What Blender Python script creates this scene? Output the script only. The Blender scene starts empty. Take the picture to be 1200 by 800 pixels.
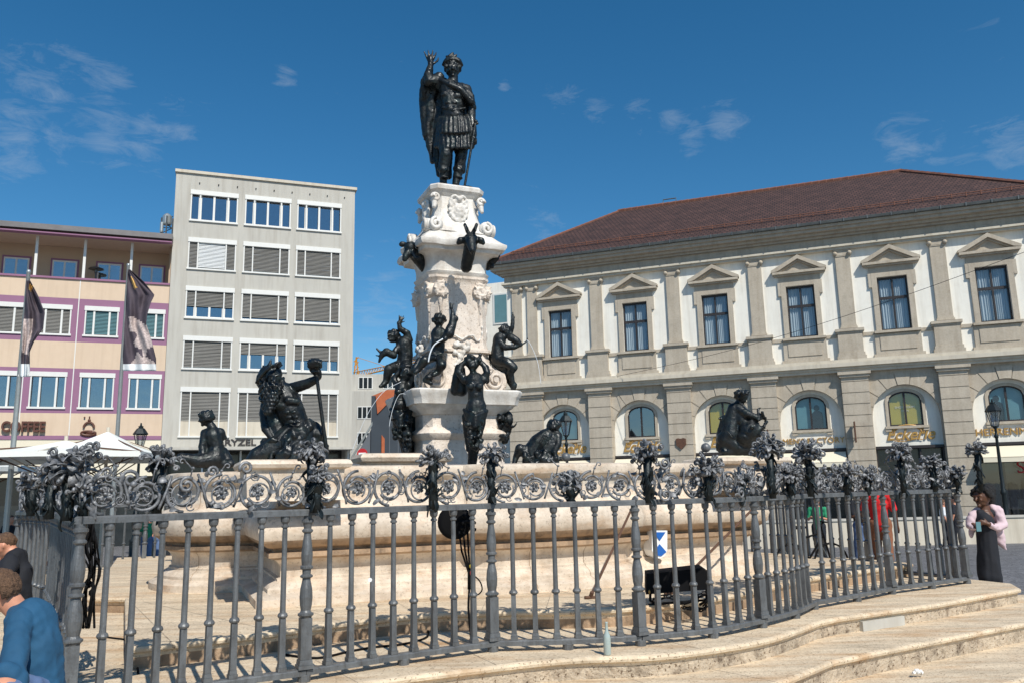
import bpy, bmesh, math, random
from mathutils import Vector, Matrix, noise
PI = math.pi
random.seed(7)
scn = bpy.context.scene
COL = scn.collection
# ------------------------------------------------------------------ camera model (also used to measure where things stand)
FPX = 951.0; PITCH = math.radians(10.4); ROLL = math.radians(1.25); CZ = 1.62
_F = Vector((0, math.cos(PITCH), math.sin(PITCH))); _R0 = Vector((1, 0, 0)); _U0 = Vector((0, -math.sin(PITCH), math.cos(PITCH)))
_R = _R0 * math.cos(ROLL) - _U0 * math.sin(ROLL); _U = _R0 * math.sin(ROLL) + _U0 * math.cos(ROLL)
def ray(x, y): return _F * FPX + _R * (x - 600) - _U * (y - 400)
def atY(x, y, Y):
    v = ray(x, y); t = Y / v.y
    return Vector((v.x * t, Y, CZ + v.z * t))
def atZ(x, y, z):
    v = ray(x, y); t = (z - CZ) / v.z
    return Vector((v.x * t, v.y * t, z))
cam = bpy.data.cameras.new('camera'); camo = bpy.data.objects.new('camera', cam); COL.objects.link(camo)
M = Matrix((( _R.x, _U.x, -_F.x, 0), (_R.y, _U.y, -_F.y, 0), (_R.z, _U.z, -_F.z, CZ), (0, 0, 0, 1)))
camo.matrix_world = M
cam.sensor_width = 36; cam.lens = FPX / 1200 * 36; cam.clip_end = 3000; cam.clip_start = 0.05
scn.camera = camo
# ------------------------------------------------------------------ materials
MATS = {}
def lin(c): return tuple((x / 12.92 if x <= .04045 else ((x + .055) / 1.055) ** 2.4) for x in c)
def newmat(name):
    m = bpy.data.materials.new(name); m.use_nodes = True
    nt = m.node_tree; b = nt.nodes['Principled BSDF']
    MATS[name] = m
    return m, nt, b
def N(nt, t, **k):
    n = nt.nodes.new(t)
    for a, v in k.items():
        if a in n.inputs: n.inputs[a].default_value = v
        else: setattr(n, a, v)
    return n
def mat(name, col, rough=.7, metal=0, var=.12, scale=3., stretch=(1, 1, 1), col2=None, amt2=.0, scale2=8., bump=0., bscale=40., coat=0, spec=.5, detail=6, streak=0, speck=0, specks=55, grain=0):
    m, nt, b = newmat(name)
    tc = N(nt, 'ShaderNodeTexCoord'); mp = N(nt, 'ShaderNodeMapping'); mp.inputs['Scale'].default_value = stretch
    geo = N(nt, 'ShaderNodeNewGeometry'); nt.links.new(geo.outputs['Position'], mp.inputs['Vector'])
    n1 = N(nt, 'ShaderNodeTexNoise', Scale=scale, Detail=detail, Roughness=.6); nt.links.new(mp.outputs[0], n1.inputs['Vector'])
    r1 = N(nt, 'ShaderNodeValToRGB')
    lo = tuple(max(0, c * (1 - var)) for c in col) + (1,); hi = tuple(min(1, c * (1 + var)) for c in col) + (1,)
    r1.color_ramp.elements[0].position = .3; r1.color_ramp.elements[1].position = .7
    r1.color_ramp.elements[0].color = lo; r1.color_ramp.elements[1].color = hi
    nt.links.new(n1.outputs['Fac'], r1.inputs['Fac'])
    out = r1.outputs[0]
    if col2:
        n2 = N(nt, 'ShaderNodeTexNoise', Scale=scale2, Detail=8., Roughness=.65); nt.links.new(mp.outputs[0], n2.inputs['Vector'])
        r2 = N(nt, 'ShaderNodeValToRGB'); r2.color_ramp.elements[0].position = .5 - .0; r2.color_ramp.elements[1].position = .72
        r2.color_ramp.elements[1].color = (amt2, amt2, amt2, 1); r2.color_ramp.elements[0].color = (0, 0, 0, 1)
        nt.links.new(n2.outputs['Fac'], r2.inputs['Fac'])
        mx = N(nt, 'ShaderNodeMixRGB'); mx.inputs['Color2'].default_value = tuple(col2) + (1,)
        nt.links.new(r2.outputs[0], mx.inputs['Fac']); nt.links.new(out, mx.inputs['Color1']); out = mx.outputs[0]
    def over(sc, strv, lo_, hi_, col_, amt_, det=6.):
        nonlocal out
        mq = N(nt, 'ShaderNodeMapping'); mq.inputs['Scale'].default_value = strv; nt.links.new(geo.outputs['Position'], mq.inputs['Vector'])
        nq = N(nt, 'ShaderNodeTexNoise', Scale=sc, Detail=det, Roughness=.6); nt.links.new(mq.outputs[0], nq.inputs['Vector'])
        rq = N(nt, 'ShaderNodeValToRGB'); rq.color_ramp.elements[0].position = lo_; rq.color_ramp.elements[1].position = hi_; rq.color_ramp.elements[0].color = (0, 0, 0, 1); rq.color_ramp.elements[1].color = (amt_, amt_, amt_, 1)
        nt.links.new(nq.outputs['Fac'], rq.inputs['Fac']); mm = N(nt, 'ShaderNodeMixRGB', blend_type='MULTIPLY'); mm.inputs['Color2'].default_value = tuple(col_) + (1,)
        nt.links.new(rq.outputs[0], mm.inputs['Fac']); nt.links.new(out, mm.inputs['Color1']); out = mm.outputs[0]
    if streak: over(2.6, (1.6, 1.6, .12), .46, .72, (.50, .43, .36), streak)
    if speck: over(specks, (1, 1, 1), .60, .66, (.28, .22, .17), speck, 2.)
    if grain: over(14, (1, 1, 1), .42, .70, (.70, .64, .58), grain)
    nt.links.new(out, b.inputs['Base Color'])
    b.inputs['Roughness'].default_value = rough; b.inputs['Metallic'].default_value = metal
    b.inputs['Specular IOR Level'].default_value = spec
    if coat: b.inputs['Coat Weight'].default_value = coat; b.inputs['Coat Roughness'].default_value = .05
    if bump:
        nb = N(nt, 'ShaderNodeTexNoise', Scale=bscale, Detail=5.); nt.links.new(geo.outputs['Position'], nb.inputs['Vector'])
        bp = N(nt, 'ShaderNodeBump', Strength=bump, Distance=.02); nt.links.new(nb.outputs['Fac'], bp.inputs['Height'])
        nt.links.new(bp.outputs[0], b.inputs['Normal'])
    return m
mat('stained_shaded_stone', (.36, .25, .16), .8, var=.3, scale=3, stretch=(1, 1, .4), col2=(.07, .05, .035), amt2=.8, scale2=5, bump=.5, bscale=30)  # brown staining plus shade under overhanging edges, both put into the colour
mat('travertine', (.62, .50, .36), .75, var=.16, scale=1.6, stretch=(1, 1, 5), col2=(.60, .36, .17), amt2=.75, scale2=1.3, bump=.35, bscale=30)
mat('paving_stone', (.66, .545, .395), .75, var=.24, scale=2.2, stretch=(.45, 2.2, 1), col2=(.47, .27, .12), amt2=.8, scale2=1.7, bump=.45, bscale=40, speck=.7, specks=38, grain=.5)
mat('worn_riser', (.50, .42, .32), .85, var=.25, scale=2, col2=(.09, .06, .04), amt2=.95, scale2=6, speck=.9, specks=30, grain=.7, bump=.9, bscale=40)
mat('basin_stone', (.66, .57, .465), .6, var=.18, scale=1.8, stretch=(1, 1, 3), col2=(.56, .37, .22), amt2=.6, scale2=2.2, bump=.3, bscale=36, streak=.5, speck=.35, specks=32, grain=.4)
mat('white_marble', (.70, .675, .63), .55, var=.10, scale=2, col2=(.55, .50, .44), amt2=.5, scale2=6, bump=.25, bscale=50, streak=.6, grain=.4)
mat('shaft_marble', (.68, .60, .52), .6, var=.12, scale=2.4, col2=(.50, .40, .31), amt2=.5, scale2=5, bump=.4, bscale=40, streak=.4, speck=.5, specks=26, grain=.4)
mat('bronze', (.010, .013, .015), .34, .4, var=.5, scale=5, col2=(.028, .05, .046), amt2=.6, scale2=9, bump=.28, bscale=48, spec=.65)
_m = MATS['bronze']; _b = _m.node_tree.nodes['Principled BSDF']; _n = N(_m.node_tree, 'ShaderNodeTexNoise', Scale=11., Detail=5.); _g = N(_m.node_tree, 'ShaderNodeNewGeometry'); _r = N(_m.node_tree, 'ShaderNodeMapRange'); _r.inputs['From Min'].default_value = .35; _r.inputs['From Max'].default_value = .65; _r.inputs['To Min'].default_value = .27; _r.inputs['To Max'].default_value = .62
_m.node_tree.links.new(_g.outputs['Position'], _n.inputs['Vector']); _m.node_tree.links.new(_n.outputs['Fac'], _r.inputs['Value']); _m.node_tree.links.new(_r.outputs[0], _b.inputs['Roughness'])
mat('stucco_white', (.81, .785, .71), .9, var=.04, scale=.8, col2=(.66, .62, .54), amt2=.35, scale2=2.5, streak=.28)
mat('stucco_taupe', (.47, .415, .335), .9, var=.08, scale=1.2, col2=(.34, .30, .24), amt2=.45, scale2=3, bump=.25, bscale=20, streak=.35, grain=.35)
mat('stucco_light', (.56, .51, .42), .9, var=.06, scale=1, streak=.35)
mat('concrete', (.47, .455, .41), .9, var=.05, scale=.6, stretch=(1, 1, .35), col2=(.40, .385, .35), amt2=.5, scale2=1.4, bump=.15, bscale=12, streak=.3)
mat('cream_render', (.62, .485, .36), .9, var=.035, scale=.7, col2=(.58, .43, .30), amt2=.3, scale2=3, streak=.15)
mat('brown_render', (.46, .35, .25), .9, var=.04, scale=.7)
mat('pale_render', (.72, .66, .52), .9, var=.04, scale=.7)
mat('mauve_paint', (.27, .13, .215), .8, var=.05, scale=1)
mat('white_frame', (.68, .68, .65), .45, var=.03, scale=4)
mat('dark_frame', (.025, .02, .02), .5, var=.2, scale=4)
mat('blind_slats', (.22, .215, .20), .6, var=.12, scale=1.2)
mat('white_blind', (.80, .82, .82), .6, var=.02, scale=2)
mat('roof_metal', (.16, .15, .15), .5, .3, var=.15, scale=2)
mat('gutter_zinc', (.13, .14, .14), .45, .5, var=.25, scale=3)
mat('iron_paint', (.125, .132, .138), .45, .25, var=.3, scale=9, stretch=(1, 1, .35), col2=(.065, .062, .06), amt2=.8, scale2=26, bump=.18, bscale=60)
mat('wrought_iron', (.19, .195, .205), .5, .3, var=.5, scale=22, col2=(.02, .026, .03), amt2=.9, scale2=12, bump=.2, bscale=60)
mat('dark_iron', (.010, .017, .020), .5, .3, var=.4, scale=10, bump=.2, bscale=60)
mat('black_plastic', (.006, .006, .007), .7, var=.2, scale=10, spec=.12)
mat('rusty_rod', (.10, .05, .03), .8, var=.3, scale=12)
mat('canvas', (.74, .76, .72), .8, var=.03, scale=2)
mat('pole_metal', (.42, .45, .45), .35, .6, var=.08, scale=5)
mat('skin_dark', (.10, .042, .022), .5, var=.1, scale=20)
mat('skin_light', (.58, .27, .17), .5, var=.1, scale=14)
mat('hair_black', (.008, .007, .007), .7, var=.3, scale=40, bump=.9, bscale=140)
mat('hair_brown', (.12, .065, .035), .7, var=.45, scale=60, stretch=(1, 1, .3), bump=.8, bscale=130)
mat('cloth_blue', (.012, .075, .155), .85, var=.15, scale=5, bump=.3, bscale=9)
mat('cloth_black', (.008, .01, .016), .85, var=.2, scale=5, bump=.3, bscale=12)
mat('cloth_red', (.62, .012, .015), .85, var=.12, scale=5, bump=.3, bscale=10)
mat('cloth_pink', (.60, .46, .50), .85, var=.06, scale=5, bump=.3, bscale=14)
mat('cloth_green', (.02, .26, .12), .85, var=.1, scale=5)
mat('cloth_jeans', (.10, .16, .30), .85, var=.15, scale=12)
mat('cloth_brown', (.25, .10, .05), .85, var=.15, scale=8)
mat('cloth_white', (.72, .73, .76), .85, var=.05, scale=8)
mat('cloth_orange', (.45, .22, .10), .85, var=.3, scale=20)
mat('gold', (.48, .28, .08), .4, .35, var=.15, scale=10)
mat('brown_letters', (.10, .035, .02), .5, var=.1, scale=10)
mat('yellow_panel', (.42, .31, .02), .5, var=.05, scale=2, coat=.6)
mat('blue_paint', (.01, .11, .42), .5, var=.05, scale=5)
mat('white_paint', (.78, .80, .80), .5, var=.03, scale=5)
mat('red_paint', (.45, .01, .015), .5, var=.05, scale=5)
mat('orange_paint', (.62, .28, .03), .5, var=.1, scale=2)
mat('ridge_brown', (.17, .07, .045), .8, var=.25, scale=3)
mat('orange_roof', (.42, .12, .05), .8, var=.15, scale=2, bump=.3, bscale=8)
mat('grey_house', (.12, .14, .17), .9, var=.05, scale=1)
mat('dark_house', (.045, .06, .08), .9, var=.08, scale=1)
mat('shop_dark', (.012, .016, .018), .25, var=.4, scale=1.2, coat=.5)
mat('curtain', (.42, .47, .50), .9, var=.10, scale=9, stretch=(3, 3, .1))
mat('teal_blind', (.10, .22, .25), .6, var=.08, scale=2)
mat('flag_cloth', (.065, .05, .065), .8, var=.2, scale=5)
mat('flag_print', (.46, .38, .36), .8, var=.35, scale=14, col2=(.16, .13, .13), amt2=.7, scale2=16)
mat('green_glass', (.35, .42, .40), .15, var=.05, scale=4, coat=.8)
mat('paper_white', (.80, .79, .76), .9, var=.05, scale=20)
mat('wood_dark', (.10, .045, .025), .7, var=.3, scale=8)
mat('water_foam', (.75, .80, .84), .25, var=.05, scale=8)
def glassmat(name, tint, refl, rough=.02):
    m, nt, b = newmat(name)
    out = nt.nodes['Material Output']; nt.nodes.remove(b)
    t = N(nt, 'ShaderNodeBsdfTransparent'); t.inputs[0].default_value = tint + (1,)
    g = N(nt, 'ShaderNodeBsdfGlossy'); g.inputs['Roughness'].default_value = rough; g.inputs[0].default_value = (.9, .95, 1, 1)
    fr = N(nt, 'ShaderNodeLayerWeight', Blend=.5); pw = N(nt, 'ShaderNodeMath', operation='POWER'); pw.inputs[1].default_value = 4.; nt.links.new(fr.outputs['Facing'], pw.inputs[0])
    ad = N(nt, 'ShaderNodeMath', operation='ADD', use_clamp=True); ad.inputs[1].default_value = refl + .04; nt.links.new(pw.outputs[0], ad.inputs[0])
    mx = N(nt, 'ShaderNodeMixShader'); nt.links.new(ad.outputs[0], mx.inputs[0]); nt.links.new(t.outputs[0], mx.inputs[1]); nt.links.new(g.outputs[0], mx.inputs[2])
    nz = N(nt, 'ShaderNodeTexNoise', Scale=.9); bp = N(nt, 'ShaderNodeBump', Strength=.06, Distance=.1)
    geo = N(nt, 'ShaderNodeNewGeometry'); nt.links.new(geo.outputs['Position'], nz.inputs['Vector']); nt.links.new(nz.outputs['Fac'], bp.inputs['Height']); nt.links.new(bp.outputs[0], g.inputs['Normal'])
    nt.links.new(mx.outputs[0], out.inputs['Surface'])
glassmat('glass_clear', (.88, .92, .94), .04)
glassmat('glass_dark', (.6, .62, .62), .22)
glassmat('lamp_glass', (.85, .88, .88), .15)
# cobbles
m, nt, b = newmat('cobbles')
geo = N(nt, 'ShaderNodeNewGeometry'); vo = N(nt, 'ShaderNodeTexVoronoi', feature='DISTANCE_TO_EDGE'); vo.inputs['Scale'].default_value = 9; vo.inputs['Randomness'].default_value = .55
vc = N(nt, 'ShaderNodeTexVoronoi'); vc.inputs['Scale'].default_value = 9; vc.inputs['Randomness'].default_value = .55
nt.links.new(geo.outputs['Position'], vo.inputs['Vector']); nt.links.new(geo.outputs['Position'], vc.inputs['Vector'])
r = N(nt, 'ShaderNodeValToRGB'); r.color_ramp.elements[0].color = (.03, .03, .032, 1); r.color_ramp.elements[1].color = (.20, .20, .21, 1); r.color_ramp.elements[1].position = .09
nt.links.new(vo.outputs['Distance'], r.inputs['Fac'])
mx = N(nt, 'ShaderNodeMixRGB', blend_type='MULTIPLY'); mx.inputs['Fac'].default_value = .55
sp = N(nt, 'ShaderNodeSeparateColor'); nt.links.new(vc.outputs['Color'], sp.inputs[0])
rr = N(nt, 'ShaderNodeValToRGB'); rr.color_ramp.elements[0].color = (.3, .3, .32, 1); rr.color_ramp.elements[1].color = (1.0, 1.0, 1.0, 1); nt.links.new(sp.outputs[0], rr.inputs['Fac'])
nt.links.new(r.outputs[0], mx.inputs['Color1']); nt.links.new(rr.outputs[0], mx.inputs['Color2']); nt.links.new(mx.outputs[0], b.inputs['Base Color'])
bp = N(nt, 'ShaderNodeBump', Strength=.9, Distance=.03); nt.links.new(r.outputs[0], bp.inputs['Height']); nt.links.new(bp.outputs[0], b.inputs['Normal']); b.inputs['Roughness'].default_value = .7
# roof tiles (uv: metres along / up the slope)
m, nt, b = newmat('roof_tiles')
uvn = N(nt, 'ShaderNodeUVMap'); br = N(nt, 'ShaderNodeTexBrick'); br.inputs['Scale'].default_value = 1; br.inputs['Brick Width'].default_value = .24; br.inputs['Row Height'].default_value = .32
br.inputs['Mortar Size'].default_value = .025; br.inputs['Color1'].default_value = (.075, .036, .028, 1); br.inputs['Color2'].default_value = (.105, .050, .038, 1); br.inputs['Mortar'].default_value = (.03, .014, .012, 1)
nt.links.new(uvn.outputs[0], br.inputs['Vector'])
nz = N(nt, 'ShaderNodeTexNoise', Scale=1.2, Detail=6.); nt.links.new(uvn.outputs[0], nz.inputs['Vector'])
mx = N(nt, 'ShaderNodeMixRGB', blend_type='MULTIPLY'); mx.inputs['Fac'].default_value = .8; nt.links.new(br.outputs[0], mx.inputs['Color1']); rz_ = N(nt, 'ShaderNodeValToRGB'); rz_.color_ramp.elements[0].position = .32; rz_.color_ramp.elements[1].position = .68; rz_.color_ramp.elements[0].color = (.42, .42, .42, 1); rz_.color_ramp.elements[1].color = (.92, .92, .92, 1); nt.links.new(nz.outputs['Fac'], rz_.inputs['Fac']); nt.links.new(rz_.outputs[0], mx.inputs['Color2'])
nt.links.new(br.outputs[0], mx.inputs['Color1']); nt.links.new(mx.outputs[0], b.inputs['Base Color']); b.inputs['Roughness'].default_value = .75
bp = N(nt, 'ShaderNodeBump', Strength=1., Distance=.05); nt.links.new(br.outputs['Fac'], bp.inputs['Height']); bp.invert = True; nt.links.new(bp.outputs[0], b.inputs['Normal'])
# ------------------------------------------------------------------ object helpers
def wloc(p):
    v = Vector((0, 0, 0))
    while p is not None: v = v + p.location; p = p.parent
    return v
def link(name, me, parent=None, mats=None):
    o = bpy.data.objects.new(name, me); COL.objects.link(o)
    if parent: o.parent = parent
    return o
def obj(name, bm, m, parent=None, smooth=False, local=False, loc=None):
    """bm in world coordinates unless local; one mesh object"""
    if not local:
        off = wloc(parent) if parent is not None else (Vector(loc) if loc is not None else Vector((0, 0, 0)))
        if off.length > 0: bmesh.ops.translate(bm, verts=bm.verts, vec=-off)
    me = bpy.data.meshes.new(name); bm.to_mesh(me); bm.free()
    for mm in (m if isinstance(m, (list, tuple)) else [m]): me.materials.append(MATS[mm])
    if smooth: me.polygons.foreach_set('use_smooth', [True] * len(me.polygons))
    o = link(name, me, parent)
    if loc is not None and not local: o.location = loc
    return o
def tag(o, label=None, cat=None, group=None, kind=None):
    if label: o['label'] = label
    if cat: o['category'] = cat
    if group: o['group'] = group
    if kind: o['kind'] = kind
    return o
def thing(name, loc, label, cat, group=None, rz=0):
    o = bpy.data.objects.new(name, None); COL.objects.link(o); o.location = loc; o.rotation_euler = (0, 0, rz); o.empty_display_size = .1
    return tag(o, label, cat, group)
def dup(o, parent):
    c = o.copy(); COL.objects.link(c); c.parent = parent
    return c
def struct(name, bm, m, smooth=False):
    o = obj(name, bm, m, None, smooth); o['kind'] = 'structure'; return o
def quad(bm, a, b, c, d):
    return bm.faces.new([bm.verts.new(a), bm.verts.new(b), bm.verts.new(c), bm.verts.new(d)])
def hexa(bm, P):
    """8 corners: bottom 4 (ccw), top 4"""
    v = [bm.verts.new(p) for p in P]
    for f in ((3, 2, 1, 0), (4, 5, 6, 7), (0, 1, 5, 4), (1, 2, 6, 5), (2, 3, 7, 6), (3, 0, 4, 7)): bm.faces.new([v[i] for i in f])
def box(bm, x0, x1, y0, y1, z0, z1):
    hexa(bm, [(x0, y0, z0), (x1, y0, z0), (x1, y1, z0), (x0, y1, z0), (x0, y0, z1), (x1, y0, z1), (x1, y1, z1), (x0, y1, z1)])
def prism(bm, pts, z0, z1):
    a = [bm.verts.new((p[0], p[1], z0)) for p in pts]; b = [bm.verts.new((p[0], p[1], z1)) for p in pts]
    n = len(pts); bm.faces.new(a[::-1]); bm.faces.new(b)
    for i in range(n): bm.faces.new([a[i], a[(i + 1) % n], b[(i + 1) % n], b[i]])
def tube(bm, pts, r, n=6, closed=False):
    """tube along points; r float or list"""
    pts = [Vector(p) for p in pts]; L = len(pts); rings = []
    up = None
    for i, p in enumerate(pts):
        t = (pts[min(i + 1, L - 1)] - pts[max(i - 1, 0)])
        if t.length < 1e-9: t = Vector((0, 0, 1))
        t.normalize()
        if up is None:
            up = Vector((0, 0, 1)) if abs(t.z) < .9 else Vector((1, 0, 0))
        a = t.cross(up)
        if a.length < 1e-5: a = t.orthogonal()
        a.normalize(); up = a.cross(t).normalized()
        rr = r[i] if isinstance(r, (list, tuple)) else r
        rings.append([bm.verts.new(p + (a * math.cos(2 * PI * k / n) + up * math.sin(2 * PI * k / n)) * rr) for k in range(n)])
    for i in range(L - 1):
        for k in range(n): bm.faces.new([rings[i][k], rings[i][(k + 1) % n], rings[i + 1][(k + 1) % n], rings[i + 1][k]])
    bm.faces.new(rings[0][::-1]); bm.faces.new(rings[-1])
def lathe(bm, prof, cx=0, cy=0, z0=0, n=16, sq=False, rot=0):
    rings = []
    for r, z in prof:
        ring = []
        for k in range(n):
            a = 2 * PI * k / n + rot
            ring.append(bm.verts.new((cx + r * math.cos(a), cy + r * math.sin(a), z0 + z)))
        rings.append(ring)
    for i in range(len(rings) - 1):
        for k in range(n): bm.faces.new([rings[i][k], rings[i][(k + 1) % n], rings[i + 1][(k + 1) % n], rings[i + 1][k]])
    bm.faces.new(rings[0][::-1]); bm.faces.new(rings[-1])
def cap(bm, p, q, r1, r2=None, n=12):
    """closed rounded cone from p to q"""
    p = Vector(p); q = Vector(q); r2 = r1 if r2 is None else r2
    d = q - p; L = d.length
    if L < 1e-6: d = Vector((0, 0, 1)); L = 1e-6
    d.normalize(); a = d.orthogonal().normalized(); b = d.cross(a)
    rings = []; K = 4
    seq = [(-r1 * math.cos(t), r1 * math.sin(t)) for t in [PI / 2 * (i + .5) / K for i in range(K)]] + [(0, r1), (L, r2)] + [(L + r2 * math.sin(t), r2 * math.cos(t)) for t in [PI / 2 * (i + .5) / K for i in range(K)]]
    for h, rr in seq:
        rings.append([bm.verts.new(p + d * h + (a * math.cos(2 * PI * k / n) + b * math.sin(2 * PI * k / n)) * rr) for k in range(n)])
    for i in range(len(rings) - 1):
        for k in range(n): bm.faces.new([rings[i][k], rings[i][(k + 1) % n], rings[i + 1][(k + 1) % n], rings[i + 1][k]])
    bm.faces.new(rings[0][::-1]); bm.faces.new(rings[-1])
def ell(bm, c, r, rot=None, sub=2):
    mt = Matrix.Translation(Vector(c))
    if rot: mt = mt @ Matrix.Rotation(rot[1], 4, 'Y') @ Matrix.Rotation(rot[0], 4, 'X')
    if not isinstance(r, (list, tuple)): r = (r, r, r)
    bmesh.ops.create_icosphere(bm, subdivisions=sub, radius=1, matrix=mt @ Matrix.Diagonal((r[0], r[1], r[2], 1)))
def remesh(bm, voxel, smooth=2, disp=0., dscale=8., fine=0., fscale=30., seed=0, stretch=1.):
    """fuse overlapping closed pieces into one continuous skin, then model folds and roughness into it"""
    me = bpy.data.meshes.new('tmp'); bm.normal_update(); bmesh.ops.recalc_face_normals(bm, faces=bm.faces); bm.to_mesh(me); bm.free()
    o = bpy.data.objects.new('tmp', me); COL.objects.link(o)
    md = o.modifiers.new('r', 'REMESH'); md.mode = 'VOXEL'; md.voxel_size = voxel; md.use_smooth_shade = True
    if smooth:
        ms = o.modifiers.new('s', 'SMOOTH'); ms.iterations = smooth; ms.factor = .5
    dg = bpy.context.evaluated_depsgraph_get()
    ev = o.evaluated_get(dg); m2 = bpy.data.meshes.new_from_object(ev)
    bpy.data.objects.remove(o); bpy.data.meshes.remove(me)
    b2 = bmesh.new(); b2.from_mesh(m2); bpy.data.meshes.remove(m2)
    if disp or fine:
        b2.normal_update(); sv = Vector((seed * 3.1, seed * 1.7, 0))
        for v in b2.verts:
            c = Vector((v.co.x * dscale, v.co.y * dscale, v.co.z * dscale * stretch)) + sv
            d = 0
            if disp: d += disp * (noise.noise(c) + .5 * noise.noise(c * 2.1))
            if fine: d += fine * noise.noise(v.co * fscale + sv)
            v.co += v.normal * d
    return b2
class Fac:
    """a facade frame: s metres along it, o metres out towards the square, z up"""
    def __init__(s, px, Y, ang):
        v = ray(px, 570); t = Y / v.y; s.o = Vector((v.x * t, Y, 0)); a = math.radians(ang); s.e = Vector((math.cos(a), math.sin(a), 0)); s.n = Vector((math.sin(a), -math.cos(a), 0))
    def p(s, a, o, z): return s.o + s.e * a + s.n * o + Vector((0, 0, z))
    def box(s, bm, s0, s1, o0, o1, z0, z1):
        p = s.p; hexa(bm, [p(s0, o1, z0), p(s1, o1, z0), p(s1, o0, z0), p(s0, o0, z0), p(s0, o1, z1), p(s1, o1, z1), p(s1, o0, z1), p(s0, o0, z1)])
    def poly(s, bm, pts, o0, o1):
        """extrude a polygon of (s,z) between o0 and o1"""
        a = [bm.verts.new(s.p(x, o1, z)) for x, z in pts]; b = [bm.verts.new(s.p(x, o0, z)) for x, z in pts]; n = len(pts)
        bm.faces.new(a); bm.faces.new(b[::-1])
        for i in range(n): bm.faces.new([a[i], b[i], b[(i + 1) % n], a[(i + 1) % n]])
def text(body, F, s, o, z, size, m, parent, name='lettering', ext=.02, font_shear=0, sx=1., bold=0.):
    c = bpy.data.curves.new(name, 'FONT'); c.body = body; c.size = size; c.extrude = ext; c.align_x = 'CENTER'; c.align_y = 'CENTER'; c.shear = font_shear; c.offset = bold
    c.materials.append(MATS[m])
    ob = bpy.data.objects.new(name, c); COL.objects.link(ob)
    mt = Matrix(((F.e.x, 0, F.n.x, 0), (F.e.y, 0, F.n.y, 0), (0, 1, 0, 0), (0, 0, 0, 1)))
    pos = F.p(s, o, z)
    ob.matrix_world = Matrix.Translation(pos) @ mt @ Matrix.Diagonal((sx, 1, 1, 1))
    dg = bpy.context.evaluated_depsgraph_get(); dg.update(); me = bpy.data.meshes.new_from_object(ob.evaluated_get(dg)); mw = ob.matrix_world.copy()
    bpy.data.objects.remove(ob)
    me.transform(mw); me.transform(Matrix.Translation(-wloc(parent))); me.name = name
    return link(name, me, parent)
BM = bmesh.new
# ================================================================== WORLD, SUN
SUN_AZ = (0.438, -0.899); SUN_EL = math.radians(46)
w = bpy.data.worlds.new('World'); scn.world = w; w.use_nodes = True; nt = w.node_tree
bg = nt.nodes['Background']; sky = N(nt, 'ShaderNodeTexSky'); sky.sky_type = 'NISHITA'; sky.sun_disc = False
sky.sun_elevation = SUN_EL; sky.sun_rotation = math.atan2(SUN_AZ[0], SUN_AZ[1]); sky.air_density = 1.0; sky.dust_density = .3; sky.ozone_density = 3.5; sky.altitude = 500
hs = N(nt, 'ShaderNodeHueSaturation'); hs.inputs['Saturation'].default_value = 1.3; hs.inputs['Value'].default_value = 1.07; hs.inputs['Hue'].default_value = .492
nt.links.new(sky.outputs[0], hs.inputs['Color'])
# thin fair-weather clouds in two low banks
tc = N(nt, 'ShaderNodeTexCoord'); mp = N(nt, 'ShaderNodeMapping'); mp.inputs['Scale'].default_value = (1, 1, 3.0); nt.links.new(tc.outputs['Generated'], mp.inputs['Vector'])
n1 = N(nt, 'ShaderNodeTexNoise', Scale=19., Detail=10., Roughness=.7, Distortion=.6); nt.links.new(mp.outputs[0], n1.inputs['Vector'])
n2 = N(nt, 'ShaderNodeTexNoise', Scale=3.2, Detail=2.); nt.links.new(mp.outputs[0], n2.inputs['Vector'])
def bank(d, size):
    v = Vector(d).normalized()
    sub = N(nt, 'ShaderNodeVectorMath', operation='DISTANCE'); nt.links.new(tc.outputs['Generated'], sub.inputs[0]); sub.inputs[1].default_value = v
    mr = N(nt, 'ShaderNodeMapRange'); mr.inputs['From Min'].default_value = size; mr.inputs['From Max'].default_value = 0.; mr.inputs['To Min'].default_value = 0.; mr.inputs['To Max'].default_value = 1.; mr.interpolation_type = 'SMOOTHSTEP'
    nt.links.new(sub.outputs['Value'], mr.inputs['Value']); return mr.outputs[0]
prev = None
for (x, y), s, k in (((40, 105), .07, .30), ((85, 80), .05, .24), ((120, 100), .05, .27), ((130, 155), .07, .33), ((165, 160), .06, .31), ((20, 150), .05, .32), ((15, 185), .05, .28), ((70, 160), .04, .26), ((205, 150), .05, .24), ((335, 92), .025, .26), ((660, 108), .05, .24), ((700, 128), .04, .25), ((747, 131), .035, .25), ((785, 143), .03, .22), ((812, 160), .035, .33), ((848, 145), .045, .30), ((1060, 170), .05, .29), ((1098, 170), .04, .29), ((1130, 174), .04, .25), ((1185, 175), .06, .31), ((640, 270), .07, .2), ((440, 365), .12, .24), ((590, 102), .015, .26)):
    o = bank(ray(x, y), s); ml = N(nt, 'ShaderNodeMath', operation='MULTIPLY'); nt.links.new(o, ml.inputs[0]); ml.inputs[1].default_value = k
    if prev is None: prev = ml.outputs[0]
    else:
        a = N(nt, 'ShaderNodeMath', operation='MAXIMUM'); nt.links.new(prev, a.inputs[0]); nt.links.new(ml.outputs[0], a.inputs[1]); prev = a.outputs[0]
ad = N(nt, 'ShaderNodeMath', operation='ADD'); nt.links.new(n1.outputs['Fac'], ad.inputs[0]); nt.links.new(prev, ad.inputs[1])
mr = N(nt, 'ShaderNodeMapRange'); mr.inputs['From Min'].default_value = .66; mr.inputs['From Max'].default_value = 1.02; mr.inputs['To Max'].default_value = .34; nt.links.new(ad.outputs[0], mr.inputs['Value'])
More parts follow.
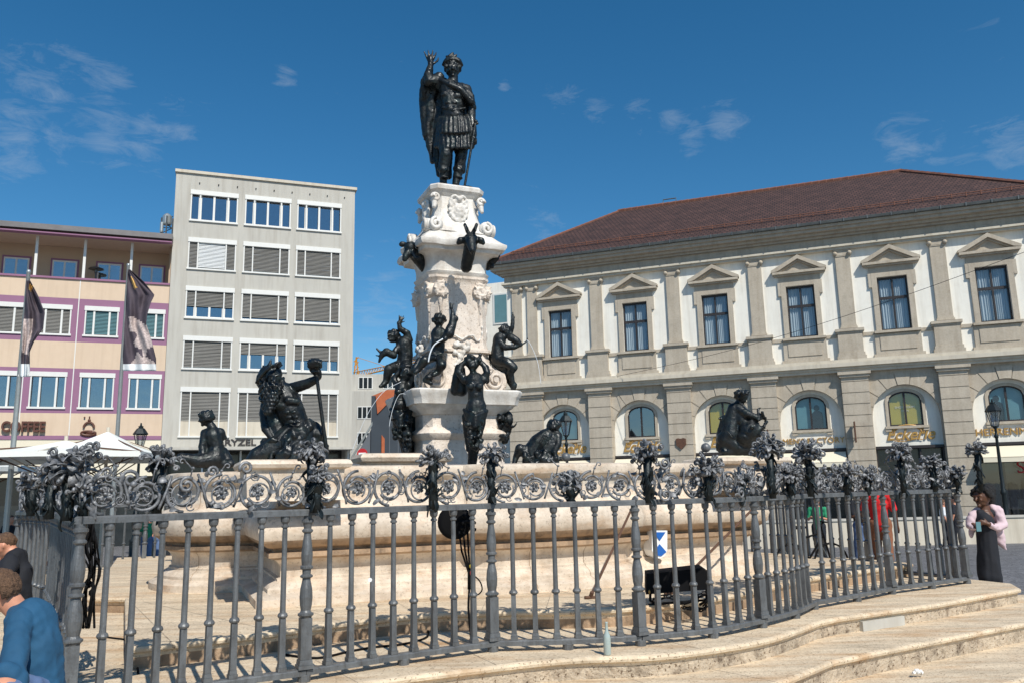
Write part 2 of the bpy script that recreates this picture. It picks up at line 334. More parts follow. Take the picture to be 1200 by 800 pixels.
mx = N(nt, 'ShaderNodeMixRGB'); mx.inputs['Color2'].default_value = (4.6, 5.3, 6.0, 1); nt.links.new(mr.outputs[0], mx.inputs['Fac']); nt.links.new(hs.outputs[0], mx.inputs['Color1'])
nt.links.new(mx.outputs[0], bg.inputs['Color']); bg.inputs['Strength'].default_value = .105
sl = bpy.data.lights.new('sun', 'SUN'); sl.energy = 4.9; sl.angle = math.radians(.55); sl.color = (1, .945, .85)
so = bpy.data.objects.new('sun', sl); COL.objects.link(so)
sd = Vector((SUN_AZ[0] * math.cos(SUN_EL), SUN_AZ[1] * math.cos(SUN_EL), math.sin(SUN_EL))).normalized()
so.rotation_euler = (-sd).to_track_quat('-Z', 'Y').to_euler(); so.location = sd * 100
vs = scn.view_settings; vs.view_transform = 'Standard'; vs.look = 'None'; vs.exposure = 0; vs.gamma = 1; vs.use_curve_mapping = False
# ================================================================== GROUND
def gz(x, y):
    z = -.06
    if y > 16: z -= min((y - 16) * .046, .94)
    # the square drops towards the photographer, below the steps
    d = (x * -.53 + y * .848) - 5.6
    if d < .42: z -= min(.75, (.42 - d) * 1.2)
    return z
bm = BM(); xs = [-400, -200, -100, -60, -40, -30, -24] + [-20 + i * .5 for i in range(81)] + [24, 30, 40, 60, 100, 200, 400]
ys = [-200, -60, -20, -8] + [-4 + i * .5 for i in range(89)] + [44, 50, 60, 80, 120, 200, 400, 900]
g = [[bm.verts.new((x, y, gz(x, y))) for x in xs] for y in ys]
for j in range(len(ys) - 1):
    for i in range(len(xs) - 1): bm.faces.new([g[j][i], g[j][i + 1], g[j + 1][i + 1], g[j + 1][i]])
struct('ground', bm, 'cobbles')
# ================================================================== RIGHT BUILDING (stucco palace)
RB = Fac(590, 45, -20.6)
S0, S1, GZ = .45, 27.05, -1.1
root = thing('stucco_building', RB.p(13, 0, GZ), 'long white and taupe stucco palace with hipped brown tile roof and pedimented windows', 'building')
NB = 6; WC = [3.55 + 4.17 * k for k in range(NB)]; PC = [5.63 + 4.17 * k for k in range(NB)]
bm = BM()
# upper wall with real window openings, piece by piece
zb, zt = 8.72, 11.33
RB.box(bm, S0, S1, -.35, 0, 11.33, 13.2); RB.box(bm, S0, S1, -.35, 0, 7.3, 8.72)
edges = [S0] + [e for c in WC for e in (c - .66, c + .66)] + [S1]
for i in range(0, len(edges), 2): RB.box(bm, edges[i], edges[i + 1], -.35, 0, 8.72, 11.33)
obj('upper_wall', bm, 'stucco_white', root)
bm = BM()  # plain backing and side walls
RB.box(bm, S0 + .05, S1 - .05, -14, -13.7, GZ, 13.2)
hexa(bm, [RB.p(S0 + .01, -.36, GZ), RB.p(S0 + .3, -.36, GZ), RB.p(S0 + .3, -13.69, GZ), RB.p(S0 + .01, -13.69, GZ), RB.p(S0 + .01, -.36, 13.2), RB.p(S0 + .3, -.36, 13.2), RB.p(S0 + .3, -13.69, 13.2), RB.p(S0 + .01, -13.69, 13.2)])
RB.box(bm, S1 - .3, S1 - .01, -13.69, -.36, GZ, 13.2)
obj('side_wall', bm, 'stucco_taupe', root)
# entablature
bm = BM()
for s0_, o, z0, z1 in ((0, .12, 12.90, 13.02), (0, .22, 13.02, 13.12)): RB.box(bm, S0 - o, S1 + o, -.1, o + .14, z0, z1)
obj('architrave', bm, 'stucco_light', root)
bm = BM(); RB.box(bm, S0 - .12, S1 + .1, -.1, .12, 13.121, 13.55)
for o, z0, z1 in ((.30, 13.55, 13.66), (.48, 13.662, 13.80), (.72, 13.802, 13.95), (.84, 13.952, 14.08)): RB.box(bm, S0 - o, S1 + o, -.1, o, z0, z1)
obj('cornice', bm, 'stucco_taupe', root)
bm = BM(); prof = [(.0, 0), (.13, .02), (.16, .13), (.12, .15), (0, .15)]
for (a, b_) in ((S0 - 1.0, S1 + 1.0),):
    for i in range(len(prof) - 1):
        (o0, z0), (o1, z1) = prof[i], prof[i + 1]
        quad(bm, RB.p(a, .85 + o0, 14.08 + z0), RB.p(b_, .85 + o0, 14.08 + z0), RB.p(b_, .85 + o1, 14.08 + z1), RB.p(a, .85 + o1, 14.08 + z1))
k = S0
while k < S1: RB.box(bm, k, k + .05, .86, 1.03, 14.07, 14.24); k += 1.05
obj('gutter', bm, 'gutter_zinc', root)
# hipped roof
def roof_mesh(bm, F, s0, s1, ov, depth, ze, zr, in0, in1):
    uvl = bm.loops.layers.uv.new('UVMap')
    a, b_, c, d = F.p(s0 - ov, ov, ze), F.p(s1 + ov, ov, ze), F.p(s1 + ov, -depth - ov, ze), F.p(s0 - ov, -depth - ov, ze)
    e, f = F.p(s0 + in0, -depth / 2, zr), F.p(s1 - in1, -depth / 2, zr)
    for pts, ax in (([a, b_, f, e], F.e), ([b_, c, f], -F.n), ([c, d, e, f], -F.e), ([d, a, e], F.n)):
        fc = bm.faces.new([bm.verts.new(p) for p in pts]); o = pts[0]
        nrm = (pts[1] - pts[0]).cross(pts[2] - pts[0]).normalized(); up = nrm.cross(ax).normalized()
        for lp in fc.loops: q = lp.vert.co - o; lp[uvl].uv = (q.dot(ax), q.dot(up))
bm = BM(); roof_mesh(bm, RB, S0, S1, .95, 14, 14.23, 19.0, 5.1, 5.1)
rf = obj('roof', bm, 'roof_tiles', root)
bm = BM(); A, B_ = RB.p(S0 + 5.1, -7, 19.03), RB.p(S1 - 5.1, -7, 19.03)
def ridge(a, b, r=.12, seg=.4):
    n = int((b - a).length / seg)
    for i in range(n):
        p = a.lerp(b, i / n); q = a.lerp(b, (i + .96) / n); cap(bm, p, q, r * .95, r * 1.1, 6)
bmr = bm; ridge(A, B_); ridge(RB.p(S1 + .9, .9, 14.28), B_)
obj('ridge_tiles', bm, 'ridge_brown', rf)
bm = BM()
for k in range(41):
    s_ = S0 + .4 + k * .62
    RB.box(bm, s_, s_ + .04, -.05, .03, 14.84, 15.06)
for s_ in range(46): pass
tube(bm, [RB.p(S0 + .3, 0, 15.0), RB.p(S1 - .6, 0, 15.0)], .025, 5); tube(bm, [RB.p(S0 + .3, 0, 14.9), RB.p(S1 - .6, 0, 14.9)], .02, 5)
obj('snow_guard', bm, 'ridge_brown', rf)
bm = BM(); ridge(RB.p(S0 - .9, .9, 14.28), A, .07); obj('hip_tiles', bm, 'ridge_brown', rf)
bm = BM(); tube(bm, [RB.p(8.4, -7, 19.0), RB.p(8.4, -7, 19.35), RB.p(9.2, -7, 19.35), RB.p(9.2, -7, 19.0)], .04, 5); obj('roof_hatch', bm, 'gutter_zinc', rf)
# pilasters
def pilaster(bm, c, w=.33):
    RB.box(bm, c - w, c + w, 0, .13, 9.13, 12.55)
    RB.box(bm, c - w - .05, c + w + .05, 0, .18, 8.97, 9.05); RB.box(bm, c - w - .02, c + w + .02, 0, .155, 9.05, 9.13)
    RB.box(bm, c - w - .03, c + w + .03, 0, .16, 12.55, 12.60); RB.box(bm, c - w - .07, c + w + .07, 0, .21, 12.82, 12.90)
    for sg in (-1, 1):  # ionic volutes
        ctr = RB.p(c + sg * w, .1, 12.70)
        for q in range(3): pass
        cap(bm, ctr - RB.n * .1, ctr + RB.n * .10, .105, .105, 12)
    RB.box(bm, c - w, c + w, 0, .17, 12.60, 12.82)
for c in [1.05, 1.95] + PC:
    bm = BM(); w_ = .33 if c > 2.5 else .28
    pilaster(bm, c, w_); obj('pilaster', bm, 'stucco_taupe', root)
for c, w_ in [(1.5, .98)] + [(c, .55) for c in PC]:
    bm = BM()
    RB.box(bm, c - w_, c + w_, 0, .24, 7.78, 8.72); RB.box(bm, c - w_ - .1, c + w_ + .1, 0, .34, 8.80, 8.93); RB.box(bm, c - w_ - .05, c + w_ + .05, 0, .28, 8.72, 8.80)
    RB.box(bm, c - w_ - .1, c + w_ + .1, 0, .32, 7.46, 7.62); RB.box(bm, c - w_ - .05, c + w_ + .05, 0, .28, 7.62, 7.78)
    obj('pedestal', bm, 'stucco_taupe', root)
for c in WC:
    bm = BM()
    RB.box(bm, c - 1.0, c + 1.0, 0, .10, 7.62, 8.55); RB.box(bm, c - .78, c + .78, .1, .135, 7.80, 8.42)
    RB.box(bm, c - 1.1, c + 1.1, 0, .16, 7.46, 7.62)
    obj('apron_panel', bm, 'stucco_taupe', root)
for c in WC:   # sill string course, only between windows and pedestals
    for a in (c - 1.5, c + 1.02):
        bm = BM(); RB.box(bm, a, a + .48, 0, .06, 8.56, 8.72); obj('string_course', bm, 'stucco_taupe', root)
bm = BM()   # main cornice between the storeys
for o, z0, z1 in ((.30, 6.86, 6.98), (.38, 6.982, 7.10), (.52, 7.102, 7.28), (.46, 7.282, 7.34), (.36, 7.342, 7.455)): RB.box(bm, S0 - o, S1 + .2, -.3, o, z0, z1)
obj('belt_cornice', bm, 'stucco_light', root)
# upper windows
for i, c in enumerate(WC):
    bm = BM()
    for sg in (-1, 1):
        a, b_ = sorted((c + sg * .66, c + sg * .90)); RB.box(bm, a, b_, 0, .10, 8.72, 11.55)
        a, b_ = sorted((c + sg * .90, c + sg * 1.04)); RB.box(bm, a, b_, 0, .09, 10.95, 11.55); RB.box(bm, a, b_, 0, .11, 10.86, 10.95)
    RB.box(bm, c - .66, c + .66, 0, .10, 11.33, 11.55)
    RB.box(bm, c - 1.0, c + 1.0, -.05, .24, 8.60, 8.715)
    RB.box(bm, c - .98, c + .98, 0, .07, 11.55, 11.86)
    RB.box(bm, c - 1.18, c + 1.18, 0, .22, 11.86, 11.94); RB.box(bm, c - 1.25, c + 1.25, 0, .34, 11.94, 12.06)
    RB.poly(bm, [(c - 1.10, 12.06), (c + 1.10, 12.06), (c, 12.60)], 0, .08)
    for sg in (-1, 1):
        pts = [(c + sg * 1.30, 12.06), (c + sg * 1.30, 12.16), (c, 12.86), (c, 12.66), (c + sg * 1.0, 12.10)]
        if sg > 0: pts = pts[::-1]
        pts = [(x, z) for x, z in pts]
        RB.poly(bm, pts, 0, .34)
        p2 = [(c + sg * .98, 12.10), (c, 12.655), (c, 12.57), (c + sg * .84, 12.10)]
        RB.poly(bm, p2 if sg < 0 else p2[::-1], 0, .2)
    RB.poly(bm, [(c - .45, 12.12), (c + .45, 12.12), (c, 12.38)], .08, .10)
    bmesh.ops.recalc_face_normals(bm, faces=bm.faces)
    wn = obj('window', bm, 'stucco_taupe', root)
    bm = BM(); o0, o1 = -.16, -.09
    for a, b_ in ((c - .66, c - .58), (c + .58, c + .66), (c - .04, c + .04)): RB.box(bm, a, b_, o0, o1, 8.73, 11.32)
    for a, b_ in ((c - .58, c - .04), (c + .04, c + .58)):
        for z0, z1 in ((8.73, 8.82), (10.25, 10.38), (11.22, 11.32)): RB.box(bm, a, b_, o0, o1 - .002, z0, z1)
    obj('frame', bm, 'dark_frame', wn)
    bm = BM(); quad(bm, RB.p(c - .6, -.12, 8.75), RB.p(c + .6, -.12, 8.75), RB.p(c + .6, -.12, 11.3), RB.p(c - .6, -.12, 11.3)); obj('pane', bm, 'glass_clear', wn)
    bm = BM(); n = 60; last = None; sd_ = random.random() * 9
    for k in range(n + 1):
        s_ = c - .64 + 1.28 * k / n; o = -.24 + .03 * math.sin(k * 1.35 + sd_ + 1.2 * math.sin(k * .31)); gap = abs(s_ - c) < .03
        cur = (bm.verts.new(RB.p(s_, o, 8.73)), bm.verts.new(RB.p(s_, o, 11.33)))
        if last and not gap: bm.faces.new([last[0], cur[0], cur[1], last[1]])
        last = cur
    obj('curtain', bm, 'curtain', wn)
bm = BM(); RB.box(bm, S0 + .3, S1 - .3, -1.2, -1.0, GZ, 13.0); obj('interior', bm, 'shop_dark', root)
# ground floor: arches in recessed white panels, banded piers
AH, SPR = 1.45, 4.60   # arch half width, springing
def arch_pts(c, r, z, n=16, rz=None): return [(c - r * math.cos(PI * k / n), z + (rz or r) * math.sin(PI * k / n)) for k in range(n + 1)]
course = [GZ + .02 + .535 * k for k in range(15)]
bmV = BM(); bmB = BM(); piers = []
for i, c in enumerate([WC[0] - 4.17] + WC):
    bmP = BM(); piers.append(bmP)
    L = c + AH; Rr = c + 4.17 - AH   # pier between arch i and i+1
    if i == 0: L = S0
    if i == NB: Rr = S1
    pc = (c + 4.17 / 2) if i else 1.5
    for z in course:
        z1 = min(z + .50, 6.83)
        if z >= 6.8: continue
        if z < SPR - .1:
            RB.box(bmP, L, Rr, -.3, .06, z, z1)
        wv = .60 if i else .95
        RB.box(bmP, pc - wv, pc + wv, .061, .30, z + .002, z1 - .002)
        # joints
    RB.box(bmB, L + .01, Rr - .01, -.3, .045, GZ, SPR + .0)
    wv = (.59 if i else .94)
    RB.box(bmB, pc - wv, pc + wv, .046, .27, GZ, 6.85)
    RB.box(bmP, pc - wv - .08, pc + wv + .08, .05, .40, 6.60, 6.72); RB.box(bmP, pc - wv - .14, pc + wv + .14, .05, .47, 6.72, 6.855)
for ci, c in enumerate(WC):
    bmV = BM()
    # voussoirs
    nv = 9
    def outer(a):
        ca, sa = -math.cos(a), math.sin(a); rr = 2.12
        x, z = rr * ca, rr * sa
        lim = 2.05; 
        k = 1.
        if abs(x) > lim: k = lim / abs(x)
        if z * k > 2.15: k *= 2.15 / (z * k)
        return (c + x * k, SPR + z * k)
    for k in range(nv):
        a0, a1 = PI * k / nv + .012, PI * (k + 1) / nv - .012
        f = lambda a: (c - AH * math.cos(a), SPR + AH * 1.06 * math.sin(a))
        am = (a0 + a1) / 2
        key = 1 if k == nv // 2 else 0
        pts = [f(a0), outer(a0), outer(am), outer(a1), f(a1), f(am)]
        RB.poly(bmV, pts[::-1], -.3, .075 + key * .03)
    bmesh.ops.recalc_face_normals(bmV, faces=bmV.faces); obj('arch_stones', bmV, 'stucco_taupe', root)
    # spandrel backing ring
    pts = [(c - 2.085, SPR), (c - 2.085, 6.86), (c + 2.085, 6.86), (c + 2.085, SPR)] + [(c + AH * math.cos(PI * k / 24), SPR + AH * 1.06 * math.sin(PI * k / 24)) for k in range(25)]
    seg = 24
    for k in range(seg):
        a0, a1 = PI * k / seg, PI * (k + 1) / seg
        p0 = (c - AH * math.cos(a0), SPR + AH * 1.06 * math.sin(a0)); p1 = (c - AH * math.cos(a1), SPR + AH * 1.06 * math.sin(a1))
        x0 = c - 2.085 if k < seg / 2 else c + 2.085
        RB.poly(bmB, [(p0[0], p0[1]), (p1[0], p1[1]), (p1[0], 6.86), (p0[0], 6.86)][::1] if True else [], -.3, .044)
    for sg in (-1, 1):
        a, b_ = sorted((c + sg * (AH + .0), c + sg * 2.085)); RB.box(bmB, a, b_, -.3, .0435, SPR, 6.86)
        for z in course:
            if z >= SPR - .1 and z < 6.6:
                lo = c + sg * 2.085
                hx = math.sqrt(max(0, 2.12 ** 2 - min(2.1, (z + .5 - SPR)) ** 2)) if z + .5 - SPR < 2.12 else .6
                hx0 = math.sqrt(max(0, 2.12 ** 2 - max(0, (z - SPR)) ** 2))
                a, b_ = sorted((c + sg * max(hx0, .5), lo))
                if b_ - a > .06: RB.box(piers[ci + (sg > 0)], a, b_, .0445, .066, z + .0, min(z + .50, 6.83))
bmesh.ops.recalc_face_normals(bmB, faces=bmB.faces)
for b9 in piers: obj('banded_pier', b9, 'stucco_taupe', root)
obj('joint_backing', bmB, 'stucco_taupe', root)
kinds = ['blue', 'dark', 'yellow', 'figure', 'yellow', 'figure', 'dark']
for i, c in enumerate(WC):
    bm = BM(); hw = .72
    # white recessed panel around the small arched window: built of pieces so that the opening is real
    z0w, zs = 4.22, 5.36
    def wz(x): return zs + .47 * math.sqrt(max(0, 1 - (x / hw) ** 2))
    def az(x): return SPR + AH * 1.06 * math.sqrt(max(0, 1 - (x / AH) ** 2))
    RB.box(bm, c - AH, c - hw, -.34, -.26, 3.30, SPR); RB.box(bm, c + hw, c + AH, -.34, -.26, 3.30, SPR)
    RB.box(bm, c - hw, c + hw, -.34, -.26, 3.30, z0w)
    n = 16
    for k in range(n):
        for lo, hi in ((-AH, -hw), (hw, AH)):
            x0, x1 = lo + (hi - lo) * k / n, lo + (hi - lo) * (k + 1) / n
            RB.poly(bm, [(c + x0, SPR), (c + x1, SPR), (c + x1, max(SPR + .001, az(x1))), (c + x0, max(SPR + .001, az(x0)))], -.34, -.26)
        x0, x1 = -hw + 2 * hw * k / n, -hw + 2 * hw * (k + 1) / n
        RB.poly(bm, [(c + x0, wz(x0)), (c + x1, wz(x1)), (c + x1, az(x1)), (c + x0, az(x0))], -.34, -.26)
    obj('arch_panel', bm, 'stucco_white', root)
    bm = BM()
    ap = lambda r, q: [(c - r, z0w)] + [(c - r * math.cos(PI * k / 16), zs + (.47 + r - hw) * math.sin(PI * k / 16)) for k in range(17)] + [(c + r, z0w)]
    A1, A2 = ap(hw, 0), ap(hw + .13, 0)
    for k in range(len(A1) - 1): RB.poly(bm, [A1[k], A1[k + 1], A2[k + 1], A2[k]], -.26, -.20)
    RB.box(bm, c - hw - .2, c + hw + .2, -.26, -.12, z0w - .12, z0w - .001); RB.box(bm, c - hw - .2, c - hw + .04, -.26, -.16, z0w - .24, z0w - .121); RB.box(bm, c + hw - .04, c + hw + .2, -.26, -.16, z0w - .24, z0w - .121)
    bmesh.ops.recalc_face_normals(bm, faces=bm.faces)
    wn = obj('arched_window', bm, 'stucco_taupe', root)
    bm = BM(); A3 = ap(hw - .07, 0)
    for k in range(len(A1) - 1): RB.poly(bm, [A3[k], A3[k + 1], A1[k + 1], A1[k]], -.33, -.28)
    RB.box(bm, c - .045, c + .045, -.33, -.281, z0w, zs + .46); RB.box(bm, c - hw, c + hw, -.33, -.282, z0w, z0w + .07)
    bmesh.ops.recalc_face_normals(bm, faces=bm.faces); obj('frame', bm, 'dark_frame', wn)
    bm = BM(); v = [bm.verts.new(RB.p(x, -.31, z)) for x, z in ap(hw - .02, 0)]; bm.faces.new(v); obj('pane', bm, 'glass_dark' if kinds[i] in ('dark', 'blue') else 'glass_clear', wn)
    back = {'yellow': 'yellow_panel', 'figure': 'teal_blind', 'dark': 'shop_dark', 'blue': 'teal_blind'}[kinds[i]]
    bm = BM(); v = [bm.verts.new(RB.p(x, -.42, z)) for x, z in ap(hw + .05, 0)]; bm.faces.new(v); bk = obj('blind', bm, back, wn)
    if kinds[i] == 'figure':
        bm = BM(); cc = c + (.28 if i == 3 else -.38); o = -.405
        def fp(pts): v_ = [bm.verts.new(RB.p(cc + x, o, z0w + z)) for x, z in pts]; bm.faces.new(v_)
        fp([(-.24, 0), (.24, 0), (.27, .5), (.24, .82), (.1, .92), (-.1, .92), (-.24, .8), (-.26, .4)])
        o = -.403; fp([(.13 * math.cos(t * PI / 6), 1.06 + .15 * math.sin(t * PI / 6)) for t in range(12)])
        obj('printed_figure', bm, 'cloth_black', wn)
    if kinds[i] == 'yellow' and i == 4:
        text('SHOWROOM', RB, c, -.40, 5.1, .14, 'pale_render', root, 'lettering', .004); text('OPEN', RB, c, -.40, 4.93, .12, 'pale_render', root, 'lettering', .004)
    # shopfront below
    bm = BM(); RB.box(bm, c - AH, c + AH, -.8, -.6, GZ, 3.3); obj('shopfront', bm, 'shop_dark', root)
    bm = BM()
    RB.box(bm, c - AH, c + AH, -.34, -.10, 3.17, 3.30)
    for a in (-AH + .04, -.45, .45, AH - .04): RB.box(bm, c + a - .04, c + a + .04, -.30, -.22, GZ, 3.17)
    obj('shop_frame', bm, 'dark_frame', root)
    bm = BM(); RB.box(bm, c - AH, c + AH, -.55, -.02, GZ, GZ + 1.05); obj('stall_riser', bm, 'stucco_light', root)
    if i in (0, 1, 2, 3, 5):
        bm = BM(); z0, z1 = (3.16, 2.35); wd = AH - .05
        dz = .4 if i != 3 else .25
        P = [RB.p(c - wd, -.05, 3.12), RB.p(c + wd, -.05, 3.12), RB.p(c + wd, .95, 2.62), RB.p(c - wd, .95, 2.62)]
        hexa(bm, [p - Vector((0, 0, .04)) for p in P] + P)
        hexa(bm, [P[3] - Vector((0, 0, .22)), P[2] - Vector((0, 0, .22)), P[2] - Vector((0, 0, .22)) - RB.n * .02, P[3] - Vector((0, 0, .22)) - RB.n * .02, P[3] - Vector((0, 0, .002)), P[2] - Vector((0, 0, .002)), P[2] - Vector((0, 0, .002)) - RB.n * .02, P[3] - Vector((0, 0, .002)) - RB.n * .02])
        bmesh.ops.recalc_face_normals(bm, faces=bm.faces); obj('awning', bm, 'pale_render', root)
def swash(c, z, sc, name='shop_emblem'):
    """gold oval stroke over a brush-script shop name"""
    bm = BM(); o = -.20
    for r0, zz in ((1.0, 0), (.86, -.03)):
        tube(bm, [RB.p(c + sc * .68 * r0 * math.cos(t), o, z + .12 + sc * .32 * r0 * math.sin(t) + zz) for t in [PI * (-.05 + 1.1 * k / 20) for k in range(21)]], .028, 5)
    tube(bm, [RB.p(c - sc * .6 + sc * 1.2 * k / 10, o, z - .28 - .05 * math.sin(k * .6)) for k in range(11)], .02, 5)
    obj(name, bm, 'gold', root)
    text('Eckerle', RB, c + .08, -.22, z - .02, .74, 'gold', root, 'lettering', .03, .35, .92, .012)
swash(WC[0], 3.78, 1.); swash(WC[4] + .0, 3.82, 1.); swash(WC[2] + .2, 3.8, 1.); swash(WC[1] - .1, 3.75, .9)
text('MEN\'S FACTORY', RB, WC[3], -.22, 3.68, .38, 'gold', root, 'lettering', .03)
text('HERRENMODE', RB, WC[5] + .1, -.22, 3.75, .46, 'gold', root, 'lettering', .03)
text('Spring', RB, WC[5] + 1.0, -.18, 2.15, .78, 'red_paint', root, 'lettering', .01); text('Herbst', RB, WC[5] + 1.1, -.18, 1.45, .6, 'red_paint', root, 'lettering', .01)
bm = BM(); quad(bm, RB.p(WC[5] + AH - .02, -.21, 0), RB.p(WC[5] - AH + .02, -.21, 0), RB.p(WC[5] - AH + .02, -.21, 3.1), RB.p(WC[5] + AH - .02, -.21, 3.1)); obj('shop_window', bm, 'glass_clear', root)
# small things on the wall
bm = BM(); RB.box(bm, 14.0, 14.04, .3, .34, 3.55, 4.3)
RB.poly(bm, [(9.55, 4.02), (9.55, 3.72), (9.8, 3.5), (10.05, 3.72), (10.05, 4.02), (9.92, 4.06), (9.8, 4.02), (9.68, 4.06)], .30, .38)
bmesh.ops.recalc_face_normals(bm, faces=bm.faces)
tag(obj('wall_shield', bm, 'wood_dark', None, loc=RB.p(9.8, .3, 3.5)), 'small brown heraldic shield fixed to a banded pier of the white palace', 'plaque')
b2 = thing('hanging_sign', RB.p(17.95, .3, 3.6), 'narrow dark sign sticking out from the palace pier beside an arch', 'sign')
bm = BM(); RB.box(bm, 17.9, 17.96, .42, 1.0, 3.5, 4.45); obj('sign_panel', bm, 'wood_dark', b2)
bm = BM(); tube(bm, [RB.p(17.93, .3, 3.7), RB.p(17.93, .45, 3.7)], .025, 5); tube(bm, [RB.p(17.93, .3, 4.3), RB.p(17.93, .45, 4.3)], .025, 5); obj('bracket', bm, 'dark_iron', b2)
# mannequins in the shop window at the right
for k, (ds, lab) in enumerate(((-.2, 'headless mannequin in dark suit, left one in the shop window by the lamp'), (.45, 'headless mannequin in dark suit, right one in the shop window by the lamp'))):
    bm = BM(); c0 = WC[5] + ds
    Pm = lambda a, z, o=-.4: RB.p(c0 + a, o, z)
    for sg in (-1, 1):
        cap(bm, Pm(sg * .09, .75), Pm(sg * .08, 0.05), .08, .06); cap(bm, Pm(sg * .2, 1.38), Pm(sg * .25, .8), .055, .045)
    cap(bm, Pm(0, 1.32), Pm(0, .85), .15, .13); cap(bm, Pm(-.14, 1.38), Pm(.14, 1.38), .08, .08); cap(bm, Pm(0, 1.4), Pm(0, 1.5), .05, .045)
    bm = remesh(bm, .035, 2); 
    mo = tag(obj('mannequin', bm, 'cloth_black', None, True, loc=RB.p(c0, -.4, 0.0)), lab, 'mannequin', 'mannequins in the shop window')
bm = BM(); RB.box(bm, WC[5] - 1.3, WC[5] + 1.4, -.58, -.23, -.02, .0); obj('window_shelf', bm, 'blue_paint', root)
# white neighbour behind, left of the palace
WB = Fac(560, 56, -20)
nb = thing('white_building', WB.p(2, -4, GZ), 'plain white building with one tall window just behind the fountain column', 'building')
bm = BM(); WB.box(bm, -.5, 9, -10, 0, GZ, 16.0); obj('wall', bm, 'stucco_white', nb)
for (z0, z1) in ((13.0, 15.2), (8.6, 10.8)):
    bm = BM(); WB.box(bm, 1.35, 2.5, .0, .05, z0, z1); wn = obj('window', bm, 'white_frame', nb)
    bm = BM(); WB.box(bm, 1.47, 2.38, .051, .06, z0 + .12, z1 - .12); obj('pane', bm, 'teal_blind', wn)
# ================================================================== LEFT: office block and cream building share one street line
G = Fac(205, 47, 20.1)
off = thing('office_block', G.p(4.5, 0, GZ), 'five storey pale grey concrete office block with white window bands and grey blinds', 'building')
bm = BM(); a0, a1 = -.85, 9.97
cols = [(.05, 2.77), (3.21, 5.95), (6.36, 9.11)]
rows = [(20.07 - 3.02 * k, 18.15 - 3.02 * k) for k in range(4)] + [(7.99, 5.12)]
# wall pieces round real openings
zc = [21.12]
for t, b_ in rows: zc += [t, b_]
zc.append(4.45)
for i in range(0, len(zc), 2): G.box(bm, a0, a1, -.3, 0, zc[i + 1], zc[i])
xe = [a0] + [e for c in cols for e in c] + [a1]
for t, b_ in rows:
    for i in range(0, len(xe), 2): G.box(bm, xe[i], xe[i + 1], -.3, 0, b_, t)
G.box(bm, a0, a0 + .3, -14, -.3, GZ, 21.1); G.box(bm, a1 - .3, a1, -14, -.3, GZ, 21.1); G.box(bm, a0 + .3, a1 - .3, -14, -13.7, GZ, 21.1)
obj('wall', bm, 'concrete', off)
bm = BM(); G.box(bm, a0 - .06, a1 + .12, -14, .12, 21.121, 21.30); obj('roof_edge', bm, 'stucco_light', off)
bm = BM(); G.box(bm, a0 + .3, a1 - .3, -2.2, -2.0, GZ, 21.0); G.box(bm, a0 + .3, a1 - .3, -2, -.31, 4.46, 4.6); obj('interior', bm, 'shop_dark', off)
bm = BM(); G.box(bm, a0 - .02, a1 + .02, .001, 1.1, 4.30, 4.445); obj('canopy', bm, 'concrete', off)
bm = BM()
for k in range(6): G.box(bm, a0 + .1 + k * 2.1, a0 + .2 + k * 2.1, -.3, -.1, GZ, 4.3)
obj('shopfront_posts', bm, 'white_frame', off)
bm = BM()
for k in range(9): ell(bm, G.p(.5 + k * 1.1, .05, 20.55), .045, sub=1)
obj('wall_fixings', bm, 'dark_frame', off)
drop = [[0, 0, 0], [('w', .93), .93, .97], [.58, .92, .88], [.96, .42, .60], [.66, .66, .66]]
for r, (t, b_) in enumerate(rows):
    for c, (s0_, s1_) in enumerate(cols):
        bm = BM(); W_ = s1_ - s0_
        G.box(bm, s0_ - .03, s1_ + .03, -.12, .06, t - .26, t + .02)           # blind box
        G.box(bm, s0_ - .05, s1_ + .05, -.12, .10, b_ - .06, b_ + .03)          # sill
        q = [s0_, s0_ + .20 * W_, s0_ + .79 * W_, s1_]
        dv = [q[0] + .03, q[1], q[2], q[3] - .03]
        for x in dv: G.box(bm, x - .035, x + .035, -.10, .03, b_ + .03, t - .26)
        lowb = b_ + (.97 if r == 4 else 0)
        if r in (0,) or (isinstance(drop[r][c], float) and drop[r][c] < .62):
            mx_ = (q[1] + q[2]) / 2; top_ = t - .26 if r == 0 else t - .26 - (t - b_ - .26) * drop[r][c]
            G.box(bm, mx_ - .06, mx_ + .06, -.14, -.02, lowb + .03, top_)
            for x in dv[1:3]: G.box(bm, x - .09, x + .09, -.16, -.101, b_ + .03, top_)
        G.box(bm, s0_, s1_, -.16, -.102, lowb + .03, lowb + .12)
        wn = obj('window', bm, 'white_frame', off)
        bm = BM(); G.box(bm, s0_ + .02, s1_ - .02, -.22, -.2, lowb, t - .2); obj('pane', bm, 'glass_dark', wn)
        if r == 4:
            bm = BM(); G.box(bm, s0_ + .02, s1_ - .02, -.1, -.06, b_ + .03, b_ + .97); obj('spandrel_panel', bm, 'stucco_light', wn)
        d = drop[r][c]; wh = isinstance(d, tuple)
        if wh: d = d[1]
        if d:
            z1 = t - .26; z0 = z1 - (t - b_ - .26) * d
            for bi, (x0, x1) in enumerate(zip(dv[:-1], dv[1:])):
                bm = BM()
                n = int((z1 - z0) / .085); jag = random.uniform(-.02, .05)
                for k in range(n):
                    z = z1 - .085 * k - .04
                    x0_, x1_ = x0 + .04, x1 - .04
                    dz0 = random.uniform(-.008, .008)
                    quad(bm, G.p(x0_, -.03, z - .035 + dz0), G.p(x1_, -.03, z - .035 - dz0), G.p(x1_, -.085, z + .035 - dz0), G.p(x0_, -.085, z + .035 + dz0))
                obj('blind', bm, 'white_blind' if (wh and bi == 1) else 'blind_slats', wn)
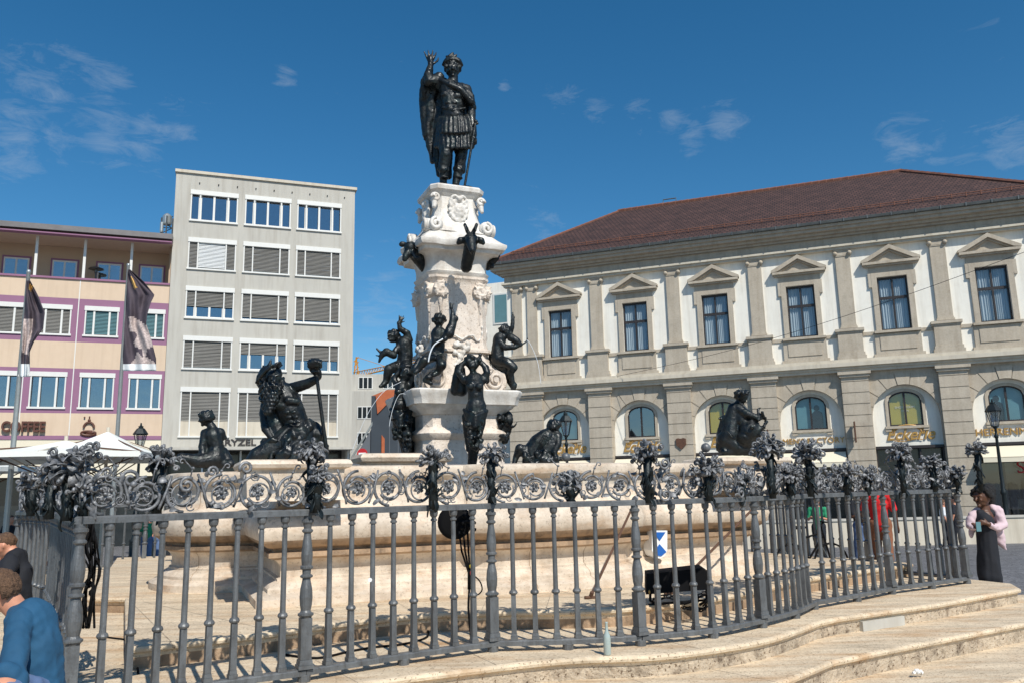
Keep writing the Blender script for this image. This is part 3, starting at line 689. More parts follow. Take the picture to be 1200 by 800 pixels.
text('KRYZEL', G, 3.25, .03, 4.76, .50, 'dark_frame', off, 'lettering', .03, 0, 1.25, .012)
AX = -1.6
# roof antenna
an = thing('radio_mast', G.p(AX, -6, 16.9), 'small lattice radio mast with drum antennas between the cream and grey buildings', 'antenna')
bm = BM()
for dx, dy in ((-.35, 0), (.35, 0), (0, .5)): tube(bm, [G.p(AX + dx, -6 + dy, 16.8), G.p(AX + dx, -6 + dy, 20.1)], .05, 5)
for k in range(8):
    z = 16.9 + k * .42; sg = 1 if k % 2 else -1
    tube(bm, [G.p(AX - .35 * sg, -6, z), G.p(AX + .35 * sg, -6, z + .42)], .03, 4); tube(bm, [G.p(AX - .35, -6, z), G.p(AX + .35, -6, z)], .03, 4)
obj('lattice', bm, 'gutter_zinc', an)
bm = BM(); a_ = G.p(AX, -5.9, 19.6); lathe(bm, [(.28, 0), (.3, .1), (.3, .55), (.2, .7), (.05, .8)], a_.x, a_.y, a_.z, 12)
a_ = G.p(AX - .3, -5.8, 19.0); lathe(bm, [(.1, 0), (.12, .1), (.12, .7)], a_.x, a_.y, a_.z, 8); obj('drum', bm, 'pole_metal', an)
# cream building
cr = thing('cream_building', G.p(-8, 0, GZ), 'cream building with mauve window bands, roof loggia on thin white columns and cafe lettering', 'building')
E0, E1 = -17.9, -.87; o_ = -.06
bm = BM()
def strip(bm, z0, z1, op=()):
    e = [E0] + [x for q in op for x in q] + [E1]
    for i in range(0, len(e), 2): G.box(bm, e[i], e[i + 1], -.4, o_, z0, z1)
W1 = [(-17.4, -15.65), (-15.05, -13.2), (-12.55, -10.8), (-10.1, -8.25), (-7.70, -5.93), (-5.24, -3.50), (-2.75, -1.05)]
strip(bm, 12.92, 14.02); strip(bm, 8.92, 10.42); strip(bm, 5.16, 6.40); obj('wall', bm, 'cream_render', cr)
bm = BM()
strip(bm, 12.48, 12.92); strip(bm, 10.42, 10.80); strip(bm, 10.80, 12.48, W1)
strip(bm, 8.66, 8.92); strip(bm, 6.40, 6.68); strip(bm, 6.68, 8.66, W1)
G.box(bm, E0, E1, -.4, .03, 14.02, 14.13); G.box(bm, E0, E1, -.4, -.02, 4.94, 5.16); G.box(bm, E0, E1 + .05, .4, .86, 16.40, 16.47)
obj('mauve_band', bm, 'mauve_paint', cr)
bm = BM(); strip(bm, 2.9, 4.94); obj('lower_wall', bm, 'pale_render', cr)
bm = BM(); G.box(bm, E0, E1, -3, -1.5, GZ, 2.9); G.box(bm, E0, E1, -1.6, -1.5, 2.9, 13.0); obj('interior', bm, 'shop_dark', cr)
bm = BM(); G.box(bm, E0, E1, -2.2, -2.0, 13.0, 16.5); G.box(bm, E1 - .12, E1 - .001, -2, -.41, 12.5, 16.5); obj('loggia_wall', bm, 'brown_render', cr)
bm = BM(); G.box(bm, E0, E1, -1.99, -.401, 12.95, 13.05); obj('loggia_floor', bm, 'concrete', cr)
bm = BM(); G.box(bm, E0, E1 + .05, -13, .40, 16.471, 16.60); obj('soffit', bm, 'cream_render', cr)
bm = BM(); G.box(bm, E0, E1 + .06, -13, .9, 16.601, 16.72); G.box(bm, E0, E1 + .06, -13, .78, 16.721, 16.95); obj('roof', bm, 'roof_metal', cr)
for x in (-15.33, -12.87, -10.41, -7.95, -5.49, -3.03):
    bm = BM(); G.box(bm, x - .07, x + .07, -.22, -.08, 14.131, 16.47); obj('loggia_column', bm, 'white_frame', cr)
for x in (-15.4, -12.94, -10.5, -8.06, -5.60, -3.14):
    bm = BM(); G.box(bm, x - .025, x + .025, o_, o_ + .02, 5.17, 12.9 if x < -8 or x > -4 else 14.0); obj('downpipe', bm, 'white_frame', cr)
for x in (-14.8, -12.35, -9.93, -7.43, -5.03, -2.68):
    bm = BM(); G.box(bm, x - .1, x + 1.4, -2.0, -1.96, 14.0, 15.72); wn = obj('loggia_window', bm, 'mauve_paint', cr)
    bm = BM(); G.box(bm, x - .0, x + 1.3, -1.96, -1.92, 14.0, 15.6); obj('frame', bm, 'white_frame', wn)
    bm = BM(); G.box(bm, x + .08, x + .60, -1.92, -1.91, 14.1, 15.5); G.box(bm, x + .70, x + 1.22, -1.92, -1.91, 14.1, 15.5); obj('pane', bm, 'glass_dark', wn)
    bm = BM(); G.box(bm, x + .1, x + .58, -1.958, -1.957, 14.1, 15.5); obj('blind', bm, 'shop_dark', wn)
for rr, (zt_, zb_) in enumerate(((12.48, 10.80), (8.66, 6.68))):
    for i, (x0, x1) in enumerate(W1):
        bm = BM(); r_ = .07
        G.box(bm, x0 - .04, x1 + .04, o_ - .1, o_ + .05, zt_ - .22, zt_ + .04); G.box(bm, x0 - .06, x1 + .06, o_ - .1, o_ + .08, zb_ - .05, zb_ + .06)
        for a, b_ in ((x0, x0 + r_), (x1 - r_, x1)): G.box(bm, a, b_, o_ - .1, o_ + .03, zb_ + .06, zt_ - .22)
        wd = x1 - x0
        for f_ in (.27, .73): G.box(bm, x0 + wd * f_ - .05, x0 + wd * f_ + .05, o_ - .12, o_ + (.0), zb_ + .06, zt_ - .22)
        wn = obj('window', bm, 'white_frame', cr)
        bm = BM(); G.box(bm, x0 + .02, x1 - .02, o_ - .2, o_ - .18, zb_, zt_ - .1); obj('pane', bm, 'glass_dark', wn)
        if rr == 0:
            bm = BM(); z = zt_ - .24
            while z > zb_ + .1:
                quad(bm, G.p(x0 + .08, o_ - .04, z - .03), G.p(x1 - .08, o_ - .04, z - .03), G.p(x1 - .08, o_ - .085, z + .03), G.p(x0 + .08, o_ - .085, z + .03)); z -= .08
            obj('blind', bm, 'teal_blind' if i > 4 else 'blind_slats', wn)
text('COFFEE', G, -7.80, .10, 5.60, .78, 'brown_letters', cr, 'lettering', .08, 0, .78, .02)
bm = BM(); c = (-4.62, 5.55)
tube(bm, [G.p(c[0] + .36 * math.cos(t), .02, c[1] - .26 + .12 * math.sin(t)) for t in [PI * k / 8 for k in range(17)]], .07, 6)
tube(bm, [G.p(c[0] + .26 * math.cos(t), .02, c[1] + .05 + .30 * math.sin(t)) for t in [PI * k / 8 for k in range(9)]], .06, 6)
ell(bm, G.p(c[0], .02, c[1] + .45), (.09, .05, .1)); ell(bm, G.p(c[0], .02, c[1] + .62), (.04, .04, .08)); ell(bm, G.p(c[0] - .25, .02, c[1] + .62), (.05, .04, .05)); ell(bm, G.p(c[0], .02, c[1] - .22), (.3, .05, .12))
obj('cafe_emblem', bm, 'brown_letters', cr)
ht = thing('patio_heater', G.p(-5.0, -1.2, 13.05), 'slim grey patio heater with flat hood standing in the cream roof loggia', 'heater')
bm = BM(); a_ = G.p(-5.0, -1.2, 13.05); lathe(bm, [(.22, 0), (.22, .1), (.05, .2), (.04, 1.7), (.09, 1.75), (.09, 1.95)], a_.x, a_.y, a_.z, 10); obj('post', bm, 'gutter_zinc', ht)
bm = BM(); lathe(bm, [(.42, 1.95), (.40, 2.0), (.08, 2.12)], a_.x, a_.y, a_.z, 16); obj('hood', bm, 'gutter_zinc', ht)
# ------------------------------------------------------------------ far houses beside the office block
fl = thing('apartment_building', atZ(425, 600, 0) * 0 + Vector((-14.5, 84, -1)), 'small pale distant apartment block with flat roof, seen behind the office block corner', 'building')
FB = Fac(400, 84, 8)
bm = BM(); FB.box(bm, -4, 8.5, -8, 0, -1, 12.2); FB.box(bm, -4, 6.5, -8, -1.5, 12.2, 14.2); obj('wall', bm, 'concrete', fl)
for z in (12.6, 9.3, 6.6, 3.9, 1.2):
    for x in (1.5, 4.1):
        oo = -1.5 if z > 12.2 else 0
        bm = BM(); FB.box(bm, x, x + 1.5, oo, oo + .05, z, z + 1.3); wn = obj('window', bm, 'white_frame', fl)
        bm = BM()
        for q in range(3): FB.box(bm, x + .08 + .48 * q, x + .46 + .48 * q, oo + .05, oo + .06, z + .08, z + 1.22)
        obj('pane', bm, 'shop_dark', wn)
HB = Fac(432, 66, 6)
hs_ = thing('dark_house', HB.p(2, 0, -1), 'dark blue grey gabled house with a patch of orange roof, beyond the fountain', 'building')
bm = BM(); HB.box(bm, .15, 6.5, -6, 0, -1, 9.5); obj('wall', bm, 'dark_house', hs_)
bm = BM()
P = [(-.2, -1), (.149, -1), (.149, 7.4)]; HB.poly(bm, [(-2.0, -1), (.149, -1), (.149, 6.8), (-2.0, 3.0)], -5, -.2); bmesh.ops.recalc_face_normals(bm, faces=bm.faces); obj('lean_to', bm, 'grey_house', hs_)
bm = BM(); HB.poly(bm, [(-2.2, 2.95), (.25, 7.1), (.25, 7.4), (-2.3, 3.1)], -.2, .05); bmesh.ops.recalc_face_normals(bm, faces=bm.faces); obj('gutter', bm, 'pole_metal', hs_)
bm = BM(); HB.poly(bm, [(.5, 9.49), (2.1, 9.49), (.65, 8.0)], .0, .12); HB.poly(bm, [(1.0, 3.6), (1.25, 3.6), (1.25, 6.0), (1.0, 6.3)], 0, .12); HB.poly(bm, [(.15, 9.5), (6.5, 9.5), (5, 10.0), (1.4, 10.0)], -5, -.1); bmesh.ops.recalc_face_normals(bm, faces=bm.faces); obj('roof', bm, 'orange_roof', hs_)
bm = BM(); HB.box(bm, -.9, -.5, -.2, -.15, 2.4, 3.8); obj('window', bm, 'white_frame', hs_)
bm = BM()
for k in range(7): HB.box(bm, 1.6 + k * .7, 1.66 + k * .7, 0, .04, -1, 7.6)
obj('cladding_seams', bm, 'grey_house', hs_)
# tower crane
ck = thing('tower_crane', atY(417, 460, 170), 'orange tower crane far away to the right of the office block', 'crane')
bm = BM(); mt_, mb_ = atY(417.5, 418, 170), atY(417.5, 470, 170)
for dx in (-.5, .5): tube(bm, [mb_ + Vector((dx, 0, 0)), atY(417.5, 440, 170) + Vector((dx, 0, 0)), mt_], .14, 4)
n = 9
for k in range(n):
    a = mb_.lerp(mt_, k / n); c = mb_.lerp(mt_, (k + 1) / n); tube(bm, [a + Vector((-.5, 0, 0)), c + Vector((.5, 0, 0))], .1, 4)
obj('mast', bm, 'orange_paint', ck)
bm = BM(); j0, j1 = atY(414, 442, 170), atY(500, 421, 150)
tube(bm, [j0, j1], .14, 4); tube(bm, [j0 + Vector((0, 0, 1.1)), j1 + Vector((0, 0, .3))], .1, 4)
for k in range(26): a = j0.lerp(j1, k / 26); c = j0.lerp(j1, (k + .5) / 26); d = j0.lerp(j1, (k + 1) / 26); tube(bm, [a, c + Vector((0, 0, 1.0 - .7 * k / 26)), d], .07, 4)
tube(bm, [mt_, j0.lerp(j1, .55)], .05, 4)
obj('jib', bm, 'orange_paint', ck)
bm = BM(); ell(bm, atY(418, 447, 169), (.8, .8, 1.1)); obj('cab', bm, 'dark_house', ck)
# no entry sign
ns = thing('no_entry_sign', atY(425, 565, 47) , 'round red no entry sign with white bar, at the foot of the far houses', 'road sign')
c_ = atY(424.5, 531, 47); bm = BM(); tube(bm, [Vector((c_.x, 47.05, gz(0, 47))), c_ + Vector((0, .05, .3))], .04, 6); obj('post', bm, 'pole_metal', ns)
bm = BM(); cap(bm, c_ + Vector((0, .0, 0)), c_ + Vector((0, .02, 0)), .02); 
bm.free(); bm = BM(); v1 = [bm.verts.new(c_ + Vector((.30 * math.cos(t * PI / 12), -.0, .30 * math.sin(t * PI / 12)))) for t in range(24)]; v2 = [bm.verts.new(v.co + Vector((0, .03, 0))) for v in v1]
bm.faces.new(v1); bm.faces.new(v2[::-1])
for i in range(24): bm.faces.new([v1[i], v2[i], v2[(i + 1) % 24], v1[(i + 1) % 24]])
bmesh.ops.recalc_face_normals(bm, faces=bm.faces); obj('disc', bm, 'red_paint', ns)
bm = BM(); box(bm, c_.x - .21, c_.x + .21, 46.98, 46.995, c_.z - .055, c_.z + .055); obj('bar', bm, 'white_paint', ns)
# ------------------------------------------------------------------ flag poles with banners
def inpoly(x, y, P):
    r = False; j = len(P) - 1
    for i in range(len(P)):
        if (P[i][1] > y) != (P[j][1] > y) and x < (P[j][0] - P[i][0]) * (y - P[i][1]) / (P[j][1] - P[i][1]) + P[i][0]: r = not r
        j = i
    return r
def flag(px_top, Y, base_z, rows_, prints, strip_y, label, plabel):
    top = atY(px_top[0], px_top[1], Y)
    root = thing('flagpole', (top.x, Y, base_z), label, 'flag', 'flagpoles with dark banners in front of the cream building')
    bm = BM(); lathe(bm, [(.09, 0), (.085, .5), (.055, top.z - base_z), (.07, top.z - base_z + .02), (.05, top.z - base_z + .1)], top.x, Y, base_z, 12); obj('pole', bm, 'pole_metal', root, True)
    NX, NY = 26, 60; bm = BM(); grid = []
    y0, y1 = rows_[0][0], rows_[-1][0]
    for j in range(NY + 1):
        y = y0 + (y1 - y0) * j / NY
        for a, b_ in zip(rows_[:-1], rows_[1:]):
            if a[0] <= y <= b_[0]: t = (y - a[0]) / (b_[0] - a[0]); l = a[1] + (b_[1] - a[1]) * t; r = a[2] + (b_[2] - a[2]) * t; break
        row = []
        for i in range(NX + 1):
            f_ = i / NX; x = l + (r - l) * f_; dep = .12 * math.sin(f_ * 7 + y * .045) * (.3 + f_) + .06 * math.sin(f_ * 17 - y * .1) - .1 * f_
            P_ = atY(x, y, Y - .1 + dep); row.append((bm.verts.new(P_), x, y))
        grid.append(row)
    for j in range(NY):
        for i in range(NX):
            f = bm.faces.new([grid[j][i][0], grid[j + 1][i][0], grid[j + 1][i + 1][0], grid[j][i + 1][0]]); x, y = grid[j][i][1:]
            f.material_index = 0
            for P_, mi in prints:
                if inpoly(x, y, P_): f.material_index = mi
            if y > strip_y: f.material_index = 2
    bl = obj('banner', bm, ['flag_cloth', 'flag_print', 'white_paint', 'gold'], root, True)
    md = bl.modifiers.new('thick', 'SOLIDIFY'); md.thickness = .012
    return root
flag((33.5, 320), 24, gz(-14, 24), [(329, 31, 35), (350, 29.5, 46), (366, 28.5, 52.5), (385, 27, 50), (400, 26, 40), (412, 25, 35), (432, 22.5, 35), (441, 21.5, 34)],
     [([(34, 331), (38, 334), (36, 341), (33, 339)], 3), ([(27, 372), (38, 372), (37, 395), (34, 402), (33, 415), (26, 412), (24, 400)], 1)], 426,
     'left flagpole with a dark banner hanging twisted and narrow', '')
flag((150.5, 312), 30, gz(-14, 30), [(316, 150, 152), (330, 149, 168), (346, 148, 181), (354, 147.5, 177), (370, 147, 172), (380, 146, 171), (400, 145, 178), (420, 143.5, 183), (434, 142, 183)],
     [([(152, 322), (155, 325), (160, 336), (157, 338), (153, 329)], 3), ([(150, 371), (157, 371), (163, 375), (170, 380), (176, 392), (180, 402), (178, 406), (172, 407), (170, 417), (181, 423), (182, 427), (152, 425), (158, 418), (160, 410), (166, 418), (166, 408), (158, 405), (156, 401), (160, 393), (158, 388), (152, 387), (150, 382), (152, 378)], 1)], 426,
     'right flagpole with a dark banner showing a pale printed horse statue', '')
# ------------------------------------------------------------------ cafe parasols
def parasol(cx, Y, half, z_edge, z_top, rot, label):
    P0 = atY(cx, 560, Y); g_ = gz(P0.x, Y)
    root = thing('cafe_parasol', (P0.x, Y, g_), label, 'parasol', 'large white parasols at the cafe terrace')
    bm = BM(); ap = Vector((P0.x, Y, z_top)); n = 12; rim = []
    for k in range(8):
        a = rot + k * PI / 4; r = half * (1.414 if k % 2 else 1.0); rim.append(Vector((P0.x + r * math.cos(a), Y + r * math.sin(a), z_edge + (0.0 if k % 2 else .03))))
    for k in range(8):
        A, B2 = rim[k], rim[(k + 1) % 8]; prev = None
        for j in range(n):
            f0, f1 = j / n, (j + 1) / n; sag = lambda f: -.10 * math.sin(PI * f)
            a0, b0, a1, b1 = ap.lerp(A, f0), ap.lerp(B2, f0), ap.lerp(A, f1), ap.lerp(B2, f1)
            for q, f in ((a0, f0), (b0, f0), (a1, f1), (b1, f1)): q.z += sag(f)
            if j == 0: bm.faces.new([bm.verts.new(a0), bm.verts.new(a1), bm.verts.new(b1)])
            else: quad(bm, a0, a1, b1, b0)
        quad(bm, A, A - Vector((0, 0, .14)), B2 - Vector((0, 0, .14)), B2)
    bmesh.ops.remove_doubles(bm, verts=bm.verts, dist=.001)
    c = obj('canopy', bm, 'canvas', root); md = c.modifiers.new('t', 'SOLIDIFY'); md.thickness = .01
    bm = BM(); tube(bm, [(P0.x, Y, g_), (P0.x, Y, z_top + .12)], .05, 8); obj('pole', bm, 'stucco_light', root)
    for k in range(8):
        bm = BM(); tube(bm, [ap - Vector((0, 0, .12)), rim[k] - Vector((0, 0, .02))], .02, 4); tube(bm, [Vector((P0.x, Y, z_edge - .75)), ap.lerp(rim[k], .62) - Vector((0, 0, .14))], .018, 4); obj('rib', bm, 'wood_dark' if k % 2 else 'stucco_light', root)
    bm = BM(); lathe(bm, [(.4, 0), (.4, .08), (.08, .12), (.07, .4)], P0.x, Y, g_, 16); obj('base', bm, 'dark_iron', root)
parasol(123, 24, 1.62, 2.88, 3.60, .12, 'white square parasol with dark ribs, directly behind the big iron flower cluster')
parasol(74, 22, 2.3, 2.80, 3.22, .25, 'widest white parasol, low and flat, crossing the left flagpole')
parasol(-25, 27, 1.7, 2.7, 3.2, .0, 'white parasol mostly cut by the left edge, behind the others')
# shaded cafe terrace under the parasols
def small(bm_fn): pass
def cafe_chair(x, y, rz, label):
    z = gz(x, y); root = thing('cafe_chair', (x, y, z), label, 'chair', 'wicker chairs on the cafe terrace', rz)
    parts = []
    for sx in (-.2, .2):
        for sy in (-.2, .2): bm = BM(); tube(bm, [(sx, sy, 0), (sx * .95, sy * .95, .45 if sy < 0 else .9)], .016, 6); obj('leg', bm, 'wood_dark', root, local=True)
    bm = BM(); box(bm, -.22, .22, -.22, .22, .44, .47); obj('seat', bm, 'wood_dark', root, local=True)
    bm = BM(); box(bm, -.21, .21, .18, .205, .55, .88); obj('backrest', bm, 'cloth_orange', root, local=True)
for i, (px, Y, r, lb) in enumerate(((28, 14.2, .4, 'orange brown backed cafe chair nearest the iron fence'), (12, 15.2, 2.2, 'orange brown backed cafe chair at the left picture edge'), (47, 17.0, 1.2, 'orange brown backed cafe chair in the middle of the terrace'), (66, 19, -.8, 'orange brown backed cafe chair farthest back under the parasol'))):
    P0 = atY(px, 600, Y); cafe_chair(P0.x, Y, r, lb)
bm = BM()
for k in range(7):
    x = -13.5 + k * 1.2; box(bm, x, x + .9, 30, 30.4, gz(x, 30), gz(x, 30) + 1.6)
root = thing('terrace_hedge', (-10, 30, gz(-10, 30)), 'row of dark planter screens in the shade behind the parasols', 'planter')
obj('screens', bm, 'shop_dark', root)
# ------------------------------------------------------------------ street lamps
def lamp(px, ytop, Y, label):
    t = atY(px, ytop, Y); x, g_ = t.x, gz(t.x, Y); H = t.z - g_
    root = thing('street_lamp', (x, Y, g_), label, 'street lamp', 'old style lantern street lamps round the square')
    bm = BM(); hl = H - 1.15
    lathe(bm, [(.24, 0), (.24, .12), (.19, .16), (.19, .75), (.22, .80), (.16, .88), (.10, 1.0), (.09, 1.9), (.12, 1.95), (.12, 2.05), (.08, 2.15), (.055, hl - .5), (.08, hl - .45), (.09, hl - .38), (.05, hl - .3), (.045, hl - .1), (.1, hl - .05), (.05, hl)], x, Y, g_, 12); obj('post', bm, 'dark_iron', root, True)
    bm = BM(); z0 = g_ + hl
    for k in range(6):
        a = k * PI / 3 + .3; ca, sa = math.cos(a), math.sin(a)
        tube(bm, [(x + .13 * ca, Y + .13 * sa, z0), (x + .27 * ca, Y + .27 * sa, z0 + .62)], .016, 4)
    lathe(bm, [(.14, -.02), (.14, .02)], x, Y, z0, 6, rot=.3); tube(bm, [(x, Y, z0 - .1), (x, Y, z0)], .04, 6)
    obj('lantern_frame', bm, 'dark_iron', root)
    bm = BM(); lathe(bm, [(.31, .61), (.33, .65), (.18, .88), (.10, .93), (.11, 1.0), (.05, 1.02), (.03, 1.15)], x, Y, z0, 6, rot=.3); obj('lamp_cap', bm, 'dark_iron', root)
    bm = BM(); lathe(bm, [(.125, .02), (.26, .61)], x, Y, z0, 6, rot=.3); obj('pane', bm, 'lamp_glass', root)
lamp(1162, 467, 34, 'tall dark lantern street lamp beside the woman at the right edge')
lamp(662.5, 480, 37, 'lantern street lamp behind the crouching bronze figure right of the column')
lamp(165.5, 495, 37, 'lantern street lamp in front of the join of the cream and grey buildings')
# overhead cable
cb = thing('overhead_cable', RB.p(6.4, .1, 7.45), 'thin dark cable strung across the front of the white palace', 'cable')
A, B2 = RB.p(6.6, .3, 7.42), Vector((27, 20, 12.3)); B2 = atY(1290, 262, 24)
bm = BM(); tube(bm, [A.lerp(B2, t / 20) - Vector((0, 0, .5 * math.sin(PI * t / 20))) for t in range(21)], .010, 5); obj('wire', bm, 'dark_frame', cb)
# ================================================================== FOUNTAIN STONEWORK
TH = math.radians(23); CX, CY = -1.02, 13.4
UU = Vector((math.cos(TH), math.sin(TH), 0)); VV = Vector((-math.sin(TH), math.cos(TH), 0)); CC = Vector((CX, CY, 0))
def W(u, v, z=0.): return CC + UU * u + VV * v + Vector((0, 0, z))
ZP, ZI = .15, .35
def smooth_path(P, n=6, closed=False):
    out = []; L = len(P)
    for i in range(L if closed else L - 1):
        p0, p1, p2, p3 = (P[(i - 1) % L] if closed or i else P[i]), P[i], P[(i + 1) % L], (P[(i + 2) % L] if closed or i + 2 < L else P[i + 1])
        for k in range(n):
            t = k / n; out.append(tuple(.5 * ((2 * p1[j]) + (-p0[j] + p2[j]) * t + (2 * p0[j] - 5 * p1[j] + 4 * p2[j] - p3[j]) * t * t + (-p0[j] + 3 * p1[j] - 3 * p2[j] + p3[j]) * t ** 3) for j in range(2)))
    if not closed: out.append(tuple(P[-1]))
    return out
def slab(bm, pts, prof, cap_top=True, mi=None):
    """polygon pts (ccw), prof = [(inset_out, z)] from top to bottom"""
    n = len(pts); nr = []
    for i in range(n):
        a = Vector(pts[i - 1]); b = Vector(pts[i]); c = Vector(pts[(i + 1) % n])
        d1 = (b - a).normalized(); d2 = (c - b).normalized(); t = (d1 + d2)
        t = t.normalized() if t.length > .1 else d1
        nm = Vector((t.y, -t.x)); cs = max(.45, nm.dot(Vector((d1.y, -d1.x)))); nr.append(nm / cs)
    rings = [[bm.verts.new((p[0] + nr[i].x * o, p[1] + nr[i].y * o, z)) for i, p in enumerate(pts)] for o, z in prof]
    if cap_top:
        f = bm.faces.new(rings[0])
        if mi is not None: f.material_index = mi[0]
    for r in range(len(rings) - 1):
        for i in range(n):
            f = bm.faces.new([rings[r][i], rings[r + 1][i], rings[r + 1][(i + 1) % n], rings[r][(i + 1) % n]])
            if mi is not None: f.material_index = mi[r + 1]
nose = lambda z, ro=.035: [(-.10, z), (-.03, z), (-.008, z - .008), (0, z - .028), (-.006, z - .05), (-.03, z - .062), (-.045, z - .07)]
st = thing('fountain_steps', (0, 7, -.06), 'curved travertine steps and plinth on which the fountain and its iron fence stand', 'steps')
front = smooth_path([(-3.3, 5.05), (-2.3, 6.0), (-1.27, 6.80), (-.35, 7.27), (.43, 7.58), (1.25, 7.66), (1.95, 7.98), (2.45, 8.33), (2.89, 8.79), (3.3, 9.28)], 5) + [(3.62, 9.53)] + smooth_path([(5.14, 10.38), (6.92, 11.61)], 3)
plinth = front + [(7.15, 12.2), (2.7, 23.2), (-10.4, 18.4), (-7.0, 10.4), (-5.75, 8.9), (-3.9, 5.6)]
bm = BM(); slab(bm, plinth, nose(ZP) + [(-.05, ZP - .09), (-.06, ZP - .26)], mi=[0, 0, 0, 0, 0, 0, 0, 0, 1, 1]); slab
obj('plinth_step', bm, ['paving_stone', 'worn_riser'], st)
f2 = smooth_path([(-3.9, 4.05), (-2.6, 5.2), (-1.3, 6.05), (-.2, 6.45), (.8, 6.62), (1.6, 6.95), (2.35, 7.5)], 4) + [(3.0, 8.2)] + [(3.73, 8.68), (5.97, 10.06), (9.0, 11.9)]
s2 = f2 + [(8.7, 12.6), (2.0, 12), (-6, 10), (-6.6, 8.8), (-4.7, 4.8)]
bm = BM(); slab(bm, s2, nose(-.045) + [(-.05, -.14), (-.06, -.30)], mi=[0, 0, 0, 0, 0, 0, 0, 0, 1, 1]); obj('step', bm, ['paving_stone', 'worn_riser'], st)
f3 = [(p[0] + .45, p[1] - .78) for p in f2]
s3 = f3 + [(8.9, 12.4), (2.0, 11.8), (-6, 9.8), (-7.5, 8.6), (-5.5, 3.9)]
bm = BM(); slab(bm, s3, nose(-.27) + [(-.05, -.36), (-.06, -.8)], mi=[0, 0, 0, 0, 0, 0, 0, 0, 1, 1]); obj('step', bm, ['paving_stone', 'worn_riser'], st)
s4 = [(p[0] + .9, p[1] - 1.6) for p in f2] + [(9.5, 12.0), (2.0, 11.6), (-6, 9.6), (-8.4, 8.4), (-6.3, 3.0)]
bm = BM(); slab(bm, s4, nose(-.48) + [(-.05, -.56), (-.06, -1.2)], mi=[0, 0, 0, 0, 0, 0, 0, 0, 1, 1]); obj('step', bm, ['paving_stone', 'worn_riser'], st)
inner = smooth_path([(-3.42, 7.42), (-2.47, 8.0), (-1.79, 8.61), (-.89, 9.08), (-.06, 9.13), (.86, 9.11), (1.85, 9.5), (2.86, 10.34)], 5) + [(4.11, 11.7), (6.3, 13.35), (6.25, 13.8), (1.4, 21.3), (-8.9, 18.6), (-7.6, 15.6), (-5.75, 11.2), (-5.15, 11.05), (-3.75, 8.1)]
bm = BM(); slab(bm, inner, nose(ZI) + [(-.05, ZI - .10), (-.06, ZI - .25)], mi=[0, 0, 0, 0, 0, 0, 0, 0, 1, 1]); obj('inner_step', bm, ['paving_stone', 'stained_shaded_stone'], st)  # riser colour holds stain and painted shade below the nose
# joints between the slabs of the treads: thin sunk dark lines
bm = BM()
for i in range(4, len(front) - 3, 6):
    a = Vector(front[i]); b = Vector(front[i + 1]); d = (b - a).normalized(); nn = Vector((-d.y, d.x))
    p, q = a + nn * .02, a + nn * 1.1
    box_ = [p - d * .003, p + d * .003, q + d * .003, q - d * .003]; quad(bm, *[(v.x, v.y, ZP + .002) for v in box_])
for i in range(3, len(f2) - 2, 4):
    a = Vector(f2[i]); b = Vector(f2[i + 1]); d = (b - a).normalized(); nn = Vector((-d.y, d.x)); p, q = a + nn * .02, a + nn * 1.1
    quad(bm, *[(v.x, v.y, -.043) for v in (p - d * .003, p + d * .003, q + d * .003, q - d * .003)])
    p, q = p + Vector((.45, -.78)), q + Vector((.45, -.78)); quad(bm, *[(v.x, v.y, -.268) for v in (p - d * .003, p + d * .003, q + d * .003, q - d * .003)])
for i in range(2, 40, 4):
    a = Vector(inner[i]); b = Vector(inner[i + 1]); d = (b - a).normalized(); nn = Vector((-d.y, d.x)); p, q = a + nn * .03, a + nn * 3.4
    quad(bm, *[(v.x, v.y, ZI + .002) for v in (p - d * .004, p + d * .004, q + d * .004, q - d * .004)])
for off_ in (1.0,):
    for i in range(0, len(inner) - 12):
        a = Vector(inner[i]); b = Vector(inner[i + 1]); d = (b - a).normalized(); nn = Vector((-d.y, d.x)); p, q = a + nn * off_, b + nn * off_
        if i < 38: quad(bm, *[(v.x, v.y, ZI + .003) for v in (p, q, q + nn * .007, p + nn * .007)])
obj('joints', bm, 'worn_riser', st)
bm = BM(); a, b = Vector((3.95, 9.685)), Vector((4.6, 10.055)); d = (b - a).normalized(); nn = Vector((d.y, -d.x)); a = a - nn * .03; b = b - nn * .03
hexa(bm, [(p.x, p.y, z) for z in (-.044, .062) for p in (a, b, b - nn * .1, a - nn * .1)])
obj('stone_patch', bm, 'concrete', st)
# ---- basin
fo = thing('fountain', W(0, 0, ZI), 'tall ornate stone fountain column rising from a wide moulded marble basin', 'fountain')
U0_, U1_, V0_, V1_ = -3.12, 3.98, -2.52, 4.15
def basin_outline():
    P = []
    def side(a, b_, nrm, c, hw, pr):
        """from a to b_, with a lobe centred c metres along, half width hw, standing out pr"""
        L = math.hypot(b_[0] - a[0], b_[1] - a[1]); d = ((b_[0] - a[0]) / L, (b_[1] - a[1]) / L); S = [.0, .5, c - hw - .3] + [c - hw + 2 * hw * k / 16 for k in range(17)] + [c + hw + .3, L - .5]
        for x in S:
            q = max(0., 1 - ((x - c) / hw) ** 2) ** .5 * pr if abs(x - c) <= hw else 0
            P.append((a[0] + d[0] * x + nrm[0] * q, a[1] + d[1] * x + nrm[1] * q))
    side((U0_, V0_), (U1_, V0_), (0, -1), .6 - U0_, 1.3, .38)
    side((U1_, V0_), (U1_, V1_), (1, 0), .8 - V0_, 1.5, 1.0)
    side((U1_, V1_), (U0_, V1_), (0, 1), 3.5, 1.5, 1.0)
    side((U0_, V1_), (U0_, V0_), (-1, 0), V1_ - .62, 1.25, 1.18)
    return P
OL = [(lambda w_: (w_.x, w_.y))(W(u, v)) for u, v in basin_outline()]
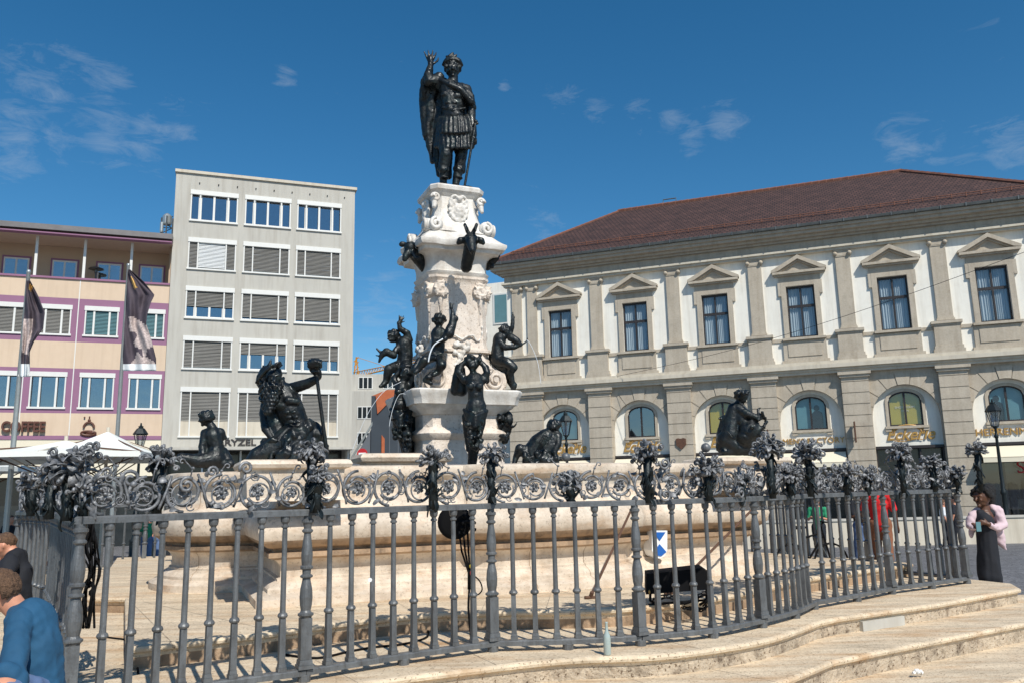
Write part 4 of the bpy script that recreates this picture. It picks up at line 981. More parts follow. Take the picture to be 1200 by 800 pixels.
def onV(x, y, v):
    """where the sight line through a photo point meets the upright plane v"""
    r = ray(x, y); n = Vector((VV.x, VV.y)); c = Vector((CX, CY)).dot(n) + v; t = c / (r.x * n.x + r.y * n.y)
    return Vector((r.x * t, r.y * t, CZ + r.z * t))
bm = BM()
prof = [(-.45, 1.70), (-.45, 1.97), (-.05, 1.975), (0, 1.96), (.02, 1.90), (0, 1.84), (-.06, 1.81), (-.10, 1.78), (-.12, 1.55), (-.08, 1.47), (.04, 1.43), (.13, 1.34), (.16, 1.22), (.13, 1.10), (.04, 1.02), (-.04, 1.0), (-.04, .965), (.02, .95), (.02, .90), (-.07, .87), (-.12, .82), (-.14, .78), (-.14, .66), (-.10, .645), (-.10, .62), (-.02, .58), (.02, .54), (.02, .50), (.10, .47), (.16, .44), (.16, ZI)]
slab(bm, OL, prof, cap_top=False, mi=[0] + [0 if k not in (13, 14, 15, 16, 17, 18) else 1 for k in range(len(prof))])  # rows under the torus: brown stain with the shadow band painted in
bs = obj('basin', bm, ['basin_stone', 'stained_shaded_stone'], fo, True)
for p in bs.data.polygons: p.use_smooth = True
md = bs.modifiers.new('e', 'EDGE_SPLIT'); md.split_angle = math.radians(40)
for i in range(3, len(OL), 5):   # upright joints between the blocks of the basin
    bm = BM()
    a = Vector(OL[i]); b = Vector(OL[(i + 1) % len(OL)]); d = (b - a).normalized(); nn = Vector((d.y, -d.x))
    pf = [(o + .0025, z) for o, z in prof[7:]]
    for (o0, z0), (o1, z1) in zip(pf[:-1], pf[1:]):
        p0, p1 = a + nn * o0, a + nn * o1; quad(bm, (p0.x - d.x * .004, p0.y - d.y * .004, z0), (p0.x + d.x * .004, p0.y + d.y * .004, z0), (p1.x + d.x * .004, p1.y + d.y * .004, z1), (p1.x - d.x * .004, p1.y - d.y * .004, z1))
    obj('block_joint', bm, 'stained_shaded_stone', fo)
bm = BM(); f = bm.faces.new([bm.verts.new((x, y, 1.80)) for x, y in OL]); wt = struct('water', bm, 'glass_clear')
# corner blocks that carry the river figures
for (u, v, lbl) in ((-2.9, -2.5, 0), (3.72, -2.5, 1), (-3.4, 4.1, 2), (2.95, 2.9, 3)):
    bm = BM(); w2 = .62
    P = [W(u - w2, v - w2 * .8), W(u + w2, v - w2 * .8), W(u + w2, v + w2 * .8), W(u - w2, v + w2 * .8)]
    slab(bm, [(p.x, p.y) for p in P], [(-.03, 2.035), (0, 2.02), (.02, 1.98), (0, 1.94), (-.06, 1.92), (-.08, 1.60), (-.03, 1.56)])
    obj('corner_block', bm, 'basin_stone', fo)
bm = BM(); P = [W(-1.9, -1.9), W(-.75, -1.9), W(-.6, -1.75), W(-.6, -1.3), W(-1.9, -1.3)]
slab(bm, [(p.x, p.y) for p in P], [(-.05, 2.16), (.0, 2.15), (.03, 2.1), (0, 2.05), (-.08, 2.03), (-.1, 1.6)]); obj('parapet', bm, 'basin_stone', fo)
# ---- column
def plan(s, ch, b, cd):
    P = []
    for k in range(4):
        c, sn = math.cos(k * PI / 2), math.sin(k * PI / 2); pts = []
        for i in range(13):
            t = -1 + 2 * i / 12; pts.append((t * (s - ch), -s - b * (math.cos(t * PI / 2) ** 2 - .75 * math.sin(t * PI) ** 2)))
        pts.append((s - ch * .5 + cd * .7, -(s - ch * .5 + cd * .7)))
        P += [(x * c - y * sn, x * sn + y * c) for x, y in pts]
    return P
def loft(bm, levels):
    rings = []
    for z, s, ch, b, cd in levels: rings.append([bm.verts.new(W(u, v, z)) for u, v in plan(s, ch, b, cd)])
    n = len(rings[0])
    for r in range(len(rings) - 1):
        for i in range(n): bm.faces.new([rings[r][i], rings[r][(i + 1) % n], rings[r + 1][(i + 1) % n], rings[r + 1][i]])
    bm.faces.new(rings[0][::-1]); bm.faces.new(rings[-1])
def stone(name, levels, m, parent=fo, ang=35):
    bm = BM(); loft(bm, levels); o = obj(name, bm, m, parent, True); md = o.modifiers.new('e', 'EDGE_SPLIT'); md.split_angle = math.radians(ang); return o
stone('pedestal', [(1.0, .86, .12, 0, 0), (1.75, .80, .12, 0, 0), (2.0, .70, .12, 0, 0), (2.30, .66, .12, 0, 0), (2.42, .66, .12, 0, 0), (2.47, .71, .12, 0, 0), (2.52, .73, .12, 0, 0), (2.56, .71, .12, 0, 0), (2.60, .66, .12, 0, 0), (2.62, .65, .12, 0, 0), (2.82, .66, .12, 0, 0)], 'shaft_marble')
stone('cornice_slab', [(2.821, .68, .1, 0, 0), (2.87, .72, .1, 0, 0), (2.92, .80, .1, 0, 0), (2.96, .82, .1, 0, 0), (2.965, .86, .1, 0, 0), (3.08, .885, .1, 0, 0), (3.12, .91, .1, 0, 0), (3.17, .92, .1, 0, 0), (3.195, .90, .1, 0, 0)], 'white_marble')
stone('volute_base', [(3.196, .70, .2, .0, .10), (3.35, .66, .2, 0, .09), (3.6, .58, .2, 0, .03), (3.8, .52, .16, 0, 0), (3.84, .50, .12, 0, 0)], 'shaft_marble')
stone('shaft', [(3.841, .55, .10, 0, 0), (3.88, .55, .10, 0, 0), (3.92, .50, .10, 0, 0), (4.0, .485, .10, 0, 0), (4.95, .475, .10, 0, 0), (5.02, .49, .1, 0, 0), (5.06, .52, .1, 0, 0), (5.10, .52, .1, 0, 0)], 'shaft_marble')
stone('capital', [(5.101, .50, .12, 0, 0), (5.14, .53, .14, .01, .01), (5.17, .54, .14, .01, .01), (5.19, .505, .14, .01, .02), (5.30, .51, .16, .02, .03), (5.40, .53, .18, .03, .05), (5.46, .57, .2, .05, .07), (5.48, .61, .2, .05, .08), (5.485, .68, .22, .07, .10), (5.54, .70, .22, .08, .10), (5.545, .75, .24, .10, .12), (5.59, .77, .24, .11, .13), (5.63, .77, .24, .11, .13), (5.67, .72, .24, .10, .12), (5.73, .66, .22, .06, .10), (5.78, .62, .2, .03, .08), (5.83, .58, .2, .03, .06)], 'white_marble')
stone('top_block', [(5.831, .60, .16, .0, .05), (5.95, .52, .14, 0, .03), (6.05, .44, .12, 0, 0), (6.25, .385, .1, 0, 0), (6.42, .375, .1, 0, 0), (6.50, .38, .1, 0, 0), (6.53, .41, .1, 0, 0), (6.58, .44, .1, 0, 0), (6.60, .47, .1, 0, 0), (6.66, .48, .1, 0, 0), (6.69, .46, .1, 0, 0)], 'white_marble')
# carved ornament
def spiral3(c, ex, ez, R, turns, r0, r1, a0=0, dirn=1, n=34, inner=.18):
    pts = []; rr = []
    for k in range(n + 1):
        t = k / n; a = a0 + dirn * turns * 2 * PI * t; rad = R * (1 - t * (1 - inner)); pts.append(c + ex * (rad * math.cos(a)) + ez * (rad * math.sin(a))); rr.append(r0 + (r1 - r0) * t)
    return pts, rr
EZ = Vector((0, 0, 1))
def disc(bm, c, n, R, t, sg=20):
    a = n.orthogonal().normalized(); b_ = n.cross(a).normalized(); r0 = [bm.verts.new(c - n * t + (a * math.cos(2 * PI * k / sg) + b_ * math.sin(2 * PI * k / sg)) * R) for k in range(sg)]; r1 = [bm.verts.new(v.co + n * 2 * t) for v in r0]
    bm.faces.new(r0[::-1]); bm.faces.new(r1)
    for k in range(sg): bm.faces.new([r0[k], r0[(k + 1) % sg], r1[(k + 1) % sg], r1[k]])
for k in range(4):
    ca, sa = math.cos(k * PI / 2), math.sin(k * PI / 2)
    ex = UU * ca + VV * sa; en = UU * sa - VV * ca  # face direction and outward normal
    P = lambda a, o, z: CC + ex * a + en * o + EZ * z
    for sg in (-1, 1):
        # big volutes at the foot of the shaft
        bm = BM(); pts, rr = spiral3(P(sg * .50, .72, 3.38), ex * sg, EZ, .155, 1.7, .026, .020, PI * .6, 1)
        pts = [P(sg * .30, .60, 3.75), P(sg * .36, .66, 3.62)] + pts; rr = [.04, .04] + rr
        tube(bm, pts, rr, 8); disc(bm, P(sg * .50, .72, 3.38), en, .045, .05)
        disc(bm, P(sg * .50, .60, 3.36), en, .185, .10); disc(bm, P(sg * .36, .55, 3.5), en, .15, .08)
        obj('volute', bm, 'shaft_marble', fo, False)
        bm = BM(); pts, rr = spiral3(P(sg * .34, .53, 4.86), ex * sg, EZ, .12, 1.5, .03, .035, PI * .7, -1)
        tube(bm, pts, rr, 8); disc(bm, P(sg * .34, .48, 4.86), en, .13, .06); cap(bm, P(sg * .34, .48, 4.70), P(sg * .34, .49, 4.50), .05, .02)
        for q in range(9): cap(bm, P(sg * .34, .50, 4.84), P(sg * (.34 + .13 * math.cos(q * .9)), .55 + .02 * (q % 2), 4.86 + .15 * math.sin(q * .9)), .022, .012, 6)
        obj('volute', remesh(bm, .012, 1, fine=.006, fscale=40, seed=k), 'shaft_marble', fo, True)
        bm = BM(); pts, rr = spiral3(P(sg * .40, .44, 6.44), ex * sg, EZ, .075, 1.3, .025, .03, 0, 1); tube(bm, pts, rr, 8); cap(bm, P(sg * .40, .40, 6.42), P(sg * .42, .43, 6.28), .06, .03); obj('scroll_ornament', bm, 'white_marble', fo, True)
        bm = BM(); pts, rr = spiral3(P(sg * .44, .60, 5.93), ex * sg, EZ, .10, 1.4, .03, .035, PI / 2, -1); tube(bm, pts, rr, 8); disc(bm, P(sg * .44, .54, 5.93), en, .12, .05); obj('scroll_ornament', bm, 'white_marble', fo, True)
    # cartouche on the top block, shell and frame on the shaft
    bm = BM(); ell(bm, P(0, .40, 6.24), (.13, .10, .17) if k % 2 == 0 else (.10, .13, .17))
    for q in range(14):
        a = q / 14 * 2 * PI; ell(bm, P(.15 * math.cos(a), .43, 6.25 + .18 * math.sin(a)), (.045, .045, .05), sub=1)
    for sg in (-1, 1): tube(bm, [P(0, .45, 6.44), P(sg * .06, .46, 6.50), P(sg * .12, .45, 6.47), P(sg * .17, .44, 6.36)], [.03, .035, .03, .02], 6)
    ell(bm, P(0, .45, 6.45), .06)
    bm = remesh(bm, .016, 1, fine=.012, fscale=22, seed=k); obj('cartouche', bm, 'white_marble', fo, True)
    bm = BM()
    for sg in (-1, 1):
        tube(bm, [P(sg * .28, .50, 4.02), P(sg * .20, .52, 4.12), P(sg * .10, .52, 4.10), P(0, .53, 4.03)], .022, 6)
        tube(bm, [P(sg * .30, .495, 4.02), P(sg * .36, .50, 4.12), P(sg * .37, .49, 4.28)], .018, 6)
    for q in range(16):
        a = q * .7; ell(bm, P(.12 * math.cos(a * 1.7), .55, 3.75 + .22 * math.sin(a)), (.06, .06, .05), sub=1)
    bm = remesh(bm, .016, 1, fine=.015, fscale=20, seed=k); obj('shell_ornament', bm, 'white_marble', fo, True)
    bm = BM()   # sunk panel frame: raised border
    for (a, z0, z1) in ((-.33, 4.3, 4.62), (.33, 4.3, 4.62)): tube(bm, [P(a, .483, z0), P(a, .483, z1)], .012, 5)
    obj('panel_border', bm, 'shaft_marble', fo)
# ================================================================== BRONZE FIGURES (solid volumes, life size, at their own distance)
class Fig:
    def __init__(s, x0, y0, sc, Y): s.x0, s.y0, s.sc, s.Y = x0, y0, sc, Y; s.bm = BM()
    def P(s, x, y, d=0): return atY(s.x0 + x / s.sc, s.y0 + y / s.sc, s.Y + d)
    def r(s, v): return v / s.sc * s.Y / 935.
    def c(s, a, b, r1, r2=None): cap(s.bm, s.P(*a), s.P(*b), s.r(r1), s.r(r2 if r2 else r1)); return s
    def chain(s, pts, rs):
        for i in range(len(pts) - 1): s.c(pts[i], pts[i + 1], rs[i], rs[i + 1])
        return s
    def e(s, a, rx, ry=None, rz=None, rot=None): ell(s.bm, s.P(*a), (s.r(rx), s.r(ry or rx), s.r(rz or rx)), rot); return s
    def head(s, a, R, yaw=0., tilt=0., beard=False, face=True):
        """skull, jaw, nose, brow, eyes, ears; yaw 0 looks at the camera, + to picture right"""
        c = s.P(*a); R = s.r(R); f = Vector((math.sin(yaw), -math.cos(yaw), -tilt)).normalized(); rt = Vector((math.cos(yaw), math.sin(yaw), 0)); up = rt.cross(f) * -1
        if up.z < 0: up = -up
        ell(s.bm, c, (R * .86, R * .95, R)); ell(s.bm, c + f * R * .25 - up * R * .55, (R * .58, R * .62, R * .55))
        if face:
            cap(s.bm, c + f * R * .88 + up * R * .15, c + f * R * 1.14 - up * R * .18, R * .10, R * .16, 8)
            cap(s.bm, c + f * R * .84 + rt * R * .42 + up * R * .24, c + f * R * .84 - rt * R * .42 + up * R * .24, R * .11, R * .11, 8)
            for sg in (-1, 1):
                ell(s.bm, c + f * R * .80 + rt * R * .32 * sg - up * R * .22, (R * .2,) * 3); ell(s.bm, c + rt * R * .88 * sg - up * R * .05, (R * .12, R * .2, R * .26))
                ell(s.bm, c + f * R * .86 + rt * R * .30 * sg + up * R * .05, (R * .12,) * 3)
            cap(s.bm, c + f * R * .86 + rt * R * .16 - up * R * .50, c + f * R * .86 - rt * R * .16 - up * R * .50, R * .1, R * .1, 8)
            ell(s.bm, c + f * R * .80 - up * R * .86, (R * .22,) * 3)
        s.hc, s.hR, s.hf, s.hr, s.hu = c, R, f, rt, up
        return s
    def curls(s, n, rad=1.0, sz=.2, lo=-.3, seed=1, crown=0):
        rn = random.Random(seed)
        for i in range(n):
            z = rn.uniform(lo, 1); a = rn.uniform(0, 2 * PI); q = math.sqrt(max(0, 1 - z * z)); d = s.hr * (q * math.cos(a)) + s.hf * (q * math.sin(a)) + s.hu * z
            if d.dot(s.hf) > .62 and z < .45: continue
            ell(s.bm, s.hc + d * s.hR * rad, (s.hR * sz * rn.uniform(.7, 1.3),) * 3, sub=1)
        return s
    def wreath(s, n=14, tall=.5, seed=2, sz=.13):
        rn = random.Random(seed)
        for i in range(n):
            a = 2 * PI * i / n; d = s.hr * math.cos(a) + s.hf * math.sin(a); b = s.hc + d * s.hR * .9 + s.hu * s.hR * .5
            cap(s.bm, b, b + (d * .25 + s.hu).normalized() * s.hR * tall * rn.uniform(.6, 1.3) + s.hr * rn.uniform(-.2, .2) * s.hR, s.hR * sz, s.hR * sz * .35, 6)
        return s
    def hand(s, wrist, dirn, side, L=14, spread=.35, curl=0., thumb=1, pr=1.):
        """palm, four unequal fingers with a knuckle, thumb from the side; dirn/side = picture-plane direction vectors"""
        w_ = s.P(*wrist); d = Vector((dirn[0], dirn[2] if len(dirn) > 2 else 0, -dirn[1])).normalized(); sd_ = Vector((side[0], 0, -side[1])).normalized(); n_ = d.cross(sd_).normalized(); L = s.r(L) * pr
        cap(s.bm, w_, w_ + d * L * .5, L * .17, L * .2, 8)
        for i, (k, ln) in enumerate(((-1.5, .72), (-.5, .9), (.5, .95), (1.5, .84))):
            b = w_ + d * L * .5 + sd_ * (-k) * L * .13; a = d + sd_ * (-k) * spread * .22
            mid = b + a.normalized() * L * ln * .32; tip = mid + (a.normalized() + n_ * curl).normalized() * L * ln * .34
            cap(s.bm, b, mid, L * .075, L * .068, 6); cap(s.bm, mid, tip, L * .068, L * .05, 6)
            cap(s.bm, w_ + d * L * .2, b, L * .08, L * .08, 6)
        b = w_ + d * L * .18 + sd_ * thumb * L * .18; m_ = b + (d * .5 + sd_ * thumb * .8).normalized() * L * .3; t = m_ + (d * .9 + sd_ * thumb * .3).normalized() * L * .24
        cap(s.bm, b, m_, L * .09, L * .075, 6); cap(s.bm, m_, t, L * .075, L * .055, 6)
        return s
    def done(s, name, label, cat, vox=.02, smooth=2, disp=.0, dscale=8, fine=.006, fscale=26, group=None, loc=None, mat_='bronze', stretch=1., seed=1, parent=None):
        b = remesh(s.bm, vox, smooth, disp, dscale, fine, fscale, seed, stretch)
        if parent is not None: return obj(name, b, mat_, parent, True)
        o = obj(name, b, mat_, None, True, loc=loc or s.P(s.bx, s.by)); return tag(o, label, cat, group)
# ---- Augustus
au = thing('bronze_emperor_statue', atY(528, 222, 13.35), 'bronze emperor statue in armour with raised right hand, on top of the column', 'statue')
f = Fig(440, 40, 4, 13.35)
f.head((361, 168), 43, yaw=.12, tilt=.25).curls(70, .93, .2, .05, 3)
for k in range(34):   # laurel wreath, leaves overlapping over the brow
    a = PI * (k / 33.) ; f.e((361 - 42 * math.cos(a), 140 - 30 * math.sin(a) + (k % 3) * 5, -.10 * math.sin(a)), 6 + 2 * (k % 3), None, 8)
f.chain([(350, 108), (362, 92)], [14, 7]); f.chain([(366, 112), (378, 100)], [12, 6]); f.chain([(338, 118), (334, 106)], [10, 6])
f.chain([(365, 200), (362, 232)], [24, 28])
f.chain([(305, 240, .0), (408, 262, .02)], [32, 32]); f.chain([(345, 262, 0), (352, 325, -.02), (366, 400, 0)], [52, 46, 52]); f.chain([(385, 270, 0), (378, 335, 0)], [44, 44])
for x, y, r_ in ((330, 282, 26), (380, 290, 26)): f.e((x, y, -.14), r_, 12, 18)
for k in range(2):
    for sg in (-1, 1): f.e((354 + 15 * sg + k * 5, 322 + k * 20, -.17), 14, 7, 9)
f.e((368, 378, -.13), 38, 20, 24); f.chain([(314, 345, -.12), (365, 358, -.19), (420, 348, -.08)], [6, 7, 6])
f.chain([(300, 215, -.1), (350, 238, -.19), (400, 262, -.17), (448, 318, -.08)], [12, 13, 15, 20])
f.chain([(298, 205, 0), (280, 235, .05)], [28, 32])
f.chain([(288, 225, -.02), (252, 222, -.10), (248, 195, -.12), (258, 150, -.15)], [34, 28, 24, 15])
f.hand((258, 152, -.15), (.0, -1), (1, 0), 78, 1.2, .1, 1)
f.chain([(425, 262, .03), (446, 330, .06), (450, 400, .02), (462, 474, -.08)], [28, 26, 22, 15]); f.hand((460, 468, -.08), (.1, 1), (-1, 0), 52, .1, .9, 1)
f.e((368, 440, 0), 66, 44, 50)
for n, xa, xb, y0, y1, w_ in ((12, 290, 450, 400, 526, 9), (11, 300, 442, 392, 455, 9)):
    for k in range(n):
        t = k / (n - 1); a = PI * t; x = xa + (xb - xa) * (.5 - .5 * math.cos(a)); dd = -.19 * math.sin(a)
        f.chain([(368 + (x - 368) * .82, y0, dd * .8), (368 + (x - 368) * .95, (y0 + y1) / 2, dd * .95 - .01 * (y1 < 500)), (x, y1 + 8 * math.sin(a), dd - .02 - .03 * (y1 < 500))], [w_, w_ + 2, w_ + 1])
    for k in range(n):
        t = k / (n - 1); a = PI * t; f.chain([(xa + 14 + (xb - xa - 28) * (.5 - .5 * math.cos(a)), y0, .12 * math.sin(a)), (xa + (xb - xa) * (.5 - .5 * math.cos(a)), y1, .17 * math.sin(a))], [16, 17])
f.chain([(328, 495, -.02), (330, 560, -.12), (320, 620, -.08), (318, 690, -.05), (318, 706, -.05)], [42, 31, 27, 18, 19]); f.e((330, 562, -.18), 18, 14, 20); f.chain([(318, 710, 0), (308, 718, -.24)], [19, 13])
f.chain([(402, 495, .05), (402, 570, .03), (392, 630, .05), (376, 700, .0)], [42, 30, 26, 18]); f.chain([(376, 712, .05), (374, 722, -.2)], [19, 14])
for x, d in ((320, -.09), (386, .02)):
    for k in range(6): f.e((x - 22 + k * 8 + (6 if x > 350 else 0), 632 + 5 * (k % 2), d - .07 * math.sin(PI * k / 5)), 9, 9, 14)
    f.e((x + 2, 676, d - .02), 24, 24, 7)
f.done('body', None, None, .0125, 1, fine=.005, fscale=30, parent=au)
f = Fig(440, 40, 4, 13.35)   # cloak
for (pts, rs) in (([(288, 215, .10), (245, 260, .14), (236, 330, .18), (232, 390, .20), (238, 480, .22)], [30, 30, 26, 24, 20]), ([(290, 240, .16), (262, 340, .20), (250, 440, .22), (258, 530, .24), (266, 600, .24)], [34, 34, 28, 24, 14]), ([(320, 240, .2), (296, 400, .24), (288, 520, .26), (300, 660, .2)], [36, 36, 32, 16]),
                  ([(350, 250, .2), (340, 400, .26), (335, 540, .25), (340, 670, .2)], [36, 38, 32, 18]), ([(400, 260, .18), (405, 400, .22), (402, 540, .2), (405, 640, .2)], [34, 34, 30, 14]), ([(400, 262, -.06), (440, 300, 0), (462, 345, .02)], [20, 24, 9]),
                  ([(232, 205, -.02), (224, 225, .0), (228, 300, .1)], [12, 12, 14]), ([(228, 380, .18), (218, 395, .2)], [12, 5]), ([(240, 480, .2), (224, 498, .2)], [12, 4])): f.chain(pts, rs)
f.done('cloak', None, None, .016, 1, disp=.05, dscale=5.5, fine=.006, fscale=24, parent=au, stretch=.3)
f = Fig(440, 40, 4, 13.35); f.chain([(470, 412, -.12), (415, 732, -.15)], [6, 6]); f.e((470, 412, -.12), 11); f.chain([(462, 424, -.12), (478, 420, -.12)], [6, 6]); obj('sceptre', f.bm, 'bronze', au, True)
f = Fig(440, 40, 4, 13.35)
f.e((365, 742, .02), 92, 80, 22); f.e((420, 742, .1), 60, 60, 26); f.e((310, 742, 0), 40, 60, 22); f.chain([(440, 738, .05), (472, 752, .05)], [16, 10])
f.done('bronze_ground', None, None, .025, 2, disp=.02, dscale=8, parent=au)
# ---- goat heads under the capital
def goat(x, y, Y, dx, name_lab, k):
    f = Fig(430, 210, 4.21, Y); X = lambda a: x + a * dx
    f.chain([(X(-25), y + 145, .25), (X(-12), y + 90, .12), (X(0), y + 30, 0)], [30, 32, 34]); f.e((x, y + 5, -.05), 36, 34, 32)
    f.chain([(X(0), y + 15, -.1), (X(8), y + 62, -.22)], [30, 17]); f.chain([(X(8), y + 62, -.22), (X(8), y + 88, -.2)], [9, 4])
    for sg in (-1, 1):
        f.chain([(x + sg * 24, y + 4, 0), (x + sg * 50, y + 14, -.04), (x + sg * 60, y + 24, -.04)], [12, 19, 13])
        pts = [(x + sg * (10 + 3.2 * t) + 9 * sg * math.sin(t * .6), y - 20 - 46 * math.sin(t * .40), -.02 - .025 * t) for t in range(8)]
        f.chain(pts, [11, 11, 10, 9, 8, 7, 6, 5]); f.e((x + sg * 17, y + 12, -.16), 6)
    f.bx, f.by = x, y; return f.done('goat_head', name_lab, 'goat head', .014, 1, fine=.005, fscale=26, group='bronze goat heads under the capital', seed=k)
goat(512, 290, 12.35, .9, 'bronze horned goat head at the front of the capital facing the square', 1)
f = Fig(430, 210, 4.21, 12.9)
f.chain([(290, 452, .3), (252, 385, .1), (215, 340, -.05)], [22, 36, 34]); f.chain([(215, 345, -.05), (190, 385, -.12), (186, 395, -.12)], [28, 17, 14]); f.chain([(210, 330, 0), (185, 322, .0), (172, 322, 0)], [12, 13, 15])
f.chain([(225, 325, -.1), (240, 318, -.15), (248, 340, -.2)], [9, 8, 6]); f.chain([(225, 360, -.1), (242, 390, -.2), (262, 385, -.2)], [14, 12, 6]); f.bx, f.by = 250, 390
f.done('goat_head', 'bronze goat head at the left side of the capital, seen in profile', 'goat head', .014, 1, fine=.005, group='bronze goat heads under the capital')
f = Fig(430, 210, 4.21, 13.3); f.chain([(596, 438, .2), (615, 412, 0), (640, 392, -.05)], [16, 20, 14]); f.chain([(640, 390, 0), (655, 380, 0)], [8, 5]); f.e((615, 430, -.05), 14); f.bx, f.by = 610, 420
f.done('goat_head', 'bronze goat head at the right side of the capital, mostly hidden', 'goat head', .014, 1, group='bronze goat heads under the capital')
# ---- putti on the shaft volutes
Z = (420, 350, 3.636)
gp = 'bronze boys sitting round the column'
f = Fig(*Z, 13.3)   # A left
f.head((150, 160), 29, -.5, -.2).curls(50, .92, .26, -.4, 4); f.chain([(180, 182), (188, 195)], [15, 18]); f.chain([(195, 195, 0), (200, 240, 0), (195, 275, 0)], [36, 33, 34])
f.chain([(216, 176, 0), (208, 148, -.03), (178, 128, -.08), (172, 104, -.1)], [17, 15, 12, 9]); f.hand((172, 108, -.1), (.45, -1), (1, .2), 40, 1.0, 0, 1)
f.chain([(180, 195, -.05), (150, 232, -.14), (128, 235, -.16)], [15, 13, 11]); f.chain([(150, 240, -.16), (120, 225, -.2), (100, 240, -.2), (88, 268, -.2)], [16, 17, 11, 5]); f.chain([(118, 228, -.18), (92, 226, -.2), (78, 212, -.2)], [8, 6, 4]); f.chain([(110, 235, -.18), (96, 244, -.2), (75, 240, -.2)], [7, 4, 3])
f.chain([(185, 280, 0), (130, 300, -.2), (118, 350, -.18), (104, 366, -.22)], [26, 22, 14, 11]); f.chain([(108, 368, -.18), (92, 372, -.25)], [10, 7]); f.chain([(205, 285, -.1), (185, 320, -.28), (210, 360, -.2)], [26, 20, 13])
f.bx, f.by = 195, 290; f.done('bronze_boy', 'bronze boy holding a spouting fish with one arm thrown up, left side of the column', 'statue', .013, 1, fine=.004, group=gp)
f = Fig(*Z, 12.5)   # C front left
f.head((344, 92), 29, .2, .3).curls(60, .95, .26, -.4, 6); f.chain([(342, 122), (340, 140)], [13, 18]); f.chain([(325, 148, 0), (362, 146, 0)], [16, 16]); f.chain([(342, 150, 0), (340, 190, -.02), (338, 235, 0)], [33, 29, 31])
f.chain([(366, 146, -.02), (388, 160, -.1), (405, 120, -.14), (412, 92, -.12)], [15, 14, 12, 10]); f.e((412, 86, -.12), 15)
f.chain([(322, 150, 0), (325, 188, -.12), (365, 176, -.2)], [15, 13, 11]); f.e((368, 172, -.2), 13)
f.chain([(365, 168, -.18), (385, 150, -.16), (400, 110, -.14), (402, 60, -.14), (396, 36, -.14)], [12, 24, 18, 9, 5]); f.chain([(396, 38, -.14), (392, 20, -.14)], [9, 4]); f.chain([(396, 36, -.14), (404, 22, -.14)], [7, 3])
f.chain([(325, 240, 0), (282, 262, -.22), (255, 300, -.2), (243, 312, -.24)], [25, 21, 14, 10]); f.chain([(350, 245, 0), (355, 282, -.24), (338, 312, -.18), (322, 322, -.24)], [25, 21, 14, 10]); f.chain([(240, 300, -.1), (262, 260, -.05)], [18, 14])
f.e((300, 335, -.2), 20, 18, 16); f.chain([(285, 345, -.2), (310, 360, -.2)], [12, 9]); f.e((310, 322, -.2), 14)
f.bx, f.by = 340, 260; f.done('bronze_boy', 'bronze boy hugging an upright fish that spouts water, front of the column', 'statue', .013, 1, fine=.004, group=gp)
f = Fig(*Z, 13.2)   # E right
f.head((622, 136), 26, .9, .3).curls(45, .95, .26, -.4, 8); f.chain([(612, 152), (605, 165)], [13, 17]); f.chain([(602, 172, 0), (594, 210, 0), (592, 250, 0)], [29, 27, 30])
f.chain([(618, 165, 0), (645, 150, -.05), (656, 120, -.08), (658, 88, -.08)], [13, 12, 10, 8]); f.chain([(658, 92, -.08), (657, 60, -.08)], [8, 4]); f.chain([(655, 95, -.08), (664, 80, -.08)], [7, 4])
f.chain([(600, 180, -.05), (625, 208, -.1), (665, 206, -.12), (690, 196, -.12)], [15, 13, 11, 8]); f.chain([(650, 165, -.1), (675, 180, -.12), (690, 196, -.12)], [18, 16, 10]); f.chain([(690, 198, -.12), (712, 186, -.12), (721, 168, -.12)], [5, 4, 3])
f.chain([(592, 262, 0), (635, 272, -.12), (660, 292, -.14), (648, 312, -.12), (655, 350, -.1)], [27, 23, 19, 15, 12]); f.chain([(600, 282, .05), (625, 300, .0), (645, 350, .0), (662, 385, -.05)], [25, 20, 14, 9]); f.e((662, 368, -.08), 15, 14, 18); f.chain([(575, 250, .1), (590, 270, .1)], [22, 22])
f.bx, f.by = 595, 280; f.done('bronze_boy', 'bronze boy bent over a shell spout, right side of the column', 'statue', .013, 1, fine=.004, group=gp)
# ---- herms
gh = 'bronze half figures against the pedestal'
def garland(f, x, y0, y1, w0, w1, d, n, seed):
    rn = random.Random(seed)
    for i in range(n):
        t = rn.random(); y = y0 + (y1 - y0) * t; wd = w0 + (w1 - w0) * t; f.e((x + rn.uniform(-1, 1) * wd + (8 * t if x > 400 else 12 * t), y, d + rn.uniform(-.12, .05)), rn.uniform(6, 13), None, rn.uniform(6, 14))
f = Fig(*Z, 12.1)   # D front
f.head((487, 282), 27, -.1, .1).curls(40, .95, .24, 0, 3)
for k in range(22): rn = random.Random(k); f.e((487 + rn.uniform(-34, 34), 250 + rn.uniform(-12, 14), rn.uniform(-.08, .08)), rn.uniform(8, 13))
f.chain([(488, 308), (490, 330)], [14, 18]); f.chain([(455, 345, 0), (532, 345, 0)], [18, 18]); f.chain([(495, 350, 0), (500, 400, -.02), (502, 450, 0)], [40, 33, 36])
for sg in (-1, 1): f.e((496 + sg * 20, 372, -.13), 17, 14, 16)
f.chain([(452, 345, .02), (428, 312, .0), (436, 285, .02), (462, 262, .03)], [17, 15, 13, 10]); f.chain([(533, 345, .02), (548, 312, .0), (536, 285, .02), (516, 262, .03)], [17, 15, 13, 10])
f.chain([(425, 290, .12), (420, 340, .16), (412, 390, .2)], [14, 22, 22]); f.chain([(440, 300, .15), (440, 390, .2)], [16, 26]); f.chain([(545, 290, .12), (548, 350, .16)], [12, 12])
f.chain([(502, 460, 0), (502, 520, 0), (496, 600, .1), (484, 700, .22)], [44, 42, 28, 20])
